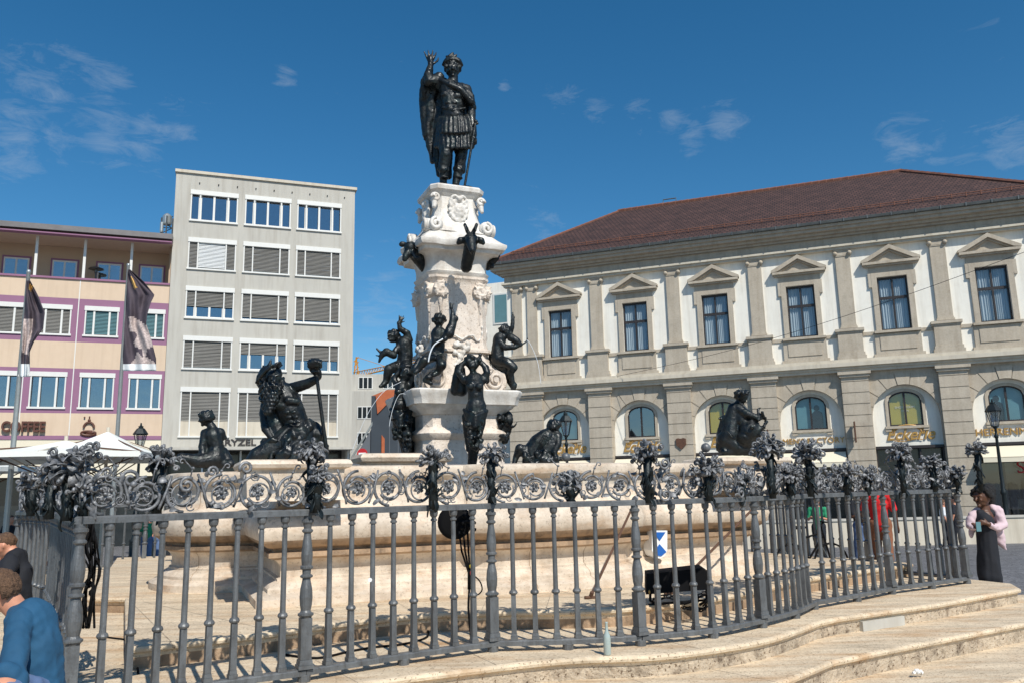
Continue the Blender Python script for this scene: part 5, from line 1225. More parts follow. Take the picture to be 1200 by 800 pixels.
for k in range(4): f.chain([(450 + k * 4, 472 + k * 12, -.06), (498, 500 + k * 14, -.22), (548 - k * 4, 476 + k * 12, -.06)], [8, 10, 8])
garland(f, 494, 520, 640, 42, 20, -.08, 60, 3); f.chain([(458, 500, .05), (462, 560, .1), (470, 640, .15)], [18, 16, 12])
f.bx, f.by = 490, 700; f.done('bronze_half_figure', 'bronze woman with raised arms and fruit on her head, front of the pedestal', 'statue', .014, 1, fine=.005, fscale=24, group=gh)
f = Fig(*Z, 12.9)   # B left
f.head((205, 320), 28, -.8, .1).curls(45, .95, .26, -.2, 9); f.chain([(195, 345), (188, 362)], [16, 20]); f.chain([(172, 372, 0), (220, 368, .05)], [18, 18]); f.chain([(186, 378, 0), (180, 420, -.04), (178, 450, 0)], [30, 29, 36])
f.e((168, 396, -.14), 16, 13, 15); f.e((198, 392, -.14), 16, 13, 15); f.e((175, 452, -.08), 35, 32, 30); f.chain([(222, 368, .05), (240, 330, .0), (225, 298, .0)], [17, 15, 12]); f.chain([(168, 372, .02), (150, 340, .05), (175, 305, .05)], [15, 13, 10]); f.e((205, 290, 0), 30, 28, 14)
f.chain([(180, 470, 0), (186, 520, .0), (200, 600, .1), (215, 680, .2)], [44, 42, 30, 22]); garland(f, 178, 485, 600, 46, 34, -.1, 70, 5); garland(f, 196, 590, 668, 24, 8, -.1, 26, 6)
for k in range(4): f.chain([(136 + k * 3, 470 + k * 12, -.06), (178, 500 + k * 14, -.22), (226 - k * 4, 478 + k * 12, -.06)], [7, 10, 8])
f.chain([(245, 400, .25), (250, 500, .25), (248, 640, .3)], [30, 32, 30])
f.bx, f.by = 195, 680; f.done('bronze_half_figure', 'bronze woman with bare belly and long garlands, left side of the pedestal', 'statue', .014, 1, fine=.005, fscale=24, group=gh)
f = Fig(*Z, 13.1)   # F right
f.chain([(632, 500, .1), (628, 545, .05), (622, 600, .15)], [26, 28, 18]); f.e((640, 515, -.05), 20, 20, 28); garland(f, 612, 490, 600, 22, 14, 0, 36, 7); f.chain([(650, 545, -.05), (668, 540, -.08), (676, 524, -.08)], [7, 4, 3]); f.bx, f.by = 622, 600
f.done('bronze_half_figure', 'bronze garlanded half figure at the right side of the pedestal, mostly hidden', 'statue', .014, 1, fine=.010, group=gh)
# ---- river gods on the corner blocks
gr = 'bronze river figures seated on the basin corners'
rg = thing('bronze_river_god', atY(335, 552, 9.9), 'large bearded bronze river god with hat, gripping an upright pole', 'statue', gr)
f = Fig(280, 400, 5, 9.9)
f.head((203, 214, -.05), 50, .12, .05); f.chain([(205, 205, -.27), (206, 232, -.31)], [7, 11]); f.chain([(178, 196, -.24), (198, 200, -.26)], [8, 7]); f.chain([(232, 196, -.24), (212, 200, -.26)], [8, 7])
f.e((184, 190, .08), 72, 60, 58); f.e((130, 225, .06), 30, 40, 52)
for k in range(16):   # band of reeds and leaves round the hair
    t = k / 15.; x = 104 + 122 * t; y = 238 - 96 * math.sin(t * PI * .56); f.chain([(x, y, -.20 * math.sin(t * PI) - .02), (x + 20, y - 16 - 8 * math.sin(k), -.20 * math.sin(t * PI) - .03)], [11, 6])
f.chain([(232, 148, -.04), (252, 138, -.02)], [12, 5]); f.chain([(180, 135, .02), (188, 106, .03)], [13, 5]); f.chain([(212, 136, .02), (236, 118, .03)], [11, 4]); f.chain([(150, 155, .02), (140, 140, .03)], [11, 5])
rn = random.Random(5)
for i in range(64):   # beard locks, each an S of three knots
    row = i // 8; k = i % 8; y = 250 + row * 22; wd = 52 - row * 4.5; x = 200 - row * 4 + (k - 3.5) / 3.5 * wd + rn.uniform(-3, 3)
    if row < 1 and abs(x - 202) < 34: continue
    if row == 1 and abs(x - 204) < 14: continue
    sw = 7 * (1 if (k + row) % 2 else -1); d0 = -.20 - .05 * math.cos((k - 3.5) / 3.5 * 1.4); f.chain([(x, y - 8, d0), (x + sw, y + 8, d0 - .015), (x - sw * .6, y + 24, d0)], [8.5, 8, 4])
f.chain([(200, 270, -.10), (190, 330, -.10), (180, 400, -.1)], [44, 40, 22]); f.chain([(178, 262, -.3), (200, 254, -.32)], [7, 6]); f.chain([(226, 262, -.3), (202, 254, -.32)], [7, 6])
for i in range(30): y = rn.uniform(215, 340); x = 138 - (y - 215) * .02 + rn.uniform(-14, 14); f.chain([(x, y, rn.uniform(-.12, .08)), (x + rn.uniform(-8, 8), y + 18, rn.uniform(-.12, .08))], [11, 7])
for i in range(20): y = rn.uniform(200, 290); x = 258 + rn.uniform(-6, 8); f.chain([(x, y, rn.uniform(-.1, .06)), (x + rn.uniform(-6, 6), y + 16, rn.uniform(-.1, .06))], [10, 6])
f.chain([(230, 285, .05), (290, 290, .02)], [34, 34]); f.chain([(265, 320, .02), (300, 400, -.02), (330, 470, .02)], [82, 80, 74]); f.chain([(190, 330, .08), (215, 430, .06), (280, 500, .05)], [50, 62, 62])
f.chain([(290, 345, -.17), (335, 350, -.14)], [26, 22]); f.chain([(225, 372, -.15), (262, 376, -.16)], [24, 24]); f.chain([(190, 400, .0), (215, 480, .0), (235, 560, .0)], [44, 50, 54])
for k in range(3):
    for sg in (-1, 1): f.e((300 + 20 * sg + k * 13, 412 + k * 28, -.215), 18, 8, 12)
f.chain([(282, 282, .02), (350, 262, -.02), (398, 246, -.05), (448, 222, -.08), (466, 205, -.1)], [36, 33, 30, 24, 17])
f.chain([(168, 330, .0), (150, 420, -.02), (158, 510, -.08), (188, 560, -.1)], [34, 31, 26, 18]); f.hand((184, 552, -.12), (.5, .8), (.8, -.4), 60, .2, .3, -1)
f.chain([(345, 510, .0), (250, 600, -.15), (110, 668, -.25), (78, 706, -.25)], [74, 66, 50, 44]); f.chain([(80, 706, -.2), (150, 735, -.15), (230, 745, -.1)], [42, 34, 26])
f.chain([(380, 540, .05), (350, 640, -.2), (300, 730, -.25)], [72, 62, 50]); f.chain([(400, 600, .1), (430, 700, .1)], [70, 80]); f.chain([(200, 700, .1), (440, 740, .1)], [60, 60])
f.done('body', None, None, .0105, 1, fine=.004, fscale=26, parent=rg)
f = Fig(280, 400, 5, 9.9)   # drapery
f.chain([(400, 505, .0), (340, 545, -.16), (230, 590, -.22), (150, 600, -.2)], [52, 54, 40, 24]); f.chain([(440, 520, .08), (470, 600, .08), (480, 700, .1)], [48, 50, 50]); f.chain([(330, 560, -.2), (270, 650, -.27), (260, 730, -.25)], [46, 46, 40]); f.chain([(210, 600, -.24), (180, 680, -.28)], [28, 20])
f.done('drapery', None, None, .016, 1, disp=.045, dscale=10, fine=.005, fscale=30, parent=rg)
f = Fig(280, 400, 5, 9.9); f.chain([(455, 200, -.13), (512, 625, -.05)], [10, 11]); obj('pole', f.bm, 'bronze', rg, True)
f = Fig(280, 400, 5, 9.9); f.chain([(466, 205, -.10), (458, 180, -.11), (446, 158, -.12)], [20, 26, 34]); f.e((444, 148, -.12), 38, 34, 30)
for k in range(5):
    x = 410 + k * 17; h_ = 112 - 10 * math.sin(k * PI / 4); f.chain([(x, 146, -.20), (x - 2 + k, h_ + 14, -.23), (x + 1, h_, -.17), (x + 3, h_ + 4, -.09)], [10, 9, 9, 7])
for k in range(4): f.chain([(416 + k * 18, 128, -.06), (418 + k * 18, 108, -.05)], [9, 6])
f.chain([(430, 178, -.2), (468, 172, -.22), (482, 188, -.2)], [9, 9, 7])
f.done('hand', None, None, .012, 1, fine=.006, parent=rg)
f = Fig(0, 340, 4, 16)   # small left figure, seen from behind
f.head((968, 598), 32, -.9, .25).curls(60, .98, .3, -.3, 11).wreath(16, .7, 4, .14)
f.chain([(985, 625), (995, 645)], [18, 22]); f.chain([(965, 672, 0), (1030, 668, .05)], [26, 26]); f.chain([(998, 682, 0), (1010, 735, .02), (1008, 790, 0)], [42, 38, 46]); f.chain([(962, 680, -.05), (948, 730, -.1), (950, 772, -.15), (915, 778, -.2), (866, 772, -.25)], [22, 18, 15, 13, 8]); f.hand((880, 774, -.24), (-1, 0), (0, -1), 40, .5, .1, -1)
f.chain([(1035, 668, .05), (1055, 690, .1)], [20, 10]); f.chain([(1010, 790, 0), (930, 800, -.2), (850, 782, -.3)], [46, 30, 22]); f.chain([(1040, 760, .1), (1070, 800, .1)], [30, 24]); f.chain([(960, 812, 0), (1080, 812, 0)], [22, 20])
f.bx, f.by = 1000, 812; f.done('bronze_river_figure', 'small bronze youth seen from behind, seated at the far left of the basin', 'statue', .018, 1, fine=.005, group=gr)
f = Fig(560, 380, 3.75, 17)  # crouching figure
f.head((336, 446), 25, .9, .6).curls(90, 1.05, .36, -.5, 12).wreath(12, .4, 4, .16); f.chain([(318, 468), (308, 488)], [20, 28]); f.chain([(300, 492, 0), (268, 520, 0), (235, 565, 0)], [36, 42, 42]); f.chain([(345, 492, .0), (320, 530, .0), (285, 575, .0)], [27, 34, 36])
for k in range(5): f.chain([(290 + k * 6, 478 + 3 * k, -.36), (268 + k * 10, 520 + 3 * k, -.36)], [3, 3])
f.chain([(352, 495, -.05), (352, 525, -.1), (335, 560, -.14), (345, 590, -.15)], [18, 16, 13, 10]); f.chain([(230, 570, .0), (185, 545, -.1), (168, 580, -.05), (158, 615, -.1)], [34, 22, 14, 10]); f.chain([(160, 618, -.1), (140, 624, -.15)], [9, 6])
f.chain([(235, 580, 0), (290, 595, -.2), (340, 605, -.2)], [34, 28, 18]); f.chain([(220, 600, 0), (330, 612, 0)], [26, 20]); f.chain([(330, 590, -.1), (372, 588, -.15)], [14, 9])
rn = random.Random(8)
for i in range(40): f.e((rn.uniform(205, 350), rn.uniform(560, 615), rn.uniform(-.3, -.1)), rn.uniform(8, 13))
f.bx, f.by = 240, 615; f.done('bronze_river_figure', 'bronze figure crouching on all fours with curly hair, just right of the column', 'statue', .018, 1, fine=.005, group=gr)
f = Fig(820, 440, 6.667, 12.5)  # right seated figure with jar
f.head((322, 176), 42, .9, .55).curls(90, 1.08, .30, -.2, 14); f.chain([(318, 118), (312, 92)], [12, 5]); f.chain([(370, 128), (378, 104)], [9, 4]); f.chain([(298, 210), (285, 235)], [22, 30]); f.chain([(265, 262, 0), (250, 350, .02), (235, 460, .02)], [50, 62, 74])
for k in range(18): f.e((276 + k * 6, 132 + 14 * math.sin(k * 1.7), -.10 + .1 * math.cos(k * 2.3)), 14, None, 14)
f.chain([(305, 256, -.05), (370, 298, -.14), (440, 322, -.16)], [40, 33, 22]); f.chain([(290, 290, 0), (330, 350, -.05)], [50, 50]); f.hand((436, 322, -.16), (1, .1), (0, -1), 60, .3, .6, 1)
f.e((395, 432, -.1), 92, 76, 88); f.e((410, 395, -.28), 22, 14, 16); f.chain([(350, 480, -.1), (420, 540, 0)], [60, 55]); f.chain([(210, 500, .05), (300, 560, 0), (430, 580, 0)], [78, 60, 40]); f.chain([(190, 330, .05), (165, 450, .1), (165, 560, .1)], [26, 34, 40])
f.chain([(160, 330, .05), (150, 335, .0)], [12, 8]); f.chain([(215, 430, -.2), (270, 500, -.25), (300, 420, -.28)], [7, 7, 7]); f.chain([(190, 590, 0), (440, 595, 0)], [30, 30])
rn = random.Random(9)
for i in range(46):
    a = rn.random() * 2 * PI; f.e((488 + rn.uniform(.5, 1) * 38 * math.cos(a), 355 + 78 * math.sin(a) * rn.uniform(.5, 1), -.12 + rn.uniform(-.1, .1)), rn.uniform(8, 13))
f.chain([(462, 320, -.15), (455, 260, -.12), (480, 245, -.1)], [12, 10, 5]); f.chain([(440, 322, -.12), (490, 330, -.12)], [10, 10])
f.bx, f.by = 300, 600; f.done('bronze_river_figure', 'bronze seated youth with leaf crown bending over a round jar, right basin corner', 'statue', .016, 1, fine=.005, group=gr)
# ---- water jets
wg = 'thin water jets of the fountain'
def jet(pts, lab, r=.004):
    bm = BM(); L = smooth_path(pts, 6); tube(bm, [atY(x, y, pts_Y) for (x, y) in L], r, 5); o = obj('water_jet', bm, 'water_foam', None, True, loc=atY(*pts[0], pts_Y)); tag(o, lab, 'water jet', wg)
pts_Y = 12.2; jet([(519, 397), (509, 404), (504, 414), (502, 424)], 'short water jet arching from the fish of the front bronze boy', .012)
pts_Y = 12.6; jet([(470, 447), (448, 460), (428, 490), (412, 530)], 'long thin water jet falling left of the column from the left figure')
pts_Y = 12.6; jet([(478, 462), (468, 462), (460, 480), (456, 500)], 'small water jet dribbling beside the left bronze woman')
pts_Y = 12.9; jet([(617, 398), (622, 404), (630, 424), (634, 450)], 'thin water jet falling right of the column from the shell of the right boy')
# ================================================================== IRON FENCE
fe = thing('iron_fence', (-1.0, 7.4, ZP), 'grey iron fence with turned balusters, scrollwork frieze and leafy flower finials round the fountain', 'fence')
RZ = 1.50
path_pts = [((-6.3, 10.5), 'post'), ((-5.15, 9.2), ''), ((-3.07, 5.86), 'post'), ((-1.73, 6.90), 'post'), ((-.24, 7.97), 'post'), ((1.16, 8.10), 'post'), ((2.57, 8.95), 'post'), ((3.55, 10.15), ''), ((5.02, 11.33), 'post'), ((6.55, 12.28), 'post')]
# visible run: points incl. gentle bulges
segs = [  # (points, n bars between, start post, end post)
    ([(-6.3, 10.5), (-5.7, 9.85), (-5.15, 9.2)], 7), ([(-5.15, 9.2), (-3.07, 5.86)], 18), ([(-3.07, 5.86), (-2.45, 6.42), (-1.73, 6.90)], 8), ([(-1.73, 6.90), (-1.02, 7.46), (-.24, 7.97)], 8),
    ([(-.24, 7.97), (.5, 8.0), (1.16, 8.10)], 6), ([(1.16, 8.10), (1.92, 8.42), (2.57, 8.95)], 7), ([(2.57, 8.95), (3.1, 9.5), (3.55, 10.15)], 7), ([(3.55, 10.15), (4.3, 10.72), (5.02, 11.33)], 7), ([(5.02, 11.33), (5.8, 11.8), (6.55, 12.28)], 7)]
back = [([(6.55, 12.28), (4.6, 16.9), (2.5, 22.0)], 52), ([(2.5, 22.0), (-4, 19.6), (-9.9, 17.6)], 62), ([(-9.9, 17.6), (-8.2, 14.1), (-6.3, 10.5)], 38)]
def sample(P, n=12):
    if len(P) == 2: q = [Vector(P[0]).lerp(Vector(P[1]), i / n) for i in range(n + 1)]
    else: q = [Vector(p) for p in smooth_path(P, n // 2)]
    L = [0]
    for a, b_ in zip(q[:-1], q[1:]): L.append(L[-1] + (b_ - a).length)
    def at(s):
        s = max(0, min(L[-1], s))
        for i in range(len(L) - 1):
            if s <= L[i + 1] + 1e-9: t = (s - L[i]) / max(1e-9, L[i + 1] - L[i]); return q[i].lerp(q[i + 1], t), (q[i + 1] - q[i]).normalized()
        return q[-1], (q[-1] - q[-2]).normalized()
    return at, L[-1], q
def sq(bm, h0, h1, z0, z1):
    hexa(bm, [(-h0, -h0, z0), (h0, -h0, z0), (h0, h0, z0), (-h0, h0, z0), (-h1, -h1, z1), (h1, -h1, z1), (h1, h1, z1), (-h1, h1, z1)])
# baluster: square shank below, ring, round shaft above, little capital
bm = BM(); Z0 = .25
sq(bm, .034, .034, Z0, Z0 + .03); sq(bm, .029, .026, Z0 + .031, Z0 + .06); sq(bm, .024, .022, Z0 + .061, .655)
lathe(bm, [(.024, .655), (.036, .662), (.042, .675), (.036, .69), (.024, .70), (.023, .72), (.021, 1.34), (.019, 1.36), (.03, 1.366), (.03, 1.378), (.021, 1.385), (.021, 1.395), (.034, 1.41), (.038, 1.43), (.038, RZ - .045)], n=12)
bar_me = bpy.data.meshes.new('baluster'); bm.to_mesh(bar_me); bm.free(); bar_me.materials.append(MATS['iron_paint'])
# post: square die, double vase
bm = BM(); sq(bm, .062, .062, Z0, Z0 + .03); sq(bm, .055, .05, Z0 + .031, Z0 + .07); sq(bm, .045, .045, Z0 + .071, .64)
lathe(bm, [(.046, .64), (.05, .65), (.064, .662), (.064, .675), (.046, .685), (.040, .70), (.048, .74), (.053, .80), (.048, .87), (.035, .93), (.032, .95), (.052, .962), (.052, .972), (.034, .985), (.036, 1.02), (.052, 1.03), (.052, 1.045), (.04, 1.055), (.045, 1.09), (.047, 1.14), (.040, 1.22), (.03, 1.29), (.028, 1.31), (.045, 1.325), (.045, 1.337), (.03, 1.35), (.036, 1.38), (.042, 1.395), (.05, 1.40), (.05, 1.42), (.035, 1.43), (.035, RZ - .045)], n=16)
post_me = bpy.data.meshes.new('post'); bm.to_mesh(post_me); bm.free(); post_me.materials.append(MATS['iron_paint'])
bm = BM(); lathe(bm, [(.052, ZP), (.052, ZP + .05), (.046, ZP + .055), (.046, .205)], n=14); foot_me = bpy.data.meshes.new('foot'); bm.to_mesh(foot_me); bm.free(); foot_me.materials.append(MATS['iron_paint'])
def local_link(name, me, x, y, rz, parent=fe):
    o = bpy.data.objects.new(name, me); COL.objects.link(o); o.parent = parent; pl = wloc(parent); o.location = (x - pl.x, y - pl.y, -pl.z); o.rotation_euler = (0, 0, rz); return o
for me in (bar_me, post_me):
    pass
nb_ = 0
def rail(bm, q, hw, z0, z1):
    L = len(q); rings = []
    for i in range(L):
        d = (q[min(i + 1, L - 1)] - q[max(i - 1, 0)]).normalized(); n_ = Vector((-d.y, d.x))
        pr = [(-hw, z0), (hw, z0), (hw, z1 - .012), (hw - .012, z1), (-hw + .012, z1), (-hw, z1 - .012)]
        rings.append([bm.verts.new((q[i].x + n_.x * a, q[i].y + n_.y * a, z)) for a, z in pr])
    for i in range(L - 1):
        for k in range(6): bm.faces.new([rings[i][k], rings[i][(k + 1) % 6], rings[i + 1][(k + 1) % 6], rings[i + 1][k]])
    bm.faces.new(rings[0][::-1]); bm.faces.new(rings[-1])
# ---- scroll frieze, drawn flat in (x,z) then bent along the fence
def spiral2(cx, cz, R, a0, turns, dirn, inner=.2, n=30):
    return [(cx + R * (1 - (1 - inner) * k / n) * math.cos(a0 + dirn * turns * 2 * PI * k / n), cz + R * (1 - (1 - inner) * k / n) * math.sin(a0 + dirn * turns * 2 * PI * k / n)) for k in range(n + 1)]
def leafm(bm, base, d, up, L, wd, curl=.5, n=5, thick=.004):
    """curved pointed leaf with a raised midrib"""
    d = d.normalized(); s_ = d.cross(up); s_ = s_.normalized() if s_.length > 1e-4 else d.orthogonal().normalized(); u = s_.cross(d).normalized(); rows_ = []
    p = base.copy(); dd = d.copy()
    for i in range(n + 1):
        t = i / n; w_ = wd * math.sin(PI * min(1, .12 + .88 * t)) ** .8 * (1 if t < 1 else 0) * .5 + .001
        rows_.append([bm.verts.new(p - s_ * w_ + u * w_ * .35), bm.verts.new(p - u * .003), bm.verts.new(p + s_ * w_ + u * w_ * .35)])
        dd = (dd - u * curl / n * 1.2).normalized(); u = s_.cross(dd).normalized(); p = p + dd * (L / n)
    for a, b_ in zip(rows_[:-1], rows_[1:]):
        for k in range(2): bm.faces.new([a[k], a[k + 1], b_[k + 1], b_[k]])
def rosette(bm, X, cx, cz, R, rn, k=7):
    c = X(cx, cz, 0); nrm = (X(cx, cz, .1) - c).normalized(); ex = (X(cx + .01, cz, 0) - c).normalized(); a0 = rn.random() * 3
    ell(bm, c + nrm * .012, (R * .24,) * 3, sub=1)
    for i in range(k):
        a = a0 + 2 * PI * i / k; d = ex * math.cos(a) + EZ * math.sin(a)
        leafm(bm, c, d + nrm * .35, nrm, R, R * .62, -.1 + .9, 4); 
        if i % 2 == 0: ell(bm, c + d * R * .62 + nrm * .015, (R * .2, R * .2, R * .2), sub=1)
def frieze(P, seed, parent=fe, nm='scroll_panel', lod=1):
    at, L, q = sample(P); rn = random.Random(seed); bm = BM()
    def X(s, z, o=0.):
        p, d = at(s); extra = s - max(0, min(L, s)); return Vector((p.x + d.x * extra + d.y * o, p.y + d.y * extra - d.x * o, z))
    n = max(2, round(L / .29)); w_ = L / n
    for i in range(n):
        cx = w_ * (i + .5); R = w_ * .5 * rn.uniform(.92, 1.04); cz = RZ + .015 + R; sg = 1 if i % 2 else -1
        cz0 = cz
        pts = spiral2(cx, cz, R, PI / 2 * (1 if sg > 0 else 1) + (0 if sg > 0 else PI), 1.15, sg, .62, 34)
        tube(bm, [X(a, b_, .01 * math.sin(k * .4)) for k, (a, b_) in enumerate(pts)], .0135 if lod else .014, 6 if lod else 4)
        pts2 = spiral2(cx + rn.uniform(-.02, .02), cz - R * .1, R * .62, rn.random() * 6, .9, -sg, .75, 20)
        tube(bm, [X(a, b_, .012) for a, b_ in pts2], .008, 5 if lod else 4)
        rosette(bm, X, cx, cz, R * rn.uniform(.40, .52), rn, 7 if lod else 4)
        if lod:
            for q_ in range(4):   # small curling tendrils
                a = rn.random() * 2 * PI; tx, tz = cx + R * .78 * math.cos(a), cz + R * .78 * math.sin(a)
                tube(bm, [X(u, v, .012) for u, v in spiral2(tx, tz, R * rn.uniform(.2, .3), rn.random() * 6, 1.1, rn.choice((-1, 1)), .25, 14)], .0055, 5)
            # S link over the join, with a leaf
            a0, a1 = cx + R * .7, cx + w_ - R * .7; zt_ = RZ + 2 * R
            tube(bm, [X(cx + w_ * (.35 + .3 * t) , RZ + .04 + (2 * R - .02) * (t if i % 2 else 1 - t) , .02 * math.sin(t * PI)) for t in [k / 10 for k in range(11)]], .010, 6)
            for q_ in range(3):
                u = cx + w_ * .5 + rn.uniform(-.06, .06); leafm(bm, X(u, RZ + rn.uniform(.02, .28), .015), Vector((rn.uniform(-1, 1), -.4, rn.uniform(-.2, 1))), Vector((0, -1, .2)), rn.uniform(.05, .09), .035, .8)
            if rn.random() < .75:
                u = cx + rn.uniform(-.08, .08); h = rn.uniform(.05, .16)
                tube(bm, [X(u + (v[0] - u), v[1], 0) for v in [(u, zt_ - .02), (u + .015, zt_ + h * .5), (u + .04 * sg, zt_ + h)] + spiral2(u + .04 * sg + .025 * sg, zt_ + h, .025, PI if sg > 0 else 0, .9, -sg, .3, 10)], .006, 5)
                ell(bm, X(u + .02, zt_ + h * .55, 0), (.014,) * 3, sub=1)
    o = obj(nm, bm, 'wrought_iron', parent, True); return o
def bouquet(x, y, z, R, seed, style='mix', h=.0, lean=(0, 0), n=44, elong=1., parent=fe, m='wrought_iron', sc=1.):
    """iron flower cluster on a dark ragged leafy stem"""
    rn = random.Random(seed); c = Vector((x + lean[0], y + lean[1], z + h)); bm = BM()
    H = max(.06, c.z - R * .3 - RZ); n = int(n * 1.25)
    tube(bm, [Vector((x, y, RZ - .02)), Vector((x, y, RZ + H * .5)), c - EZ * R * .25], [.035, .03, .04], 8)
    for k in range(int(16 + H * 60)):
        t = rn.random(); a = rn.random() * 2 * PI; b_ = Vector((x, y, RZ)).lerp(c - EZ * R * .3, t) + Vector((math.cos(a), math.sin(a), 0)) * .025
        leafm(bm, b_, Vector((math.cos(a) * .5, math.sin(a) * .5, rn.choice((1, 1, -1)) * rn.uniform(.6, 1.2))), Vector((math.cos(a), math.sin(a), .2)), rn.uniform(.07, .13), rn.uniform(.03, .055), rn.uniform(-.6, 1.6))
    fo_ = obj('finial', bm, 'dark_iron', parent, True); md = fo_.modifiers.new('t', 'SOLIDIFY'); md.thickness = .006; bm = BM()
    ell(bm, c, (R * .3,) * 3, sub=1)
    for i in range(n):
        zt_ = rn.uniform(-.45, 1); a = rn.uniform(0, 2 * PI); qq = math.sqrt(max(0, 1 - zt_ * zt_)); d = Vector((qq * math.cos(a), qq * math.sin(a), zt_ * elong))
        b_ = c + d * R * rn.uniform(.2, .45); L = R * rn.uniform(.35, .65); st_ = rn.random(); dj = (d + Vector((rn.uniform(-.6, .6), rn.uniform(-.6, .6), rn.uniform(-.3, .6)))).normalized()
        if (style == 'petal' and st_ < .72) or (style == 'mix' and st_ < .45) or (style == 'bell' and st_ < .25):
            leafm(bm, b_ + d * R * .12, dj, Vector((rn.uniform(-.5, .5), rn.uniform(-.5, .5), 1)), L, R * rn.uniform(.22, .38), rn.uniform(.6, 2.6), 6)
        elif st_ < .80:
            e = b_ + dj * L * .85; tube(bm, [b_, b_.lerp(e, .6) + Vector((rn.uniform(-.01, .01), 0, .01)), e], [.005, .006, R * .07], 5)
            o1 = dj.orthogonal().normalized(); o2 = dj.cross(o1).normalized()
            for q_ in range(5):
                a2 = q_ * 2 * PI / 5; leafm(bm, e - dj * L * .1, dj + (o1 * math.cos(a2) + o2 * math.sin(a2)) * .8, dj, R * .26, R * .15, -.9, 4)
            ell(bm, e + dj * R * .06, (R * .05,) * 3, sub=1)
        else:
            e = b_ + dj * L * 1.15; tube(bm, [b_, b_.lerp(e, .5) + Vector((rn.uniform(-.02, .02), 0, .02)), e], [.006, .005, .004], 5)
            sg = rn.choice((-1, 1)); rr = R * rn.uniform(.10, .2); ax = Vector((sg * math.cos(a), math.sin(a) * sg, 0)); pts = []
            for j_ in range(14): tt = j_ * .55; q_ = rr * (1 - j_ / 18); pts.append(e + ax * (rr - q_ * math.cos(tt)) + EZ * (q_ * math.sin(tt)))
            tube(bm, pts, .0055, 5); 
            if rn.random() < .5: ell(bm, e, (R * .06,) * 3, sub=1)
    fl_ = obj('flowers', bm, m, fo_, True); md = fl_.modifiers.new('t', 'SOLIDIFY'); md.thickness = .006
    return fo_
# ---- assemble the visible run
for si, (P, nbar) in enumerate(segs):
    at, L, q = sample(P)
    bm = BM(); rail(bm, q, .045, RZ - .045, RZ + .008); obj('top_rail', bm, 'iron_paint', fe)
    bm = BM(); rail(bm, q, .042, .20, .25); obj('bottom_rail', bm, 'iron_paint', fe)
    for k in range(nbar):
        p, d = at(L * (k + 1) / (nbar + 1)); local_link('baluster', bar_me, p.x, p.y, math.atan2(d.y, d.x)); nb_ += 1
    frieze(P, 20 + si)
    pm, dm = at(L * .5)
    local_link('foot', foot_me, pm.x, pm.y, 0)
for (x, y), kd in path_pts:
    if kd: local_link('post', post_me, x, y, .5 if x < 3 else .6)
    local_link('foot', foot_me, x, y, 0)
# returning sides and back, seen through the front
bmb = BM(); tmp = bmesh.new(); tmp.from_mesh(bar_me)
def simple_bar(bm, x, y):
    lathe(bm, [(.03, .25), (.024, .31), (.024, .655), (.042, .675), (.024, .70), (.021, 1.36), (.034, 1.41), (.034, RZ - .045)], x, y, 0, 6)
for bi, (P, nbar) in enumerate(back):
    at, L, q = sample(P)
    bm = BM(); rail(bm, q, .045, RZ - .045, RZ + .008); obj('top_rail', bm, 'iron_paint', fe); bm = BM(); rail(bm, q, .042, .20, .25); obj('bottom_rail', bm, 'iron_paint', fe)
    n_real = {0: 24, 1: 0, 2: 0}[bi]
    for k in range(nbar):
        p, d = at(L * (k + 1) / (nbar + 1))
        if k % 9 == 8: local_link('post', post_me, p.x, p.y, .4)
        elif bi == 0 and k < 22: local_link('baluster', bar_me, p.x, p.y, .4); nb_ += 1
        else: simple_bar(bmb, p.x, p.y)
    fz = frieze(P, 60 + bi, lod=0)
tmp.free()
o = obj('distant_balusters', bmb, 'iron_paint', fe); o['kind'] = 'stuff'
# flower finials: measured spots
def fin(px, Y, ytop, R, seed, **k):
    t = atY(px, ytop, Y); bouquet(t.x, Y, RZ, R, seed, h=t.z - RZ - R * .9, **k)
fin(84, 5.95, 520, 0.213, 1, style='petal', n=70); fin(62, 6.6, 545, 0.139, 2, style='bell', n=36); fin(40, 8.2, 552, 0.163, 31, style='mix', n=40); fin(100, 5.9, 560, 0.106, 3, style='mix', n=30)
fin(188, 6.35, 522, 0.131, 4, style='mix', n=34, elong=1.2); fin(366, 6.92, 512, 0.155, 5, style='petal', n=64); fin(372, 6.85, 545, 0.106, 6, style='petal', n=30)
fin(507, 7.5, 522, 0.155, 7, style='bell', n=30, elong=1.1); fin(575, 7.97, 517, 0.155, 8, style='petal', n=34, elong=1.1); fin(668, 8.02, 552, 0.143, 9, style='mix', n=50)
fin(757, 8.1, 516, 0.151, 10, style='petal', n=46); fin(828, 8.35, 532, 0.159, 11, style='mix', n=52); fin(900, 8.98, 510, 0.181, 12, style='petal', n=70); fin(945, 9.75, 516, 0.204, 13, style='mix', n=66)
fin(925, 9.4, 545, 0.151, 14, style='mix', n=46); fin(990, 10.6, 543, 0.151, 15, style='mix', n=40); fin(1053, 11.3, 518, 0.181, 16, style='petal', n=54); fin(1090, 11.9, 530, 0.166, 17, style='mix', n=46); fin(1120, 12.1, 545, 0.136, 18, style='mix', n=36); fin(1143, 12.3, 517, 0.166, 19, style='bell', n=44); fin(1015, 11.0, 550, 0.136, 20, style='mix', n=36)
fin(868, 8.8, 552, 0.114, 21, style='bell', n=26)
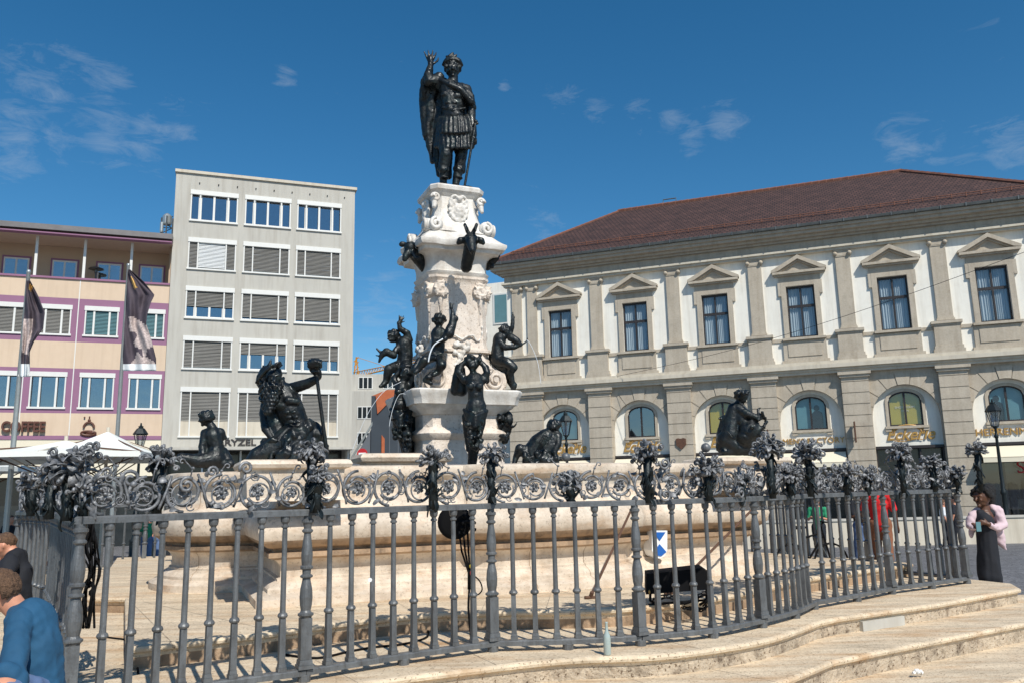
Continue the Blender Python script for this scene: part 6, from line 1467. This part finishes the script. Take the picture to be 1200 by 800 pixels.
# dense leafy vines woven through the frieze where the fence folds back
for si in (0, 2, 5, 6, 7, 8):
    P = segs[si][0]; at, L, q = sample(P); rn = random.Random(90 + si); bm = BM(); dens = .75 if si >= 5 else .2
    def X(s, z, o=0.):
        p, d = at(s); return Vector((p.x + d.y * o, p.y - d.x * o, z))
    for i in range(int(L * 60 * dens)):
        s = rn.uniform(0, L); z = RZ + rn.uniform(.03, .36); o = rn.uniform(-.08, .10)
        b_ = X(s, z, o); k = rn.random(); d = Vector((rn.uniform(-1, 1), rn.uniform(-.8, .3), rn.uniform(-.7, 1)))
        if k < .5: leafm(bm, b_, d, Vector((rn.uniform(-.5, .5), -1, .4)), rn.uniform(.06, .12), rn.uniform(.03, .055), rn.uniform(.4, 2.4), 5)
        elif k < .85:
            R = rn.uniform(.03, .07); sg = rn.choice((-1, 1)); tube(bm, [X(u, v, o + .02) for u, v in spiral2(s, z, R, rn.random() * 6, 1.3, sg, .25, 16)], rn.uniform(.006, .010), 5)
        else: ell(bm, b_, (rn.uniform(.012, .03),) * 3, sub=1)
    ov = obj('vine_leaves', bm, 'wrought_iron', fe, True); md = ov.modifiers.new('t', 'SOLIDIFY'); md.thickness = .005
# iron ball knobs
bm = BM(); 
for px, py, Y, r in ((663, 535, 8.0, .045), (827, 524, 8.35, .05), (1086, 540, 11.9, .06)): ell(bm, atY(px, py, Y), (r, r, r))
obj('ball_knob', bm, 'iron_paint', fe, True)
# ================================================================== SMALL THINGS AND PEOPLE
# round floodlight clamped on the fence
fl = thing('floodlight', atZ(535, 700, ZI), 'round black floodlight behind the fence, near the middle post', 'floodlight', 'black floodlights and their mounts')
bm = BM(); c = atY(533, 611, 8.5); cap(bm, c + Vector((0, -.02, 0)), c + Vector((0, .06, 0)), .02)
bm.free(); bm = BM(); R_ = .175
rings = []
for r, o in ((.0, -.05), (.12, -.055), (R_ * .93, -.05), (R_, -.03), (R_, .03), (.12, .09), (.05, .12)): rings.append([bm.verts.new(c + Vector((r * math.cos(2 * PI * k / 24), o, r * math.sin(2 * PI * k / 24)))) for k in range(24)] if r else None)
rings = rings[1:]
for a, b_ in zip(rings[:-1], rings[1:]):
    for k in range(24): bm.faces.new([a[k], a[(k + 1) % 24], b_[(k + 1) % 24], b_[k]])
bm.faces.new(rings[0]); bm.faces.new(rings[-1][::-1]); bmesh.ops.recalc_face_normals(bm, faces=bm.faces); obj('lamp_head', bm, 'black_plastic', fl, True)
bm = BM(); e = atY(553, 611, 8.2)
for k in range(7): rn = random.Random(k); ell(bm, atY(548 + rn.uniform(-8, 8), 611 + rn.uniform(-9, 10), 8.35), (.03, .03, .025), sub=1)
tube(bm, [c + Vector((.0, .05, 0)), e + Vector((0, .05, 0)), atY(556, 612, 7.95)], .018, 6); obj('clamp', bm, 'black_plastic', fl)
bm = BM(); rn = random.Random(3)
for k in range(4):
    x0 = 538 + k * 5; tube(bm, [atY(x, y, Y) for x, y, Y in []] if False else [atY(x0, 622, 8.35), atY(541 + k * 4, 645, 8.35), atY(549 + k, 670, 8.3), atY(549 + k * 1.2, 690, 8.3)], .010, 5)
tube(bm, [atY(x, y, 8.3) for x, y in smooth_path([(550, 690), (549, 712), (551, 735), (552, 748)], 4)], .012, 5); tube(bm, [atY(x, y, 8.3) for x, y in smooth_path([(553, 672), (562, 680), (565, 690), (560, 696), (553, 694)], 4)], .007, 5)
obj('cable', bm, 'black_plastic', fl, True)
bm = BM(); ell(bm, atY(551, 663, 8.28), (.012, .012, .02), sub=1); obj('plug', bm, 'yellow_panel', fl); bm = BM(); ell(bm, atY(552, 671, 8.28), (.012, .012, .03), sub=1); obj('plug', bm, 'red_paint', fl)
# box floodlight
bf = thing('floodlight', atZ(795, 706, ZI), 'wide black box floodlight standing on the inner step beside the blue and white shield', 'floodlight', 'black floodlights and their mounts')
bm = BM(); Y0 = 9.35
L_ = [atY(x, y, Y0) for x, y in ((757, 672), (822, 665), (832, 672), (832, 690), (757, 696))]
fr = [bm.verts.new(p) for p in L_]; bk = [bm.verts.new(p + Vector((.02, .22, .02))) for p in L_]
bm.faces.new(fr); bm.faces.new(bk[::-1])
for i in range(5): bm.faces.new([fr[i], bk[i], bk[(i + 1) % 5], fr[(i + 1) % 5]])
bmesh.ops.recalc_face_normals(bm, faces=bm.faces); obj('housing', bm, 'black_plastic', bf)
bm = BM()
for x in (762, 828): tube(bm, [atY(x, 680, Y0 + .02), atY(x, 703, Y0 + .02), atY(x + (8 if x < 800 else -8), 708, Y0 + .1)], .016, 6)
tube(bm, [atY(760, 708, Y0), atY(832, 702, Y0)], .014, 6); obj('stand', bm, 'black_plastic', bf)
bm = BM(); rn = random.Random(6)
for k in range(4): tube(bm, [atY(x + rn.uniform(-5, 5), y + rn.uniform(-3, 3), Y0 - .03 - .03 * k) for x, y in smooth_path([(765, 702), (785, 698), (800, 706), (820, 699), (830, 694), (824, 712), (800, 712)], 4)], .009, 5)
obj('cable', bm, 'black_plastic', bf, True)
bm = BM(); ell(bm, atY(761, 693, Y0 - .05), (.012, .012, .025), sub=1); ell(bm, atY(771, 696, Y0 - .05), (.012, .012, .02), sub=1); obj('plug', bm, 'gold', bf)
# rusty rods leaning on the basin
def rod(a, b_, lab):
    A, B2 = atZ(*a, ZI + .02), onV(b_[0], b_[1], V0_ - .42); r_ = thing('stay_rod', A, lab, 'rod', 'rusty rods propped against the basin')
    bm = BM(); tube(bm, [A, B2], .017, 6); obj('rod', bm, 'rusty_rod', r_)
    bm = BM(); tube(bm, [A + Vector((-.07, -.03, 0)), A + Vector((.07, .02, -.005))], .02, 6); tube(bm, [A, A + Vector((.02, -.03, .06))], .025, 6); obj('clamp', bm, 'rusty_rod', r_)
rod((692, 699), (742, 592, 9.6), 'rusty diagonal rod on the left, its foot clamped on the inner step'); rod((785, 694), (884, 594, 10.2), 'rusty diagonal rod on the right, rising from behind the box floodlight')
# shield
c0 = (773, 636); Y0 = onV(773, 640, V0_ - .10).y
sh = thing('coat_shield', atY(773, 656, Y0), 'small blue and white shield with diagonal cross pattern on the basin wall', 'shield')
def shp(pts, d, m, nm, par=sh, th=.03):
    bm = BM(); a = [bm.verts.new(onV(x, y, V0_ - .10 + d)) for x, y in pts]; b_ = [bm.verts.new(v.co + VV * th) for v in a]; bm.faces.new(a); bm.faces.new(b_[::-1]); n = len(a)
    for i in range(n): bm.faces.new([a[i], b_[i], b_[(i + 1) % n], a[(i + 1) % n]])
    bmesh.ops.recalc_face_normals(bm, faces=bm.faces); return obj(nm, bm, m, par)
shp([(764, 621), (782, 621), (782, 644), (779, 651), (773, 654), (767, 651), (764, 644)], .0, 'white_paint', 'board', th=.22)
shp([(766, 623), (780, 623), (773.2, 633)], -.012, 'blue_paint', 'field', th=.01); shp([(766, 646), (773.2, 637), (781, 646), (775, 651), (768, 650)], -.012, 'blue_paint', 'field', th=.01)
# bottle, crumpled paper, sticker, cables
bt = thing('glass_bottle', atZ(712, 767, ZP), 'empty pale glass bottle standing on the plinth in front of the fence', 'bottle')
p = atZ(712, 767, ZP); bm = BM(); lathe(bm, [(.03, 0), (.034, .01), (.034, .15), (.03, .17), (.014, .21), (.012, .27), (.014, .275), (.014, .285)], p.x, p.y, ZP + .001, 16); obj('glass', bm, 'green_glass', bt, True)
p = atZ(1076, 793, -.27); bm = BM(); rn = random.Random(2)
for k in range(7): ell(bm, p + Vector((rn.uniform(-.05, .05), rn.uniform(-.02, .02), .02 + rn.uniform(0, .05))), (rn.uniform(.012, .03),) * 3, sub=1)
bm = remesh(bm, .006, 0, disp=.012, dscale=60); tag(obj('crumpled_paper', bm, 'paper_white', None, loc=p), 'crumpled white paper scrap on the lowest stone step', 'paper')
p = atY(435, 678, 7.22); bm = BM(); v = [bm.verts.new(p + Vector((.018 * math.cos(t), -.06, .018 * math.sin(t)))) for t in [k * PI / 8 for k in range(16)]]; bm.faces.new(v); tag(obj('sticker', bm, 'white_paint', None, loc=p), 'tiny round white sticker on a baluster', 'sticker')
def cable(pts, z, r, lab):
    bm = BM(); tube(bm, [atZ(x, y, z) + Vector((0, 0, r)) for x, y in smooth_path(pts, 5)], r, 5); tag(obj('ground_cable', bm, 'black_plastic', None, True, loc=atZ(*pts[0], z)), lab, 'cable', 'black cables lying about the plinth')
cable([(335, 768), (372, 772), (410, 764), (440, 759), (470, 756), (497, 749), (502, 742), (498, 735)], ZP, .012, 'black cable curling along the plinth left of the middle post')
cable([(552, 752), (575, 756), (600, 753), (640, 749), (700, 748)], ZP, .008, 'thin black cable along the plinth right of the middle post')
cable([(118, 746), (132, 748), (150, 751), (157, 760), (162, 790)], ZP, .010, 'black cable crossing the plinth near the left corner')
# black cable bundle hanging inside the left corner
hb = thing('cable_bundle', (-3.25, 7.2, ZP), 'tangle of black cables hanging inside the left fence corner', 'cables')
bm = BM(); rn = random.Random(12)
for k in range(9):
    x0 = rn.uniform(98, 112); tube(bm, [atY(x, y, 7.3 + rn.uniform(-.1, .1)) for x, y in smooth_path([(x0, 610), (x0 + rn.uniform(-6, 6), 640), (x0 + rn.uniform(-8, 8), 668), (x0 + rn.uniform(-8, 8), 695), (x0 + rn.uniform(-8, 4), 735)], 4)], rn.uniform(.008, .014), 5)
for k in range(4): ell(bm, atY(rn.uniform(97, 112), rn.uniform(660, 695), 7.3), (.025, .02, .035), sub=1)
obj('cable', bm, 'black_plastic', hb, True)
# ---------------------------------------------------------------- people
def clothes(f, name, m, root, vox=.02, disp=.012, dscale=9, smooth=2, fine=0, stretch=1): return obj(name, remesh(f.bm, vox, smooth, disp, dscale, fine, 26, 3, stretch), m, root, True)
def face_bits(f, root, skin_lips='red_paint', glasses=False):
    bm = BM()
    for sg in (-1, 1): ell(bm, f.hc + f.hf * f.hR * .90 + f.hr * f.hR * .30 * sg + f.hu * f.hR * .05, (f.hR * .11, f.hR * .08, f.hR * .07), sub=1)
    obj('eye', bm, 'hair_black', root, True)
# woman at the right
Yw = 12.75; wo = thing('person', (atY(1160, 600, Yw).x, Yw, gz(7, Yw)), 'woman in black dress and pale pink cardigan holding a phone, behind the right fence end', 'person')
zf = 7.0; s_ = 1.0
f = Fig(960, 490, 3.478, Yw)
f.head((662, 318), 35, -1.1, .15); f.chain([(668, 345, .03), (672, 372, .03)], [19, 22]); f.chain([(672, 400, .03), (686, 500, .03), (696, 700, .03)], [34, 32, 34]); f.chain([(645, 380, .04), (725, 382, .04)], [12, 12])
f.chain([(728, 385, .0), (742, 430, -.02), (728, 446, -.08), (690, 430, -.2)], [14, 13, 11, 9]); f.hand((692, 430, -.2), (-1, -.35), (0, -1), 34, .3, .5, 1); f.chain([(645, 385, .02), (620, 430, -.02), (642, 442, -.18)], [11, 11, 9]); f.hand((640, 440, -.18), (.7, -.4), (0, -1), 30, .3, .5, 1)
f.chain([(685, 700, 0), (690, 830, 0), (690, 855, -.08)], [26, 16, 12]); f.chain([(715, 700, .08), (722, 830, .08), (722, 855, 0)], [26, 16, 12])
obj('body', remesh(f.bm, .010, 2), 'skin_dark', wo, True); face_bits(f, wo)
f2_ = Fig(960, 490, 3.478, Yw); rn = random.Random(3); c, R_ = f.hc, f.hR
for k in range(70):
    z = rn.uniform(-.1, 1); a = rn.uniform(0, 2 * PI); q = math.sqrt(max(0, 1 - z * z)); d = Vector((q * math.cos(a), q * math.sin(a), z))
    if d.dot(f.hf) > .5 and z < .5: continue
    ell(f2_.bm, c + d * R_ * .98 + Vector((.15 * R_, 0, .12 * R_)), (R_ * .34,) * 3, sub=1)
f2_.chain([(690, 290, .05), (700, 335, .05)], [26, 16]); clothes(f2_, 'hair', 'hair_black', wo, .012, .012, 30, 1)
f3_ = Fig(960, 490, 3.478, Yw); f3_.chain([(670, 418, -.02), (682, 470, -.02), (690, 560, 0), (694, 640, 0)], [38, 35, 40, 42]); f3_.chain([(650, 384, -.02), (698, 385, .02)], [14, 18]); f3_.chain([(692, 630, 0), (694, 740, .02)], [40, 32]); f3_.chain([(706, 640, .05), (708, 740, .08)], [34, 28])
clothes(f3_, 'dress', 'cloth_black', wo, .018, .02, 7, stretch=.3)
f4_ = Fig(960, 490, 3.478, Yw); f4_.chain([(705, 362, .03), (732, 380, .0), (744, 430, -.02), (728, 448, -.08), (698, 434, -.18)], [15, 20, 19, 16, 11]); f4_.chain([(722, 378, .1), (722, 450, .12), (738, 500, .1), (760, 532, .1)], [24, 26, 18, 6]); f4_.chain([(696, 365, .08), (706, 440, .14), (728, 490, .14)], [18, 28, 24])
f4_.chain([(645, 372, .04), (624, 395, .02), (614, 435, -.02), (630, 444, -.12)], [13, 17, 15, 11]); f4_.chain([(640, 380, .1), (625, 440, .12), (620, 480, .1)], [14, 14, 8])
clothes(f4_, 'cardigan', 'cloth_pink', wo, .014, .018, 9)
bm = BM(); P0 = atY(960 + 650 / 3.478, 490 + 440 / 3.478, Yw - .28); box(bm, P0.x - .035, P0.x + .035, P0.y, P0.y + .012, P0.z - .07, P0.z + .07); tag(obj('phone', bm, 'teal_blind', None, loc=P0), 'phone in a teal case held by the woman in the pink cardigan', 'phone')
# man in blue, seated on the steps at the left edge
Yb = 5.0; mb_ = thing('person', (-3.3, 5.0, -.05), 'fair haired man in blue long sleeved shirt, sitting hunched in front of the fence corner', 'person')
f = Fig(0, 620, 4.44, Yb)
f.head((-4, 306), 88, -1.15, .45); f.chain([(30, 350, .02), (80, 410, .04), (130, 450, .05)], [58, 54, 52])
f.chain([(150, 490, 0), (190, 620, 0), (180, 800, 0)], [70, 85, 85]); f.chain([(60, 640, -.25), (20, 700, -.25), (-80, 720, -.3)], [36, 30, 24]); f.hand((-70, 720, -.3), (-1, -.1), (0, -1), 110, .3, .6, 1)
f.chain([(170, 860, 0), (20, 850, -.4), (-80, 1000, -.5), (-90, 1180, -.5)], [100, 76, 60, 44]); f.chain([(230, 860, .15), (100, 880, -.2), (60, 1050, -.3), (60, 1180, -.3)], [90, 76, 60, 44])
obj('body', remesh(f.bm, .011, 2), 'skin_light', mb_, True); face_bits(f, mb_)
h = Fig(0, 620, 4.44, Yb); rn = random.Random(8)
for k in range(520):
    z = rn.uniform(-.5, 1); a = rn.uniform(0, 2 * PI); q = math.sqrt(max(0, 1 - z * z)); d = f.hr * (q * math.cos(a)) + f.hf * (q * math.sin(a)) + f.hu * z
    if d.dot(f.hf) > .45 and z < .55: continue
    if abs(d.dot(f.hr)) > .75 and z < .15 and d.dot(f.hf) > -.2: continue
    t_ = (f.hu * -1 + f.hf * .3 - d * ((f.hu * -1 + f.hf * .3).dot(d))); cap(h.bm, f.hc + d * f.hR * 1.0, f.hc + d * f.hR * .98 + t_ * f.hR * .3, f.hR * .13, f.hR * .06, 6)
h.bm = h.bm; ell(h.bm, f.hc - f.hf * f.hR * .12 + f.hu * f.hR * .14, (f.hR * .92,) * 3)
clothes(h, 'hair', 'hair_brown', mb_, .006, .004, 60, 0)
sft = Fig(0, 620, 4.44, Yb)
sft.chain([(95, 430, .02), (150, 425, .05), (225, 450, .05)], [44, 56, 52]); sft.chain([(150, 490, .0), (195, 620, 0), (195, 860, 0)], [108, 118, 118]); sft.chain([(235, 470, .05), (262, 600, .05), (250, 800, .05)], [60, 52, 66]); sft.chain([(95, 480, -.12), (95, 600, -.22), (80, 720, -.3), (90, 800, -.34)], [60, 54, 48, 46]); sft.chain([(90, 780, -.32), (60, 760, -.36), (25, 740, -.38)], [46, 40, 34])
clothes(sft, 'shirt', 'cloth_blue', mb_, .011, .028, 5.5, 2, .006, .55)
tr = Fig(0, 620, 4.44, Yb); tr.chain([(190, 880, 0), (20, 860, -.4), (-70, 1010, -.5)], [112, 84, 66]); tr.chain([(230, 880, .15), (100, 890, -.2), (60, 1060, -.3)], [100, 84, 66]); clothes(tr, 'trousers', 'cloth_jeans', mb_, .016, .015, 8)
bm = BM(); box(bm, -4.6, -2.75, 4.75, 5.5, -.6, -.046); bm.free()
# man in black behind him
Yk = 7.2; mk = thing('person', (-5.0, Yk, -.05), 'short haired man in black top with bowed head, behind the man in blue', 'person')
f = Fig(0, 600, 4, Yk); f.head((22, 150), 52, -1.1, .6); f.chain([(52, 185), (88, 215)], [30, 30]); f.chain([(85, 235, 0), (75, 380, 0)], [36, 40]); f.chain([(-20, 250, -.2), (-40, 300, -.25)], [20, 20]); f.chain([(70, 400, 0), (-60, 420, -.3), (-70, 560, -.3)], [60, 44, 34])
obj('body', remesh(f.bm, .013, 2), 'skin_light', mk, True); face_bits(f, mk)
h = Fig(0, 600, 4, Yk); h.bm = h.bm
rn = random.Random(9)
for k in range(110):
    z = rn.uniform(-.2, 1); a = rn.uniform(0, 2 * PI); q = math.sqrt(max(0, 1 - z * z)); d = f.hr * (q * math.cos(a)) + f.hf * (q * math.sin(a)) + f.hu * z
    if (d.dot(f.hf) > .45 and z < .6) or (abs(d.dot(f.hr)) > .75 and z < .2): continue
    ell(h.bm, f.hc + d * f.hR * .93, (f.hR * .14,) * 3, sub=1)
ell(h.bm, f.hc - f.hf * f.hR * .14 + f.hu * f.hR * .14, (f.hR * .90,) * 3)
clothes(h, 'hair', 'hair_brown', mk, .009, .006, 30, 1)
s5 = Fig(0, 600, 4, Yk); s5.chain([(75, 215, 0), (78, 300, 0), (75, 400, 0)], [50, 62, 64]); s5.chain([(50, 240, -.15), (20, 300, -.22), (-30, 310, -.28)], [40, 34, 26]); s5.chain([(90, 205, .05), (96, 300, .05)], [36, 30]); clothes(s5, 'shirt', 'cloth_black', mk, .014, .018, 8)
# standing people on the square, whole figures
def person(px, Y, H, yaw, top, legs, skin, hair, label, arms='down', shorts=False, group=None, lean=0):
    x = atY(px, 600, Y).x; g_ = gz(x, Y); root = thing('person', (x, Y, g_), label, 'person', group)
    fwd = Vector((math.sin(yaw), -math.cos(yaw), 0)); rt = Vector((math.cos(yaw), math.sin(yaw), 0)); o = Vector((x, Y, g_)); k = H / 1.75
    P = lambda a, b_, z: o + rt * (a * k) + fwd * (b_ * k) + EZ * (z * k)
    bm = BM()
    ell(bm, P(0, .02, 1.62), (.078 * k, .09 * k, .115 * k)); ell(bm, P(0, .05, 1.56), (.055 * k, .06 * k, .07 * k)); cap(bm, P(0, .11, 1.63), P(0, .125, 1.60), .012 * k, .018 * k, 8)
    for sg in (-1, 1): ell(bm, P(sg * .08, 0, 1.61), (.015 * k, .02 * k, .03 * k), sub=1)
    cap(bm, P(0, 0, 1.52), P(0, 0, 1.42), .055 * k, .065 * k); cap(bm, P(-.14, 0, 1.40), P(.14, 0, 1.40), .06 * k); cap(bm, P(0, 0, 1.32), P(0, 0, 1.0), .13 * k, .12 * k); cap(bm, P(-.05, 0, .93), P(.05, 0, .93), .12 * k)
    A = []
    for sg in (-1, 1):
        cap(bm, P(sg * .09, 0, .90), P(sg * .10, .02 + .06 * sg, .50), .085 * k, .06 * k); cap(bm, P(sg * .10, .02 + .06 * sg, .50), P(sg * .10, -.02 + .09 * sg, .09), .055 * k, .038 * k); cap(bm, P(sg * .10, -.03 + .09 * sg, .04), P(sg * .12, .13 + .09 * sg, .03), .038 * k, .03 * k)
        el = P(sg * .26, -.02, 1.12) if arms == 'down' else P(sg * .25, .03, 1.12); wr = P(sg * .27, .06, .88) if arms == 'down' else P(sg * .12, .28, 1.18)
        sh_ = P(sg * .19, 0, 1.39); A.append((sh_, el, wr)); cap(bm, sh_, el, .05 * k, .04 * k); cap(bm, el, wr, .038 * k, .027 * k); d = (wr - el).normalized()
        for q in range(4): cap(bm, wr + rt * (.012 * (q - 1.5)) + d * .05 * k, wr + rt * (.013 * (q - 1.5)) + d * (.13 + .01 * (q in (1, 2))) * k + fwd * .015, .011 * k, .008 * k, 6)
        cap(bm, wr, wr + d * .07 * k, .028 * k, .032 * k, 8); cap(bm, wr + d * .03 * k, wr + d * .08 * k + fwd * .04 * k, .012 * k, .009 * k, 6)
    obj('body', remesh(bm, .014, 2), skin, root, True)
    bm = BM(); ell(bm, P(0, -.005, 1.645), (.09 * k, .10 * k, .11 * k)); ell(bm, P(0, -.05, 1.58), (.08 * k, .06 * k, .09 * k)); b3 = remesh(bm, .014, 1, .008, 25)
    obj('hair', b3, hair, root, True)
    bm = BM(); cap(bm, P(-.15, 0, 1.385), P(.15, 0, 1.385), .075 * k); cap(bm, P(0, 0, 1.3), P(0, 0, .92), .155 * k, .15 * k); cap(bm, P(-.07, 0, 1.25), P(.07, 0, 1.25), .12 * k)
    for sh_, el, wr in A: cap(bm, sh_, sh_.lerp(el, .8), .068 * k, .062 * k)
    obj('shirt', remesh(bm, .016, 2, .012, 9), top, root, True)
    bm = BM(); cap(bm, P(-.05, 0, .92), P(.05, 0, .92), .145 * k)
    for sg in (-1, 1):
        cap(bm, P(sg * .09, 0, .88), P(sg * .10, .02 + .06 * sg, .5), .105 * k, .085 * k)
        if not shorts: cap(bm, P(sg * .10, .02 + .06 * sg, .5), P(sg * .10, -.02 + .09 * sg, .10), .08 * k, .065 * k)
    obj('trousers', remesh(bm, .016, 2, .01, 9), legs, root, True)
    bm = BM()
    for sg in (-1, 1): cap(bm, P(sg * .10, -.06 + .09 * sg, .04), P(sg * .12, .14 + .09 * sg, .035), .045 * k, .038 * k)
    obj('shoes', bm, 'cloth_black', root, True)
person(1030, 15.2, 1.80, 2.6, 'cloth_red', 'cloth_brown', 'skin_dark', 'hair_black', 'man in bright red top and brown trousers standing behind the right part of the fence')
person(1008, 16.6, 1.66, .4, 'cloth_black', 'cloth_jeans', 'skin_dark', 'hair_black', 'person in dark top and blue jeans just left of the man in red', arms='front')
person(958, 21, 1.62, -.6, 'cloth_green', 'cloth_black', 'skin_light', 'hair_brown', 'person in green top with arms forward, seen through the fence right of the basin', arms='front')
person(174, 27.5, 1.72, .3, 'cloth_green', 'cloth_jeans', 'skin_light', 'hair_brown', 'person in green top and pale jeans on the cobbles left of the basin')
person(187, 28.5, 1.70, -.5, 'cloth_jeans', 'cloth_jeans', 'skin_light', 'hair_black', 'person in dark blue clothes beside the green top, left of the basin')
person(1106, 30, 1.7, 1.2, 'cloth_white', 'cloth_black', 'skin_light', 'hair_brown', 'person in white top in front of the dark shop entrance, behind the fence')
person(1120, 27, 1.74, -2.4, 'cloth_black', 'cloth_black', 'skin_light', 'hair_black', 'person all in black walking behind the right fence bay')
person(78, 11.2, 1.3, -.8, 'cloth_white', 'cloth_jeans', 'skin_light', 'hair_brown', 'person in white shirt seen between the crowded balusters at the left corner')
person(14, 25, 1.7, .9, 'cloth_black', 'cloth_black', 'skin_light', 'hair_brown', 'person in black in the shade of the parasols near the left edge')
# bicycle behind the right notch of the fence
bx = atY(950, 640, 14.6).x; bk_ = thing('bicycle', (bx, 14.6, gz(bx, 14.6)), 'black bicycle parked behind the fence, right of the basin', 'bicycle')
g_ = gz(bx, 14.6)
def circ(cx_, r, t=.018, m='black_plastic', par=None):
    bm = BM(); tube(bm, [(cx_ + r * math.cos(k * PI / 12), 14.6 + .25 * r * math.cos(k * PI / 12), g_ + .34 + r * math.sin(k * PI / 12)) for k in range(25)], t, 6)
    return bm
for sg in (-1, 1):
    wh = obj('wheel', circ(bx + sg * .34, .32), 'black_plastic', bk_)
    bm = BM()
    for k in range(12): tube(bm, [(bx + sg * .34, 14.6 + 0, g_ + .34), (bx + sg * .34 + .31 * math.cos(k * PI / 6), 14.6 + .08 * math.cos(k * PI / 6), g_ + .34 + .31 * math.sin(k * PI / 6))], .003, 3)
    obj('spokes', bm, 'pole_metal', wh)
bm = BM(); q = lambda a, z: (bx + a, 14.6, g_ + z)
for a, b_ in (((-.34, .34), (-.1, .32)), ((-.34, .34), (-.15, .75)), ((-.1, .32), (-.16, .9)), ((-.1, .32), (.22, .78)), ((-.15, .75), (.24, .85)), ((.34, .34), (.2, .98))): tube(bm, [q(*a), q(*b_)], .018, 6)
tube(bm, [q(.2, .98), q(.26, 1.02)], .015, 6); tube(bm, [(bx + .26, 14.35, g_ + 1.03), (bx + .24, 14.85, g_ + 1.03)], .014, 6); obj('frame', bm, 'black_plastic', bk_)
bm = BM(); ell(bm, q(-.17, .94), (.13, .07, .035)); obj('saddle', bm, 'black_plastic', bk_)
# low grey concrete block bench on the square, right
bn = thing('stone_bench', (12, 33, gz(12, 33)), 'long low pale stone wall in front of the palace shops', 'wall')
bm = BM()
for k in range(8):
    a = 8.2 + k * 2.0; box(bm, a, a + 1.96, 33.0, 33.4, gz(a, 33), gz(a, 33) + 1.0)
obj('blocks', bm, 'stucco_light', bn)
bm = BM(); box(bm, 8.15, 24.2, 32.95, 33.45, gz(12, 33) + 1.0, gz(12, 33) + 1.08); obj('coping', bm, 'concrete', bn)
